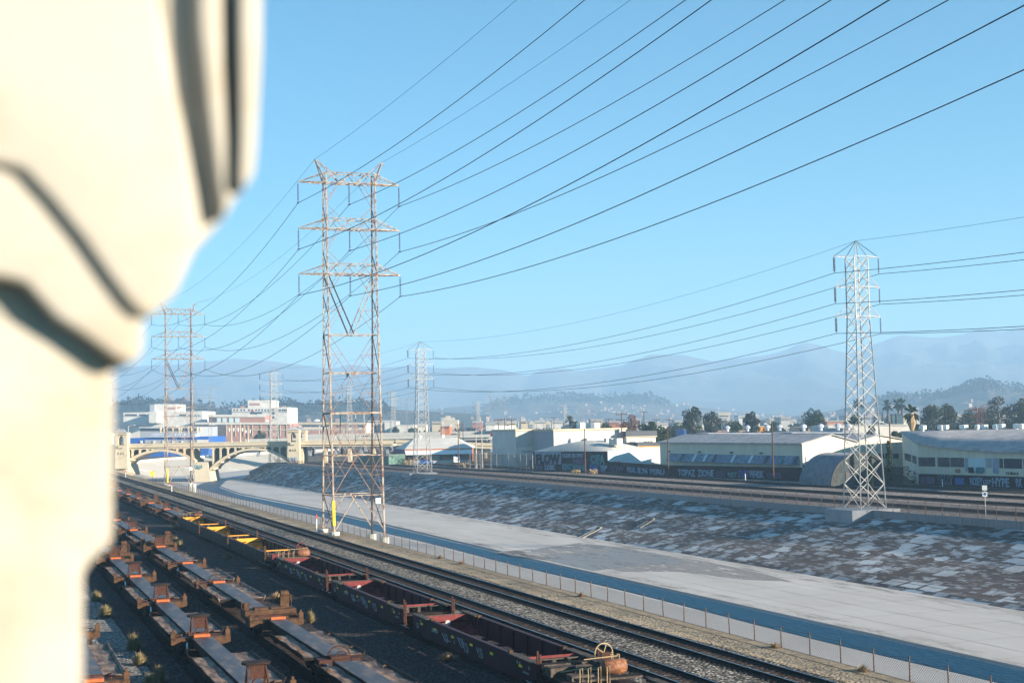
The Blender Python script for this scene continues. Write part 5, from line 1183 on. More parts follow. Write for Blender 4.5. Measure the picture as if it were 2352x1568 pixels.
# billboard
r=empty('billboard',GD(1148,985,480),'white double billboard on a post above the cream corner block','billboard'); off=tuple(r.location)
m=MB()
def Wb(px,py,d=0): x=(px-1176)/F*(480+d); p=A0*(480+d)+R0*x; return Vector((p.x,p.y,H+(YH(px)-py)*480/F))
m.prism([Wb(1132,984),Wb(1176,983),Wb(1176,974),Wb(1132,975)],A0*.3); m.build('panel',mt['white'],r,off=off); m=MB(); m.prism([Wb(1137,986,1),Wb(1185,985.5,1),Wb(1185,978,1),Wb(1137,979,1)],A0*.2); m.build('rear_panel',mt['white_wall'],r,off=off)
m=MB(); c=Wb(1156,984,.6); m.tube([c,Vector((c.x,c.y,0))],.4,8); m.build('post',mt['grey_wall'],r,off=off)
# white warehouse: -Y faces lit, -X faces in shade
def axis_box(nm,label,px,pyt,Y,xw,yw,mat,grp=None,cat='building',zb=0,zt=None):
    """near-left vertical edge at column px on plane y=Y; extends xw to +X and yw to +Y"""
    p=GY(px,pyt,Y); z=p.z if zt is None else zt
    r=empty(nm,(p.x,Y,zb),label,cat,grp); m=MB(); m.box(0,0,0,xw,yw,z-zb); m.build('walls',mt[mat],r); return r,p.x,z
yW=368.
r,x0,zw=axis_box('white_warehouse','large white warehouse with a shade-grey side rising behind the graffiti-covered domed building','building' and 1271.6,989.5,yW,GY(1437.5,990,yW).x-GY(1271.6,990,yW).x,15.5,'white_wall')
W_=GY(1437.5,990,yW).x-x0
m=MB(); m.box(-.3,-.3,zw,W_+.3,15.8,zw+.5); m.build('roof_edge',mt['bridge'],r)
m=MB(); m.box(-.06,.2,0,0,15.4,zw-2.6); m.build('pale_lower_wall',mt['white_wall'],r)
m=MB(); m.box(-.08,.05,3.8,-.02,15.4,zw-.1); m.build('shade_grey_side',mt['grey_wall'],r)  # shade of this side is put into its grey colour
m=MB(); m.box(-.1,-.06,zw-2.6-.05,0,0,zw-.1)
for a,b,c in ((28,32,1.1),(40,44,1.0)): m2=MB(); m2.box(a*W_/60,5,zw+.5,b*W_/60,8,zw+.5+c+.6); m2.build('roof_unit',mt['white'],r)
o=MB().box(W_*.885,-1.0,.1,W_*.915,-.05,zw+.2).build('downpipe_box',mt['grey_wall'],r)
for x in (.25,.42): MB().box(W_*x,-1.4,zw-3.8,W_*x+1.6,-.05,zw-2.2).build('wall_unit',mt['white'],r)
p2=GY(1184,990,yW+15.5); 
r2=empty('white_warehouse_annex',(p2.x,yW+15.5,0),'narrow white annex with small black lettering at the left end of the large white warehouse','building'); w_=x0-p2.x+.5; m=MB(); m.box(0,0,0,w_,20,zw+.2); m.build('walls',mt['white_wall'],r2); m=MB(); m.box(0,-.05,zw*.55,w_,0,zw+.2); m.build('grey_upper_band',mt['concrete_light'],r2); m=MB(); m.box(-.2,-.3,zw+.2,w_,20,zw+.6); m.build('roof_edge',mt['bridge'],r2)
text('STORAGE',(p2.x+w_*.3,yW+15.4,zw*.40),(1,0,0),(0,0,1),.7,mt['graf_black'],r2,'lettering',wid=4.2)
# two-storey white house-like block
r,x0,z0=axis_box('white_two_storey_block','white two-storey block with grid windows and a dark flat roof','building' and 1439,1003,365,GY(1506,1003,365).x-GY(1439,1003,365).x,20,'white_wall'); W_=GY(1506,1003,365).x-x0
m=MB(); m.box(-.3,-.3,z0,W_+.3,20,z0+1.6); m.build('dark_roof_band',mt['dark_roof'],r); MB().box(-.35,-.35,z0-.15,W_+.35,-.2,z0+.1).build('orange_trim',mt['bridge'],r)
for a,b in ((.12,.28),(.60,.88)): 
    w=MB().box(W_*a,-.06,z0-3.4,W_*b,0,z0-1.3).build('window',mt['glass'],r); m=MB(); n=3 if b-a<.2 else 5
    for i in range(1,n): m.box(W_*(a+(b-a)*i/n)-.06,-.1,z0-3.4,W_*(a+(b-a)*i/n)+.06,-.06,z0-1.3)
    for q in (.33,.66): m.box(W_*a,-.11,z0-3.4+2.1*q-.05,W_*b,-.07,z0-3.4+2.1*q+.05)
    m.build('glazing_bars',mt['white'],w)
r,x0,z0=axis_box('small_grey_shed','small grey shed with an orange roof line between the domed building and the cream warehouse','building' and 1465,1025,330,GY(1530,1025,330).x-GY(1465,1025,330).x,14,'white_wall'); W_=GY(1530,1025,330).x-x0
MB().box(-.2,-.3,z0,W_+.2,14,z0+.9).build('dark_fascia',mt['dark_roof'],r); MB().box(-.2,-.32,z0-.1,W_+.2,-.2,z0+.05).build('orange_trim',mt['yellow'],r); MB().box(W_*.3,-.1,0,W_*.55,0,z0-.8).build('shutter',mt['metal_roof'],r)
# graffiti domed building
a=G(1226,1081,0); b=G(1397,1083,0); hz_=ZT(b,1036)
u=(b-a).normalized(); n_=Vector((-u.y,u.x,0)); n_=n_ if n_.x>0 else -n_
r=empty('domed_building',a,'low graffiti-covered building with a shallow domed grey roof and a pale blue end','building'); off=tuple(a)
L_=(b-a).length; dp=17
c=b+n_*dp; d=a+n_*dp
m=MB(); m.prism([a,b,c,d],Vector((0,0,hz_))); m.build('walls',mt['lightblue'],r,off=off)
m=MB(); m.prism([a-n_*.05,b-n_*.05,b,a],Vector((0,0,hz_-.02))); m.build('tagged_side',mt['graf_wall'],r,off=off)
rows=[]
for i in range(17):
    t=i/16; row=[]
    for j in range(9):
        s=j/8; p=a.lerp(b,t)+n_*dp*s; row.append(p+Vector((0,0,hz_+2.6*(math.sin(math.pi*t)**.6)*(math.sin(math.pi*s)**.5))))
    rows.append(row)
m=MB(); m.grid(rows); m.build('domed_roof',mt['concrete_light'],r,off=off,smooth=True)
for t,s in ((.33,.35),(.40,.6),(.72,.5),(.9,.3),(1.0,.3)):
    p=a.lerp(b,min(t,.97))+n_*dp*s; z=hz_+2.2; m=MB(); m.box(p.x-.8,p.y-.8,z-.8,p.x+.8,p.y+.8,z+.9); m.build('roof_unit',mt['white_wall'],r,off=off)
Tt=lambda s,t,z,h,ma,w,o=.05,e=.06,k=.1: text(s,a.lerp(b,t)-n_*k+Vector((0,0,z)),u,(0,0,1),h,mt[ma],r,'graffiti',off=o,wid=w,ext=e)
m=MB(); q0=a.lerp(b,.02)-n_*.07; q1=a.lerp(b,.385)-n_*.07; m.prism([q0+Vector((0,0,1.8)),q1+Vector((0,0,1.8)),q1+Vector((0,0,hz_-.1)),q0+Vector((0,0,hz_-.1))],-n_*.02); m.build('pale_mural_patch',mt['graf_pale'],r,off=off); Tt('FLOW',.04,2.0,3.2,'graf_black',L_*.33,.05,.06,.2)
Tt('OLDIE SKOPES',.40,3.5,1.4,'graf_pale',L_*.28,.04); Tt('OFA',.78,1.9,3.2,'graf_black',L_*.20,.11); Tt('OFA',.785,2.0,3.0,'graf_teal',L_*.19,.07,.06,.2)
Tt('LOSK',.16,.4,1.6,'graf_pale',L_*.15,.08); Tt('TKAS',.01,.35,1.5,'graf_purple',L_*.12,.1); Tt('SPANK',.54,.3,2.0,'graf_teal',L_*.2,.08); Tt('DISK',.77,.3,2.0,'graf_blue',L_*.12,.1); Tt('YEP',.9,.3,1.8,'graf_pale',L_*.10,.08); Tt('RENT',.40,.4,2.0,'graf_teal',L_*.13,.08); Tt('NEKST',.55,2.0,1.5,'graf_purple',L_*.2,.08)
text('SASO',b+n_*2+Vector((0,0,1.5))-u*-.06,n_,(0,0,1),1.2,mt['red'],r,'graffiti',off=.1,wid=3,ext=.05); MB().box(0,0,0,.1,.1,.1)
q=b+n_*5; m=MB(); m.bar(q+Vector((0,0,.5))+u*.05,q+n_*3.5+Vector((0,0,.5))+u*.05,.06,.9); m.build('orange_tag',mt['orange'],r,off=off)
# long low tagged wall
pts=[b+Vector((0,0,0)),G(1535,1094,0),G(1700,1098,0),G(1842,1102.5,0)]
r=empty('tagged_wall',pts[0],'long low dark graffiti wall from the domed building to the round-roofed hut','wall'); off=tuple(r.location); hw=2.5
m=MB()
for p,q in zip(pts,pts[1:]): m.bar(p+Vector((0,0,hw/2-.2)),q+Vector((0,0,hw/2-.2)),.35,hw+.4)
m.build('masonry',mt['graf_wall'],r,off=off)
SPAN={'TOPAZ': (1562, 1602), 'ZIONE': (1606, 1645), 'DEN': (1650, 1668), 'MIST': (1675, 1695), 'DUSE': (1700, 1722), 'WHISK': (1726, 1760), 'OKSER': (1768, 1800), 'ENVY': (1408, 1440), 'RUL': (1448, 1468), 'B.96': (1472, 1494), 'PERU': (1500, 1530)}
def walltext(s,px,z,h,ma,w,o=.03,k=.35,seg=None):
    g=G(px,1098,0)
    for p,q in zip(pts,pts[1:]):
        uu=(q-p).normalized()
        A1=proj_px(p); A2=proj_px(q)
        if A1<=px<=A2+5: 
            t=(px-A1)/(A2-A1); nn=Vector((-uu.y,uu.x,0)); nn=nn if nn.x<0 else -nn
            t2=(SPAN[s][1]-A1)/(A2-A1); return text(s,p.lerp(q,t)+nn*k+Vector((0,0,z)),uu,(0,0,1),h,mt[ma],r,'graffiti',off=o,wid=(q-p).length*(t2-t),ext=.06)
def proj_px(p):
    v=Vector(p)-Vector((0,0,H)); return 1176+F*v.dot(RT)/v.dot(AX)
for s,px,h,ma,w in (('ENVY',1408,1.6,'graf_purple',9),('RUL',1448,1.7,'graf_pale',7),('B.96',1472,1.7,'graf_pale',8),('PERU',1500,1.6,'graf_pale',8)): walltext(s,px,.35,h,ma,w)
for s,px,h,ma,w in (('TOPAZ',1562,2.0,'graf_pale',15),('ZIONE',1608,2.0,'graf_pale',12),('DEN',1650,1.6,'graf_purple',8),('MIST',1675,1.4,'graf_teal',8),('DUSE',1700,2.0,'graf_blue',11),('WHISK',1726,2.0,'graf_pale',10),('OKSER',1768,1.5,'graf_purple',9)): walltext(s,px,.25,h,ma,w)
# cream gabled warehouse (two bays)
cx=G(1845,1096,0); z_e=ZT(cx,1017.3); far=G(1535,1081,0); far.x=cx.x+(far.y-cx.y)*(-.055); lenY=(far.y-cx.y)
pk=GY(1909,997,cx.y); b1=GY(1967.5,1013,cx.y); pk2=GY(2018.6,998,cx.y); e2=GY(2085,1010,cx.y)
r=empty('cream_warehouse',cx,'long cream corrugated warehouse with two low gables behind the tagged wall','warehouse'); off=tuple(cx)
gp_=[(cx.x,0),(e2.x,0),(e2.x,e2.z),(pk2.x,pk2.z),(b1.x,b1.z),(pk.x,pk.z),(cx.x,z_e)]
sh=Vector((far.x-cx.x,lenY,0))
m=MB(); m.prism([(x,cx.y,z) for x,z in gp_],sh); m.build('walls',mt['cream_wall'],r,off=off)
m=MB()
for (x0,z0),(x1,z1) in (((cx.x-.5,z_e-.1),(pk.x,pk.z)),((pk.x,pk.z),(b1.x,b1.z)),((b1.x,b1.z),(pk2.x,pk2.z)),((pk2.x,pk2.z),(e2.x+.4,e2.z-.05))):
    P0=Vector((x0,cx.y-.4,z0+.12)); P1=Vector((x1,cx.y-.4,z1+.12)); s2=sh+Vector((0,.8,0)); m.add([P0,P1,P1+s2,P0+s2,P0-Vector((0,0,.25)),P1-Vector((0,0,.25)),P1+s2-Vector((0,0,.25)),P0+s2-Vector((0,0,.25))],[(0,1,2,3),(4,5,6,7),(0,1,5,4),(1,2,6,5),(2,3,7,6),(3,0,4,7)])
m.build('roof',mt['grey_roof'],r,off=off)
ud=sh.normalized(); za=ZT(cx,1047); zbm=ZT(cx,1067)
def sx(t,z,o=0): return cx+sh*t+Vector((-o,0,z))
m=MB(); m.prism([sx(.02,zbm,0),sx(.02,za,0),sx(.02,zbm,1.1)],sh*.90); m.build('sloping_window_canopy',mt['glass_blue'],r,off=off)
for t in (.02,.10,.20,.30,.42,.55,.62,.70,.80): MB().prism([sx(t,zbm+.1,1.15),sx(t+.018,zbm+.1,1.15),sx(t+.018,za-.05,.12),sx(t,za-.05,.12)],Vector((-.05,0,0))).build('canopy_panel',mt['graf_teal'] if t==.10 else (mt['glass'] if t in(.02,.20,.55,.80) else mt['lightblue']),r,off=off)
for t in (.25,.45,.68,.92): MB().box(*(sx(t,z_e-2.2,.4)-Vector((.2,.2,.2))),*(sx(t,z_e-2.2,.1)+Vector((.2,.2,.2)))).build('wall_lamp',mt['panel_dark'],r,off=off)
m=MB(); yf=cx.y
for a,b_ in ((1990,2003),(2014,2030),(2034,2046),(2052,2064)):
    A1=GY(a,1052,yf-.1);B1=GY(b_,1041,yf-.1); MB().box(A1.x,yf-.12,A1.z,B1.x,yf,B1.z).build('window',mt['glass'],r,off=off)
A1=GY(1851,1066,yf-.1);B1=GY(1887,1047,yf-.1); MB().box(A1.x,yf-.12,A1.z,B1.x,yf,B1.z).build('grey_door',mt['metal_roof'],r,off=off)
# round-roofed hut
hy=216.; c0=GY(1908,1080,hy); c1=GY(2044,1083,hy); hxm=(c0.x+c1.x)/2; R_h=(c1.x-c0.x)/2; hz=GY(1975,1041,hy).z
r=empty('quonset_hut',(hxm,hy,0),'round-roofed corrugated metal hut between the cream warehouse and the big white tower','hut'); 
Lh=G(1853,1092,0).y-hy; Lh=10.5
n=26; m=MB(); rows=[]; nr=70
for i in range(nr+1):
    y=Lh*i/nr; k=1+(.012 if i%2 else 0); rows.append([(R_h*k*math.cos(math.pi*j/n),y,hz*k*math.sin(math.pi*j/n)) for j in range(n+1)])
m.grid(rows); m.build('barrel_roof',mt['hut_roof'],r)
m=MB(); m.prism([(R_h*.97*math.cos(math.pi*j/n),.15,hz*.97*math.sin(math.pi*j/n)) for j in range(n+1)],(0,.1,0)); m.build('end_wall',mt['hut_end'],r)
m=MB(); m.tube([(R_h*math.cos(math.pi*j/n),0,hz*math.sin(math.pi*j/n)) for j in range(n+1)],.12,5); m.build('arch_rim',mt['panel_dark'],r)
for x in (-R_h*.5,R_h*.15): MB().box(x,.05,.2,x+1.8,.14,2.4).build('door',mt['panel_dark'],r)
# right warehouse with sweeping roof edge
base=[G(2075,1092,0),G(2111.5,1112,0),G(2162,1113.5,0),G(2226,1116.5,0),G(2305,1119.5,0),G(2470,1127,0)]
ev=[ZT(base[0],991),ZT(base[1],1016.8),ZT(base[2],1024.5),ZT(base[3],1030.8),ZT(base[4],1036),ZT(base[5],1038)]
r=empty('curved_roof_warehouse',base[1],'large cream warehouse with a sweeping curved grey roof and white vents, at the right edge','warehouse'); off=tuple(base[1])
m=MB(); 
for i in range(5):
    a_,b_=base[i],base[i+1]; m.quad(a_-Vector((0,0,.3)),b_-Vector((0,0,.3)),b_+Vector((0,0,ev[i+1])),a_+Vector((0,0,ev[i])))
m.build('walls',mt['cream_wall'],r,off=off)
rp=[]; 
for k,(pb,z) in enumerate(zip(base,ev)):
    ridge=GY([2078,2125,2180,2250,2330,2480][k],[989.5,988.5,987.5,986.3,985,983][k],pb.y+14 if k else pb.y+1.5)
    o=pb+Vector((-.5,-.3,z+.1)); mid=o.lerp(ridge,.5)+Vector((0,0,.25 if k else 0)); rp.append([o-Vector((0,0,.35)),o,mid,ridge,ridge+Vector((18,6,-1.5)),ridge+Vector((18,6,-9))])
m=MB(); m.grid(rp); m.build('roof',mt['grey_roof'],r,off=off,fix=False,smooth=True)
vents=[(2119.5,983.5,1),(2162,983,1),(2173,983,.8),(2214,982.5,1.15),(2245,982,.7),(2260,982,1.1),(2288,981.5,.9),(2300,981,1.05),(2335,980.5,.9),(2346,980.5,1.1)]
for i,(px,py,s_) in enumerate(vents):
    Yv=base[1].y+14-i*2.0; c=GY(px,py+6,Yv); m=MB(); m.tube([c-Vector((0,0,.8)),c,c+Vector((0,0,.25)),c+Vector((0,0,.3)),c+Vector((0,0,1.05)),c+Vector((0,0,1.1))],[.45*s_,.38*s_,.34*s_,.7*s_,.7*s_,.1],12); m.build('roof_vent',mt['white'],r,off=off)
def rwall(px0,px1,z0,z1,nm,ma,k=.06):
    def at(px):
        for p,q in zip(base,base[1:]):
            x0_,x1_=proj_px(p),proj_px(q)
            if x0_<=px<=x1_: return p.lerp(q,(px-x0_)/(x1_-x0_))
        return base[-1]
    p,q=at(px0),at(px1); uu=(q-p).normalized(); nn=Vector((-uu.y,uu.x,0)); nn=nn if nn.dot(-AX)>0 else -nn
    m=MB(); m.prism([p+Vector((0,0,z0)),q+Vector((0,0,z0)),q+Vector((0,0,z1)),p+Vector((0,0,z1))],nn*k); o=m.build(nm,mt[ma],r,off=off); return p,q,uu,nn
wt_=ZT(base[2],1050); wb_=ZT(base[2],1071)
for a,b,t,bt,nm,ma in ((2080,2096,wt_,wb_+.2,'window','glass'),(2098,2108,wt_,wb_+.2,'window','glass'),(2112,2150,wt_,wb_,'window_band','panel_dark'),(2156,2184,wt_,wb_,'window_band','panel_dark'),(2186,2217,wt_,wb_,'window_band','panel_dark'),(2219,2225,wt_,wb_-.7,'white_board','graf_pale'),(2228,2266,wt_,wb_-.9,'white_board','lightblue'),(2268,2281,wt_,wb_,'board','grey_wall'),(2283,2296,wt_,wb_-.9,'white_board','graf_pale'),(2298,2306,wt_,wb_,'board','panel_dark'),(2309,2352,wt_,wb_,'window_band','glass'),(2356,2400,wt_,wb_,'window_band','glass')):
    rwall(a,b,bt,t,nm,ma)
for a_,b_ in ((2112,2161.9),(2162,2225.9),(2226,2304.9),(2305.2,2464)): rwall(a_,b_,-.2,1.9,'tagged_base','graf_wall',.2)
RSP={'HUNIT': 34, 'BEEK': 22, 'NOSEY': 29, 'LOOP': 18, 'HYPE': 40, 'RK': 16, 'DEUL': 13, 'GABS': 20, 'DAD': 11, 'TURKS': 31, 'BE ITSME': 32}
def rtext(s,px,z,h,ma,w,o,k): 
    p,q,uu,nn=rwall(px,px+RSP[s],-.1,-.05,'base_chip','graf_wall',.1); w=(q-p).length; return text(s,p+nn*k+Vector((0,0,z)),uu,(0,0,1),h,mt[ma],r,'graffiti',off=o,wid=w,ext=.04)
rtext('HUNIT',2159,.35,1.9,'graf_pale',7.2,.07,.28); rtext('HUNIT',2160,.42,1.8,'graf_black',7.0,.02,.36)
rtext('BEEK',2198,.35,1.3,'graf_blue',4.4,.08,.3); rtext('NOSEY',2231,.25,1.9,'graf_pale',5.6,.035,.28); rtext('LOOP',2262,.5,1.1,'graf_pale',3.0,.035,.28); rtext('HYPE',2282,.2,2.0,'graf_pale',6.2,.035,.28); rtext('RK',2338,.3,1.9,'graf_pale',3.5,.035,.28)
rtext('DEUL',2228,wb_-.8,1.1,'graf_black',2.6,.1,.2); rtext('GABS',2245,wb_-.85,1.2,'graf_teal',3.4,.1,.2); rtext('DAD',2197,2.3,.9,'brick',2.4,.05,.12); rtext('TURKS',2312,2.2,.6,'graf_black',4,.0,.12); rtext('BE ITSME',2118,.3,1.4,'graf_purple',8,.08,.3)
# sawtooth-roofed sheds
for (a,b,yt,yb_,D,lb) in ((1622,1812,990,1001,430,'low shed with a dark clerestory strip, left one behind the cream warehouse'),(1812,1975,988,1003,380,'low shed with a dark clerestory strip, right one behind the cream warehouse')):
    r,rect,W,Zf=face_box('sawtooth_shed',lb,'shed',a,b,yt+2,D,30,'panel_dark',grp='sawtooth sheds'); rect('pale_roof_edge',a-1,b+1,yt,yt+1.6,'metal_roof',.8,28); 
    for i in range(int((b-a)/6)): rect('mullion',a+3+i*6,a+3.8+i*6,yt+2,yb_,'grey_wall',.15)
    for q in (.3,.55,.8,.95): c=W(a+(b-a)*q,Zf(a,yt)+.2,12); m=MB(); m.tube([c,c+Vector((0,0,.8)),c+Vector((0,0,.9)),c+Vector((0,0,1.5)),c+Vector((0,0,1.9))],[.5,.5,.9,.9,.3],8); m.build('dome_vent',mt['metal_roof'],r,off=tuple(r.location))
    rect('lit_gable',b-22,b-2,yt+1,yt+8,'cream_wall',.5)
# low skyline filler: rows of distinct small buildings beyond
blds=[]
rr=random.Random(21)
cols_=['white_wall','bridge','grey_wall','cream_wall','brick_dark','white_wall','concrete_light']
adj=['low flat','narrow','wide','squat','stepped','long','small','tall thin']; cn={'white_wall':'white','bridge':'cream','grey_wall':'grey','cream_wall':'yellowish','brick_dark':'orange-red','concrete_light':'pale grey'}
for i in range(46):
    px=950+i*31+rr.uniform(-8,8); D=rr.uniform(650,1500); yt=YH(px)-rr.uniform(-6,9)*(1 if px<1900 else .6); ma=rr.choice(cols_); w=rr.uniform(12,34)
    if 1020<px<1060: continue
    r,rect,W,Zf=face_box('distant_building','distant %s building on the flat skyline'%cn[ma],'building',px,px+w,yt,D,25,ma,grp='distant %s buildings on the skyline'%cn[ma],roof='grey_roof')
    rect('window_row',px+1.5,px+w-1.5,yt+2,yt+3.4,'glass',.3)
for i in range(9):
    px=690+i*24; D=rr.uniform(1150,1500); yt=YH(px)-rr.uniform(2,9); ma=rr.choice(cols_); r,rect,W,Zf=face_box('distant_building','distant %s building on the flat skyline'%cn[ma],'building',px,px+22,yt,D,25,ma,grp='distant %s buildings on the skyline'%cn[ma],roof='grey_roof')
# two small church-like gable monuments of the next bridge
for (px,lb) in ((1218,'small far cream gabled bridge portal, left of the pair'),(1256,'small far cream gabled bridge portal, right of the pair')):
    r,rect,W,Zf=face_box('bridge_portal',lb,'portal',px-6,px+6,968,1200,8,'bridge'); m=MB(); m.prism([W(px-7,Zf(px,968),0),W(px+7,Zf(px,968),0),W(px,Zf(px,962),0)],A0*6); m.build('gable',mt['bridge'],r,off=tuple(r.location))
    for s in (-12,9): m=MB(); m.prism([W(px+s,0),W(px+s+3,0),W(px+s+3,Zf(px,970)),W(px+s,Zf(px,970))],A0*6); m.build('side_column',mt['bridge'],r,off=tuple(r.location))
    rect('arch_opening',px-3,px+3,971,990,'concrete_grey',.3)
# ================================================================ TRUCK, VAN, PERSON-SIZED THINGS
g=G(1178,1062,0); uT=Vector((R0.x,R0.y,0))
Dt=(g.dot(A0))
def WT(px,z,d=0): x=(px-1176)/F*Dt; p=A0*(Dt+d)+R0*x; return Vector((p.x,p.y,z))
ZT_=lambda px,py:H+(YH(px)-py)*Dt/F
r=empty('semi_truck',WT(1150,0),'maroon semi truck pulling a long white lettered trailer under the cream corner block','truck'); off=tuple(r.location)
z1=ZT_(1190,1037.5); z0=ZT_(1190,1058)
m=MB(); m.prism([WT(1152,z0),WT(1232,z0),WT(1232,z1),WT(1152,z1)],A0*2.6); tr=m.build('trailer',mt['white'],r,off=off)
text('FRANCIS',WT(1166,z0+1.6,-.06),R0,(0,0,1),1.0,mt['graf_purple'],r,'trailer_lettering',wid=3.6); m=MB(); c=WT(1161,z0+2.0,-.05); m.tube([c,c-A0*.05],.55,12); m.build('red_logo',mt['red'],r,off=off)
m=MB(); m.prism([WT(1137,.9),WT(1151,.9),WT(1151,z1-.2),WT(1147,z1-.1),WT(1141,z1-1.4),WT(1137,z1-2.2)],A0*2.5); m.build('cab',mt['car_red'],r,off=off)
m=MB(); m.prism([WT(1126,.7,.2),WT(1138,.7,.2),WT(1138,z1-2.1,.2),WT(1127,z1-2.7,.2)],A0*2.1); m.build('hood',mt['car_red'],r,off=off)
m=MB(); m.prism([WT(1141,z1-1.9,-.04),WT(1146,z1-1.9,-.04),WT(1146,z1-.9,-.04),WT(1142.5,z1-.9,-.04)],A0*.05); m.build('cab_window',mt['glass'],r,off=off)
for px in (1130,1147,1151,1222,1227): m=MB(); c=WT(px,.5,.1); m.tube([c,c+A0*.5],.5,12); c2=WT(px,.5,2.0); m.tube([c2,c2+A0*.5],.5,12); m.build('wheels',mt['rubber'],r,off=off)
g=G(1049.5,1063,0); car(Vector((g.x,g.y,0)),rad(-110)+0,'white van parked before the dock building near a wooden pole','car_white',van=True,cat='van')
g=GD(905,1040,500); car(Vector((g.x,g.y,0)),-PSI,'white van behind the green fence, left of the tagged end wall','car_white',van=True,cat='van')
g=GD(978,1058,452); car(Vector((g.x,g.y,0)),-PSI,'blue car under the dock awning','blue')
for i,(px,c) in enumerate([(1215,'car_dark'),(1226,'car_white')]): g=G(px,1066,0); car(Vector((g.x,g.y,0)),-PSI,['dark car behind the mesh fence by the truck','white car behind the mesh fence by the graffiti wall'][i],c)
for i,(px,D,c) in enumerate([(852,430,'car_dark'),(866,428,'car_white')]): pass
# yellow road signs in the underpass
for px,py,lb,ma in ((1093.5,1030,'yellow diamond road sign beside the underpass','yellow_sign'),(1111.5,1035,'first small pale diamond sign inside the dark underpass','post_pale'),(1124.5,1034,'second small pale diamond sign inside the dark underpass','post_pale')):
    p=GD(px,py,420); r=empty('road_sign',(p.x,p.y,0),lb,'road sign','diamond signs by the underpass'); MB().tube([(0,0,0),(0,0,p.z)],.05,5).build('post',mt['post_pale'],r)
    m=MB(); q=.6 if ma=='yellow_sign' else .45; m.prism([(R0*(-q))+Vector((0,0,p.z))-A0*.1,Vector((0,0,p.z-q))-A0*.1,(R0*q)+Vector((0,0,p.z))-A0*.1,Vector((0,0,p.z+q))-A0*.1],A0*.04); m.build('diamond_plate',mt[ma],r)
# person by the fence
def person(px,py,label,h=1.75):
    g=G(px,py,0); sk=[((0,0,.95),.15),((0,0,1.2),.15),((0,0,1.42),.13),((0,0,1.52),.06),((0,0,1.63),.10),((.09,0,.5),.075),((.10,0,.06),.055),((-.09,0,.5),.075),((-.10,.05,.06),.055),((.2,0,1.4),.06),((.27,.03,1.12),.05),((.28,-.05,.85),.04),((-.2,0,1.4),.06),((-.27,.03,1.12),.05),((-.27,-.08,.88),.04)]
    ed=[(0,1),(1,2),(2,3),(3,4),(0,5),(5,6),(0,7),(7,8),(2,9),(9,10),(10,11),(2,12),(12,13),(13,14)]
    me=bpy.data.meshes.new('person'); me.from_pydata([s[0] for s in sk],ed,[]); o=bpy.data.objects.new('person',me); COL.objects.link(o); o.location=g
    md=o.modifiers.new('s','SKIN'); 
    for i,v in enumerate(me.skin_vertices[0].data if me.skin_vertices else []): v.radius=(sk[i][1],)*2
    if not me.skin_vertices:
        bpy.context.view_layer.update()
    for i,v in enumerate(me.skin_vertices[0].data): v.radius=(sk[i][1],)*2
    me.skin_vertices[0].data[0].use_root=True
    o.modifiers.new('u','SUBSURF').levels=1; me.materials.append(mt['car_dark']); tag(o,label,'person')
person(1209,1070,'person in dark clothes standing by the mesh fence beside the white trailer')
# ================================================================ FAR-BANK FENCES, SKIPS AND POLES
def yfence(nm,label,pts,h,mat,pm,sp=3.0,alphaz=True):
    r=empty(nm,pts[0],label,'fence','fences on the far bank'); off=tuple(r.location); m=MB(); p_=MB()
    for a,b in zip(pts,pts[1:]):
        m.quad(a,b,b+Vector((0,0,h)),a+Vector((0,0,h))); n=max(1,int((b-a).length/sp))
        for i in range(n+1): q=a.lerp(b,i/n); p_.bar(q,q+Vector((0,0,h+.15)),.08)
        p_.bar(a+Vector((0,0,h)),b+Vector((0,0,h)),.06)
    m.build('mesh',mt[mat],r,off=off,fix=False); o=p_.build('posts',mt[pm],r,off=off); o['kind']='stuff'
yfence('mesh_fence','tall grey mesh fence in front of the truck and underpass',[G(1080,1077,0),G(1115,1078.5,0),G(1155,1080,0),G(1224,1083,0)],4.2,'chain_far','post_pale')
yfence('green_fence','green privacy fence in front of the tagged end wall of the dock',[G(895,1066,0),G(930,1065,0)],3.2,'green_mesh','post_pale')
yfence('hut_fence','dark mesh fence in front of the round-roofed hut',[G(1845,1101,0),G(1950,1105,0),G(2075,1110,0)],2.9,'screen','post')
r=empty('storage_skip',G(850,1066,0),'dark green storage container with a privacy screen left of the green fence','container'); off=tuple(r.location); a=G(822,1064,0); b=G(893,1067.5,0); 
m=MB(); nv=Vector((.8,.6,0)); m.prism([a,b,b+nv*3,a+nv*3],Vector((0,0,2.6))); m.build('body',mt['green_mesh'],r,off=off); m=MB(); m.prism([a-nv*.1+Vector((0,0,2.6)),b-nv*.1+Vector((0,0,2.6)),b+nv*3,a+nv*3+Vector((0,0,2.6))][:2]+[b+nv*3+Vector((0,0,2.6)),a+nv*3+Vector((0,0,2.6))],Vector((0,0,.15))); m.build('lid',mt['panel_dark'],r,off=off)
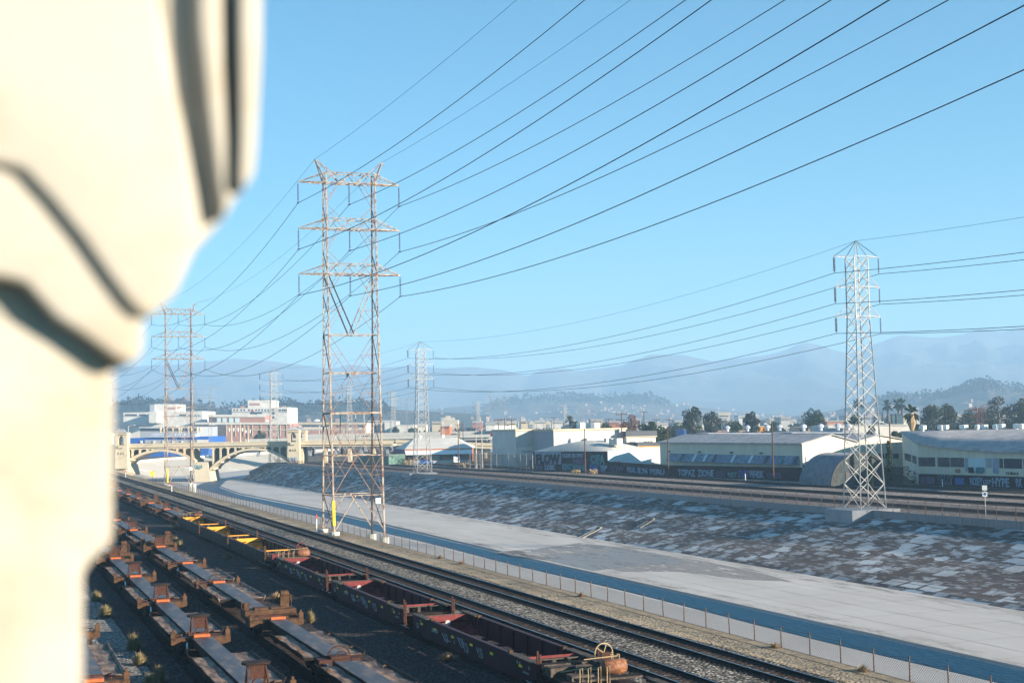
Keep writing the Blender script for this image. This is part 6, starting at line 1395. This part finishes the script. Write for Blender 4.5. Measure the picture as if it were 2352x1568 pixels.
def pole(base,ztop,label,arms=0,grp='wooden utility poles',lean=0,lampside=0,mat='pole',rz=0,r_=.16):
    r=empty('utility_pole',base,label,'utility pole',grp); h=ztop-base[2]; m=MB(); m.tube([(0,0,-.2),(lean*.5,0,h*.5),(lean,0,h)],[r_,r_*.85,r_*.65],8); m.build('pole',mt[mat],r)
    for k in range(arms):
        z=h-.5-k*1.5; m=MB(); m.bar((lean-1.5,0,z),(lean+1.5,0,z),.14,.18); 
        for q in (-1.35,-.7,.7,1.35): m.tube([(lean+q,0,z+.08),(lean+q,0,z+.38)],.06,5)
        m.build('crossarm',mt[mat],r)
    if lampside: m=MB(); m.bar((lean,0,h-.6),(lean+lampside*1.3,0,h-.1),.06); m.box(lean+lampside*1.3-.3,-.12,h-.15,lean+lampside*1.3+.3,.12,h+.02); m.build('lamp_head',mt['white'],r)
    r.rotation_euler=(0,0,-PSI*1.2); return r
for px,pb,pt,lb,ls in ((1344.6,1086.6,983.5,'plain wooden pole standing before the teal OFA graffiti of the domed building',0),(1535.7,1094.6,978.7,'plain wooden pole at the left end of the cream warehouse',0),(1777,1103,971.7,'plain wooden pole with a pale lamp before the right half of the cream warehouse',-1),(2048,1112,968,'plain wooden pole just right of the big white tower',-1),(1053.8,1077,975.6,'plain wooden pole in front of the dock building right half',0)):
    b=G(px,pb,0); pole(b,ZT(b,pt),lb,lampside=ls)
for i,(px,pt,D,arms,lb) in enumerate([(1148,961,440,1,'leaning wooden pole, left of the trio above the truck'),(1159,959.7,436,1,'middle wooden pole of the trio above the truck'),(1175,959.5,430,3,'wooden pole with transformers and many crossarms above the truck'),(1063,968,520,0,'thin dark pole behind the right end of the dock roof'),(1055,972,530,1,'thin pole with a crossarm behind the dock roof'),(1427,947,380,3,'tall wooden pole with crossarms rising behind the white warehouse'),(1398,960,520,1,'dark pole on the skyline left of the tall warehouse pole'),(1272,957,620,1,'thin dark pole on the skyline left of the palms'),(1479,944,600,1,'pole on the skyline above the white two-storey block'),(1507,961,560,1,'crossarm pole on the skyline over the two-storey block'),(1538,961,540,1,'crossarm pole on the skyline before the grey trees'),(1580,950,560,0,'bare pole on the skyline before the large grey tree'),(1605,950,560,0,'second bare pole before the large grey tree'),(1844,1063-91,520,2,'pole with two crossarms behind the sawtooth sheds'),(1741,968,560,1,'crossarm pole beyond the left sawtooth shed'),(1696,963,620,0,'thin pole near the tan block'),(2242,936,330,2,'pole with white crossarms above the curved-roof warehouse'),(1459,955,480,0,'bare pole beside the tall warehouse pole'),(1660,968,520,1,'low crossarm pole left of the left sawtooth shed'),(2017,944,420,2,'crossarm pole seen through the big white tower'),(1380,975,900,0,'short far pole over the white warehouse')]):
    p=GD(px,pt,D); pole(Vector((p.x,p.y,0)),p.z,lb,arms=arms,lean=-.6 if px==1148 else 0)
for i,(px,pt,D) in enumerate([(1795,930,1500),(1690,945,1500),(1960,935,1400),(1190,955,1300),(1308,938,1500),(1478,925,1500)]): 
    p=GD(px,pt+12,D); m=MB(); m.tube([(0,0,0),(0,0,p.z)],.5,5); o=m.build('light_mast',mt['post_pale']); o.location=(p.x,p.y,0); tag(o,'thin pale light mast rising above the distant skyline','light mast','distant light masts')
# signals by the bridge
for i,(px,pb,pt) in enumerate([(719.5,1063,1028),(785,1060,1029)]):
    g=G(px,pb,0); r=empty('rail_signal',g,['railway signal mast just right of the bridge pylon','railway signal mast seen through the rusty tower'][i],'signal','railway signals'); h=ZT(g,pt); MB().tube([(0,0,0),(0,0,h)],.09,6).build('mast',mt['post_pale'],r)
    for z in (.55,.72,.9): MB().box(-.35,-.3,h*z-.5,.35,.1,h*z+.5).build('signal_head',mt['graf_black'],r)
# ================================================================ TREES
def leaves(m,c,rx,rz,n,sz,R=rnd):
    for i in range(n):
        while True:
            v=Vector((R.uniform(-1,1),R.uniform(-1,1),R.uniform(-1,1)))
            if v.length<1: break
        v=v*(.62+.38*R.random())/max(v.length,.3)*min(1,v.length+.35)
        p=c+Vector((v.x*rx,v.y*rx,v.z*rz)); a=Vector((R.gauss(0,1),R.gauss(0,1),R.gauss(0,1))).normalized(); b=a.cross(Vector((R.gauss(0,1),R.gauss(0,1),R.gauss(0,1)))).normalized(); s=sz*R.uniform(.5,1.2)
        m.add([p-a*s,p+b*s*.6,p+a*s,p-b*s*.6],[(0,1,2,3)])
def tree(px,pt,D,wpx,label,mat='leaf_grey',grp='grey-green trees on the skyline',base=0,dens=1,clumps=15,trunk=.28,zb=None):
    """crown top at picture row pt, width wpx columns"""
    p=GD(px,pt,D); h=p.z-base; w=wpx*D/F/2; r=empty('tree',(p.x,p.y,base),label,'tree',grp)
    m=MB(); m.tube([(0,0,-.3),(.1,0,h*.3),(.25*w*.2,0,h*.6),(0,0,h*.85)],[.035*h+.1,.028*h+.08,.02*h+.04,.03],7)
    for i in range(5): a=rnd.uniform(0,6.283); z=h*rnd.uniform(.3,.6); m.tube([(0,0,z),(math.cos(a)*w*.35,math.sin(a)*w*.35,z+h*.14),(math.cos(a)*w*.65,math.sin(a)*w*.65,z+h*.22)],[.014*h,.01*h,.02],5)
    m.build('trunk',mt['bark'],r); m=MB(); sz=max(.28,D/F*1.2)
    w=w*1.2; hc=min(h*.5,w*1.9); zc0=h-hc
    for i in range(clumps):
        e=rnd.uniform(-.55,1.); a=i*2.4+rnd.uniform(-.4,.4); q=math.sqrt(max(0,1-max(e,0)**2))*rnd.uniform(.45,.72); rx=w*rnd.uniform(.30,.46)
        leaves(m,Vector((math.cos(a)*q*w,math.sin(a)*q*w,zc0+e*hc*.74)),rx,min(hc*.32,rx)*rnd.uniform(.8,1.1),int(210*dens),sz*1.25)
    leaves(m,Vector((0,0,zc0)),w*.62,hc*.62,int(700*dens),sz*1.3)
    m.build('crown',mt[mat],r,fix=False); return r
T=[(1588,921,520,48,'largest grey-green tree left of the tan block','leaf_grey'),(1632,940,560,34,'rounder tree between the largest grey one and the tan block','leaf_grey'),(1488,956,470,44,'dark green pine-like tree right of the white warehouse','leaf'),(1516,975,420,52,'dark green bushy tree behind the two-storey block','leaf'),(1449,947,520,50,'bare reddish tree behind the white warehouse','leaf_red'),(1386,966,560,42,'round dark tree over the white warehouse roof','leaf'),
 (1726,938,560,32,'dark tree above the left sawtooth shed','leaf_grey'),(1683,962,560,40,'low dark tree left of the far yellow building','leaf'),(1770,966,600,44,'low dark tree right of the far yellow building','leaf'),(1870,931,560,54,'broad dark round tree above the yellow warehouse','leaf'),(1962,946,540,46,'dark tree just left of the big white tower top section','leaf'),
 (2143,920,520,56,'tall dark tree, first of the clump above the curved-roof warehouse','leaf_grey'),(2176,923,540,44,'tall dark tree, second of the clump above the curved-roof warehouse','leaf_grey'),(2215,930,560,50,'grey tree behind the white crossarm pole','leaf_grey'),(2250,920,640,50,'pale airy tree behind the white crossarm pole','leaf_red'),(2290,906,600,56,'tall airy tree right of the white crossarm pole','leaf_grey'),(2322,925,560,52,'dark tree left of the right picture edge group','leaf_grey'),(2347,903,560,44,'tall tree cut by the right edge of the picture','leaf_grey'),
 (2105,975,420,46,'low dense bush tree left of the curved-roof warehouse','leaf'),(2060,985,430,30,'low bush behind the gabled warehouse','leaf'),(2160,975,420,40,'olive bush behind the first white roof vent','leaf'),(2195,978,440,36,'green bush behind the second white roof vents','leaf'),(2230,972,460,40,'greener bush right of the white roof vents','leaf'),
 (1550,968,640,42,'low trees left of the largest grey tree','leaf'),(1655,955,700,24,'small tree in front of the tan block','leaf_grey'),(948,975,900,26,'small tree before the low white building','leaf'),(910,976,900,22,'second small tree before the low white building','leaf'),(596,985,830,26,'bushy trees before the brick complex','leaf'),(700,990,850,18,'dark conical tree right of the bridge pylon','leaf'),(772,992,850,16,'bush before the brick office','leaf'),(2272,958,480,36,'dark tree beside the white crossarm pole foot','leaf'),(2000,975,450,20,'small dark bush behind the long white warehouse','leaf'),(1535,985,450,30,'dark bush left of the blue sign building','leaf')]
for px,pt,D,w,lb,ma in T: tree(px,pt,D,w,lb,ma,grp='trees on the skyline')
def conifer(px,pt,D,wpx,label,mat='leaf',grp='cypress trees'):
    p=GD(px,pt,D); h=p.z; w=wpx*D/F/2; r=empty('cypress_tree',(p.x,p.y,0),label,'cypress',grp); MB().tube([(0,0,-.2),(0,0,h*.8)],[.2,.05],6).build('trunk',mt['bark'],r); m=MB()
    for i in range(14): t=i/13; leaves(m,Vector((0,0,h*(.1+.84*t))),w*(1-.75*abs(t-.3)**1.3),h*.06,60,max(.22,D/F*.9))
    m.build('crown',mt[mat],r,fix=False)
conifer(2040,1010,250,13,'dark cypress against the lit gable right of the big white tower'); conifer(1998,1036,235,8,'small dark cypress against the lit gable, seen through the big tower')
conifer(639,975,700,9,'tall dark conifer behind the bridge, left of its pylon'); conifer(567,978,760,6,'thin conifer before the brick wall above the bridge')
for i,px in enumerate((2008,2017,2026,2037,2047,2057)): conifer(px,952-(i%3)*2,700,6,'far slender cypress in the row beyond the long white warehouse',grp='row of far cypresses')
def palm(px,pt,D,label,skirt=False,sc=1.):
    p=GD(px,pt,D); h=p.z-1.2; r=empty('palm_tree',(p.x,p.y,0),label,'palm','palm trees on the skyline'); MB().tube([(0,0,-.2),(.15,0,h*.5),(0,0,h)],[.4*sc,.3*sc,.25*sc],7).build('trunk',mt['bark'],r)
    if skirt: m=MB(); m.tube([(0,0,h*.62),(0,0,h*.8),(0,0,h)],[.5,1.3,.6],8,m=0); m.build('dry_skirt',mt['tumble'],r)
    m=MB()
    for i in range(46):
        a=rnd.uniform(0,6.283); e=rnd.uniform(-.9,1.4); d=Vector((math.cos(a)*math.cos(e),math.sin(a)*math.cos(e),math.sin(e))); L_=2.1*sc*rnd.uniform(.8,1.15); s=Vector((-math.sin(a),math.cos(a),0))*.28*sc; p0=Vector((0,0,h)); p1=p0+d*L_*.6; p2=p0+d*L_-Vector((0,0,.5*sc))
        m.add([p0,p1+s,p2,p1-s],[(0,1,2,3)])
    m.build('crown',mt['leaf'],r,fix=False)
palm(2093,938,400,'stout palm with a dry skirt left of the tree clump',True,1.5); palm(1309,957,560,'taller palm over the white warehouse roof',sc=1.2); palm(1323,969,560,'shorter palm over the white warehouse roof',sc=1.1)
for px,pt,lb in ((2038,925,'left palm of the far pair beyond the cypress row'),(2062,922,'middle far palm beyond the cypress row'),(2070,922,'right palm of the far pair beyond the cypress row'),(1970,922,'far palm seen through the big white tower')): palm(px,pt,800,lb,sc=2.0)
def shrub(px,py,hh,ww,label,mat='tumble',n=160):
    g=G(px,py,0); m=MB(); leaves(m,Vector((0,0,hh*.45)),ww,hh*.5,n,.22); 
    for i in range(8): a=rnd.uniform(0,6.28); m.bar((0,0,0),(math.cos(a)*ww*.7,math.sin(a)*ww*.7,hh*.8),.04)
    o=m.build('shrub',mt[mat],fix=False); o.location=g; tag(o,label,'shrub','dry shrubs on the far bank')
for px,py,hh,ww,lb,ma in ((930,1066,2.2,2.5,'dark shrub left of the white riverside tower foot','leaf'),(940,1068,2,2,'tan shrub at the dock corner behind the white riverside tower','tumble'),(948,1065,2.5,2.2,'reddish shrub before the dock wall','leaf_red'),(1072,1074,2,2.5,'tan shrub right of the dock pole','tumble'),(1040,1072,1.6,2.2,'tan shrub left of the dock pole','tumble'),(1323,1088,1.2,1.2,'small tan tuft shrub by the graffiti pole','tumble'),(1362,1088,1.3,1.3,'tan tuft shrub right of the graffiti pole','tumble'),(1570,1091,1.2,1.8,'small tan tuft shrub at the tagged low wall','tumble'),(2066,1100,3.2,2.4,'dark reddish shrub before the lit gable doorway','leaf_red'),(2095,1108,2.6,3,'dark shrub mass at the corner of the curved-roof warehouse','leaf'),(1225,1078,3.4,1.6,'climbing shrub at the left end of the graffiti building','leaf'),(1830,1098,2.2,4,'dark shrub hiding the end of the tagged low wall','leaf'),(1640,1090,1.6,3.5,'overgrown dark shrub on top of the tagged wall','leaf')):
    shrub(px,py,hh,ww,lb,ma)
# ================================================================ HILLS
H_={}
def hills(name,ridge,D,depth,mat,zf=0,amp=1.,label=None,n=160,rows=16,seed=1):
    import bisect
    R=random.Random(seed); px0,px1=ridge[0][0],ridge[-1][0]; ph=[(R.uniform(.02,.25),R.uniform(0,6),R.uniform(.2,1)) for _ in range(14)]
    def ry(px):
        for (a,b),(c,d) in zip(ridge,ridge[1:]):
            if a<=px<=c: t=(px-a)/(c-a); t=t*t*(3-2*t)*.5+t*.5; return b+(d-b)*t
        return ridge[-1][1]
    m=MB(); g=[]
    for i in range(n+1):
        px=px0+(px1-px0)*i/n; top=H+(YH(px)-ry(px))*D/F; row=[]
        for j in range(rows+1):
            t=j/rows; d=D-depth*(1-t); nz=sum(math.sin(px*f*amp+p+j*f*9)*w for f,p,w in ph)*D/F*.35*math.sin(math.pi*min(t*1.05,1))
            x=(px-1176)/F*d; p=A0*d+R0*x; q=D*.11
            f1=1-abs(mnoise.fractal(Vector((p.x/q,p.y/q/2.2,seed)),1.0,2.1,6)); f1=max(0,min(1,f1))
            z=zf+(top-zf)*(t**1.1)*(1-(1-f1)*1.15*min(1,(1-t)*5)*(.45+.55*t)); row.append((p.x,p.y,z))
        d=D+depth*.5; x=(px-1176)/F*d; p=A0*d+R0*x; row.append((p.x,p.y,-5)); g.append(row)
    m.grid(g); o=m.build(name,mat,fix=False,smooth=True); tag(o,kind='structure'); H_[name]=o; return o
def hillmat(name,a,b,c,sc):
    m,nt,bb=newmat(name); v=coords(nt); k=mixc(nt,ramp(nt,noise(nt,v,sc,6,.7),[(.42,0),(.56,1)]),a,b); k=mixc(nt,ramp(nt,noise(nt,v,sc*4,4,.6),[(.5,0),(.62,.9)]),k,c)
    lnk(nt,k,bb.inputs['Base Color']); bb.inputs['Roughness'].default_value=1; return m
hm1=hillmat('wooded_hill',(.06,.05,.04),(.025,.03,.022),(.015,.02,.014),.012); hm2=hillmat('brush_hill',(.11,.075,.06),(.045,.042,.032),(.02,.024,.018),.010); hm3=hillmat('mountain',(.05,.05,.045),(.10,.085,.065),(.03,.035,.03),.0012)
hills('hills',[(180,935),(260,930),(310,922),(335,927),(370,925),(410,916),(440,928),(480,935),(530,934),(600,925),(660,924),(700,930),(745,926),(800,921),(840,927),(900,938),(960,941),(1040,945),(1120,950)],2300,500,hm1,seed=3)
hills('hills_far',[(900,950),(980,938),(1060,930),(1130,922),(1180,914),(1240,910),(1310,905),(1360,912),(1400,908),(1450,905),(1490,909),(1530,921),(1600,930),(1680,938),(1760,945),(1900,955)],4200,1700,hm2,seed=8)
hills('hills_right',[(1780,955),(1900,940),(1960,928),(2000,916),(2030,905),(2060,900),(2110,899),(2160,898),(2190,888),(2215,879),(2245,870),(2262,868),(2290,876),(2320,882),(2352,884),(2420,890),(2520,905)],3000,1000,hm2,seed=5,rows=20)
hills('mountains',[(150,850),(400,836),(480,828),(540,822),(600,826),(690,836),(760,845),(800,835),(860,842),(887,841),(943,838),(1015,843),(1081,840),(1148,846),(1210,860),(1240,848),(1287,842),(1322,848),(1374,843),(1425,836),(1466,820),(1497,810),(1550,811),(1566,811),(1613,820),(1639,826),(1675,820),(1748,813),(1778,807),(1850,782),(1880,787),(1920,800),(1950,806),(1985,800),(2000,787),(2070,765),(2150,770),(2200,765),(2260,748),(2300,757),(2352,745),(2440,735),(2600,760)],7500,2800,hm3,amp=2,seed=11,n=260,rows=24)
# crest trees on the hills and scattered hillside houses (uncountable: one mass each)
rt=random.Random(4); m=MB()
def hilltrees(ridge,D,n,s0,depth):
    for i in range(n):
        k=rt.randrange(len(ridge)-1); (a,b),(c,d)=ridge[k],ridge[k+1]; t=rt.random(); px=a+(c-a)*t; py=b+(d-b)*t; q=rt.random()**.6; dd=D-depth*.35*(1-q); z=H+(YH(px)-py)*D/F
        z=z*(.72+.28*q) ; x=(px-1176)/F*dd; p=A0*dd+R0*x; s=s0*rt.uniform(.5,1.5); leaves(m,Vector((p.x,p.y,z+s*.3)),s*.8,s,9,s*.45,rt)
hilltrees([(260,930),(310,922),(335,927),(370,925),(410,916),(440,928),(480,935),(600,925),(660,924),(700,930),(745,926),(800,921),(840,927),(900,938)],2300,420,7,500)
hilltrees([(1130,922),(1180,914),(1240,910),(1310,905),(1360,912),(1400,908),(1450,905),(1490,909),(1530,921)],4200,260,11,900)
hilltrees([(2000,916),(2030,905),(2060,900),(2110,899),(2160,898),(2190,888),(2215,879),(2245,870),(2262,868),(2290,876),(2352,884)],3000,300,7,700)
tag(m.build('hillside_woods',mt['leaf_far'],fix=False),kind='stuff')
rh=random.Random(9); m=MB()
def house(P,k):
    w=rh.uniform(2.,4.6)*k; h=rh.uniform(1.2,2.8)*k; m.box(P.x-w,P.y-w*.6,P.z-6,P.x+w,P.y+w*.6,P.z+h); m.prism([(P.x-w,P.y-w*.6,P.z+h),(P.x+w,P.y-w*.6,P.z+h),(P.x,P.y-w*.6,P.z+h+1)],(0,w*1.2,0))
for o_,cnt,lo,hi,k in ((H_['hills_far'],430,.05,.75,.95),(H_['hills_right'],150,.1,.7,1.0),(H_['hills'],50,.1,.6,.8)):
    vs=[v.co.copy() for v in o_.data.vertices]; zt=max(v.z for v in vs)
    vs=[v for v in vs if lo*zt*.2<v.z<hi*zt]
    for i in range(cnt): v=vs[rh.randrange(len(vs))]+Vector((rh.uniform(-40,40),rh.uniform(-40,40),0)); house(v,k)
for i in range(200):
    px=rh.uniform(880,2352); D=rh.uniform(1300,2400); x=(px-1176)/F*D; q=A0*D+R0*x; house(Vector((q.x,q.y,rh.uniform(0,7))),.9)
tag(m.build('hillside_houses',mt['house'],fix=False),kind='stuff')
m=MB(); R2=random.Random(12)
for i in range(1500):
    px=R2.uniform(860,2352); D=R2.uniform(700,2600); x=(px-1176)/F*D; p=A0*D+R0*x; s=R2.uniform(2.5,5)*(1+D/2500); leaves(m,Vector((p.x,p.y,s*.7)),s,s*.8,12,s*.35,R2)
tag(m.build('distant_treetops',mt['leaf_far'],fix=False),kind='stuff')
HAZE=2.1e-4
# ================================================================ CAMERA, SUN, SKY, HAZE
cam=bpy.data.cameras.new('camera'); co=bpy.data.objects.new('camera',cam); COL.objects.link(co); S.camera=co
cam.sensor_width=36; cam.lens=F/2352*36; cam.clip_end=60000; cam.clip_start=.1
mw=Matrix((RT,UP,-AX)).transposed().to_4x4(); mw.translation=Vector((0,0,H)); co.matrix_world=mw
cam.dof.use_dof=True; cam.dof.focus_distance=140; cam.dof.aperture_fstop=1.9
AL=rad(45); EL=math.atan(.41*math.sin(AL))
sd=Vector((math.sin(AL)*math.cos(EL),-math.cos(AL)*math.cos(EL),math.sin(EL)))
sun=bpy.data.lights.new('sun','SUN'); sun.energy=5.0; sun.angle=rad(.5); sun.color=(1,.88,.70)
so=bpy.data.objects.new('sun',sun); COL.objects.link(so); so.rotation_euler=sd.to_track_quat('Z','Y').to_euler()
w=bpy.data.worlds.new('World'); S.world=w; w.use_nodes=True; nt=w.node_tree; bg=nt.nodes['Background']
sky=nt.nodes.new('ShaderNodeTexSky'); sky.sky_type='NISHITA'; sky.sun_disc=False; sky.sun_elevation=EL; sky.sun_rotation=rad(180)-AL
sky.air_density=1.0; sky.dust_density=.3; sky.ozone_density=2.2; sky.altitude=100
tn=nt.nodes.new('ShaderNodeMix'); tn.data_type='RGBA'; tn.blend_type='MULTIPLY'; tn.inputs[0].default_value=1; tn.inputs[7].default_value=(.21,.80,1.0,1); nt.links.new(sky.outputs[0],tn.inputs[6]); nt.links.new(tn.outputs[2],bg.inputs[0]); bg.inputs[1].default_value=.055
S.view_settings.view_transform='Standard'; S.view_settings.look='None'; S.view_settings.exposure=1.65; S.view_settings.gamma=1
# haze: one closed box of thin air
m=MB(); m.box(-9500,-700,-9,14500,15500,620); o=m.build('haze',newmat('haze')[0]); tag(o,kind='stuff')
hm=o.data.materials[0]; nt=hm.node_tree; nt.nodes.clear(); out=nt.nodes.new('ShaderNodeOutputMaterial'); pv=nt.nodes.new('ShaderNodeVolumePrincipled')
pv.inputs['Color'].default_value=(.45,.71,1.0,1); pv.inputs['Density'].default_value=HAZE; pv.inputs['Anisotropy'].default_value=0.0; nt.links.new(pv.outputs[0],out.inputs['Volume'])
S.cycles.use_denoising=True; S.cycles.max_bounces=6; S.cycles.volume_bounces=1; S.cycles.transparent_max_bounces=24; S.cycles.diffuse_bounces=3
S.cycles.volume_step_rate=1
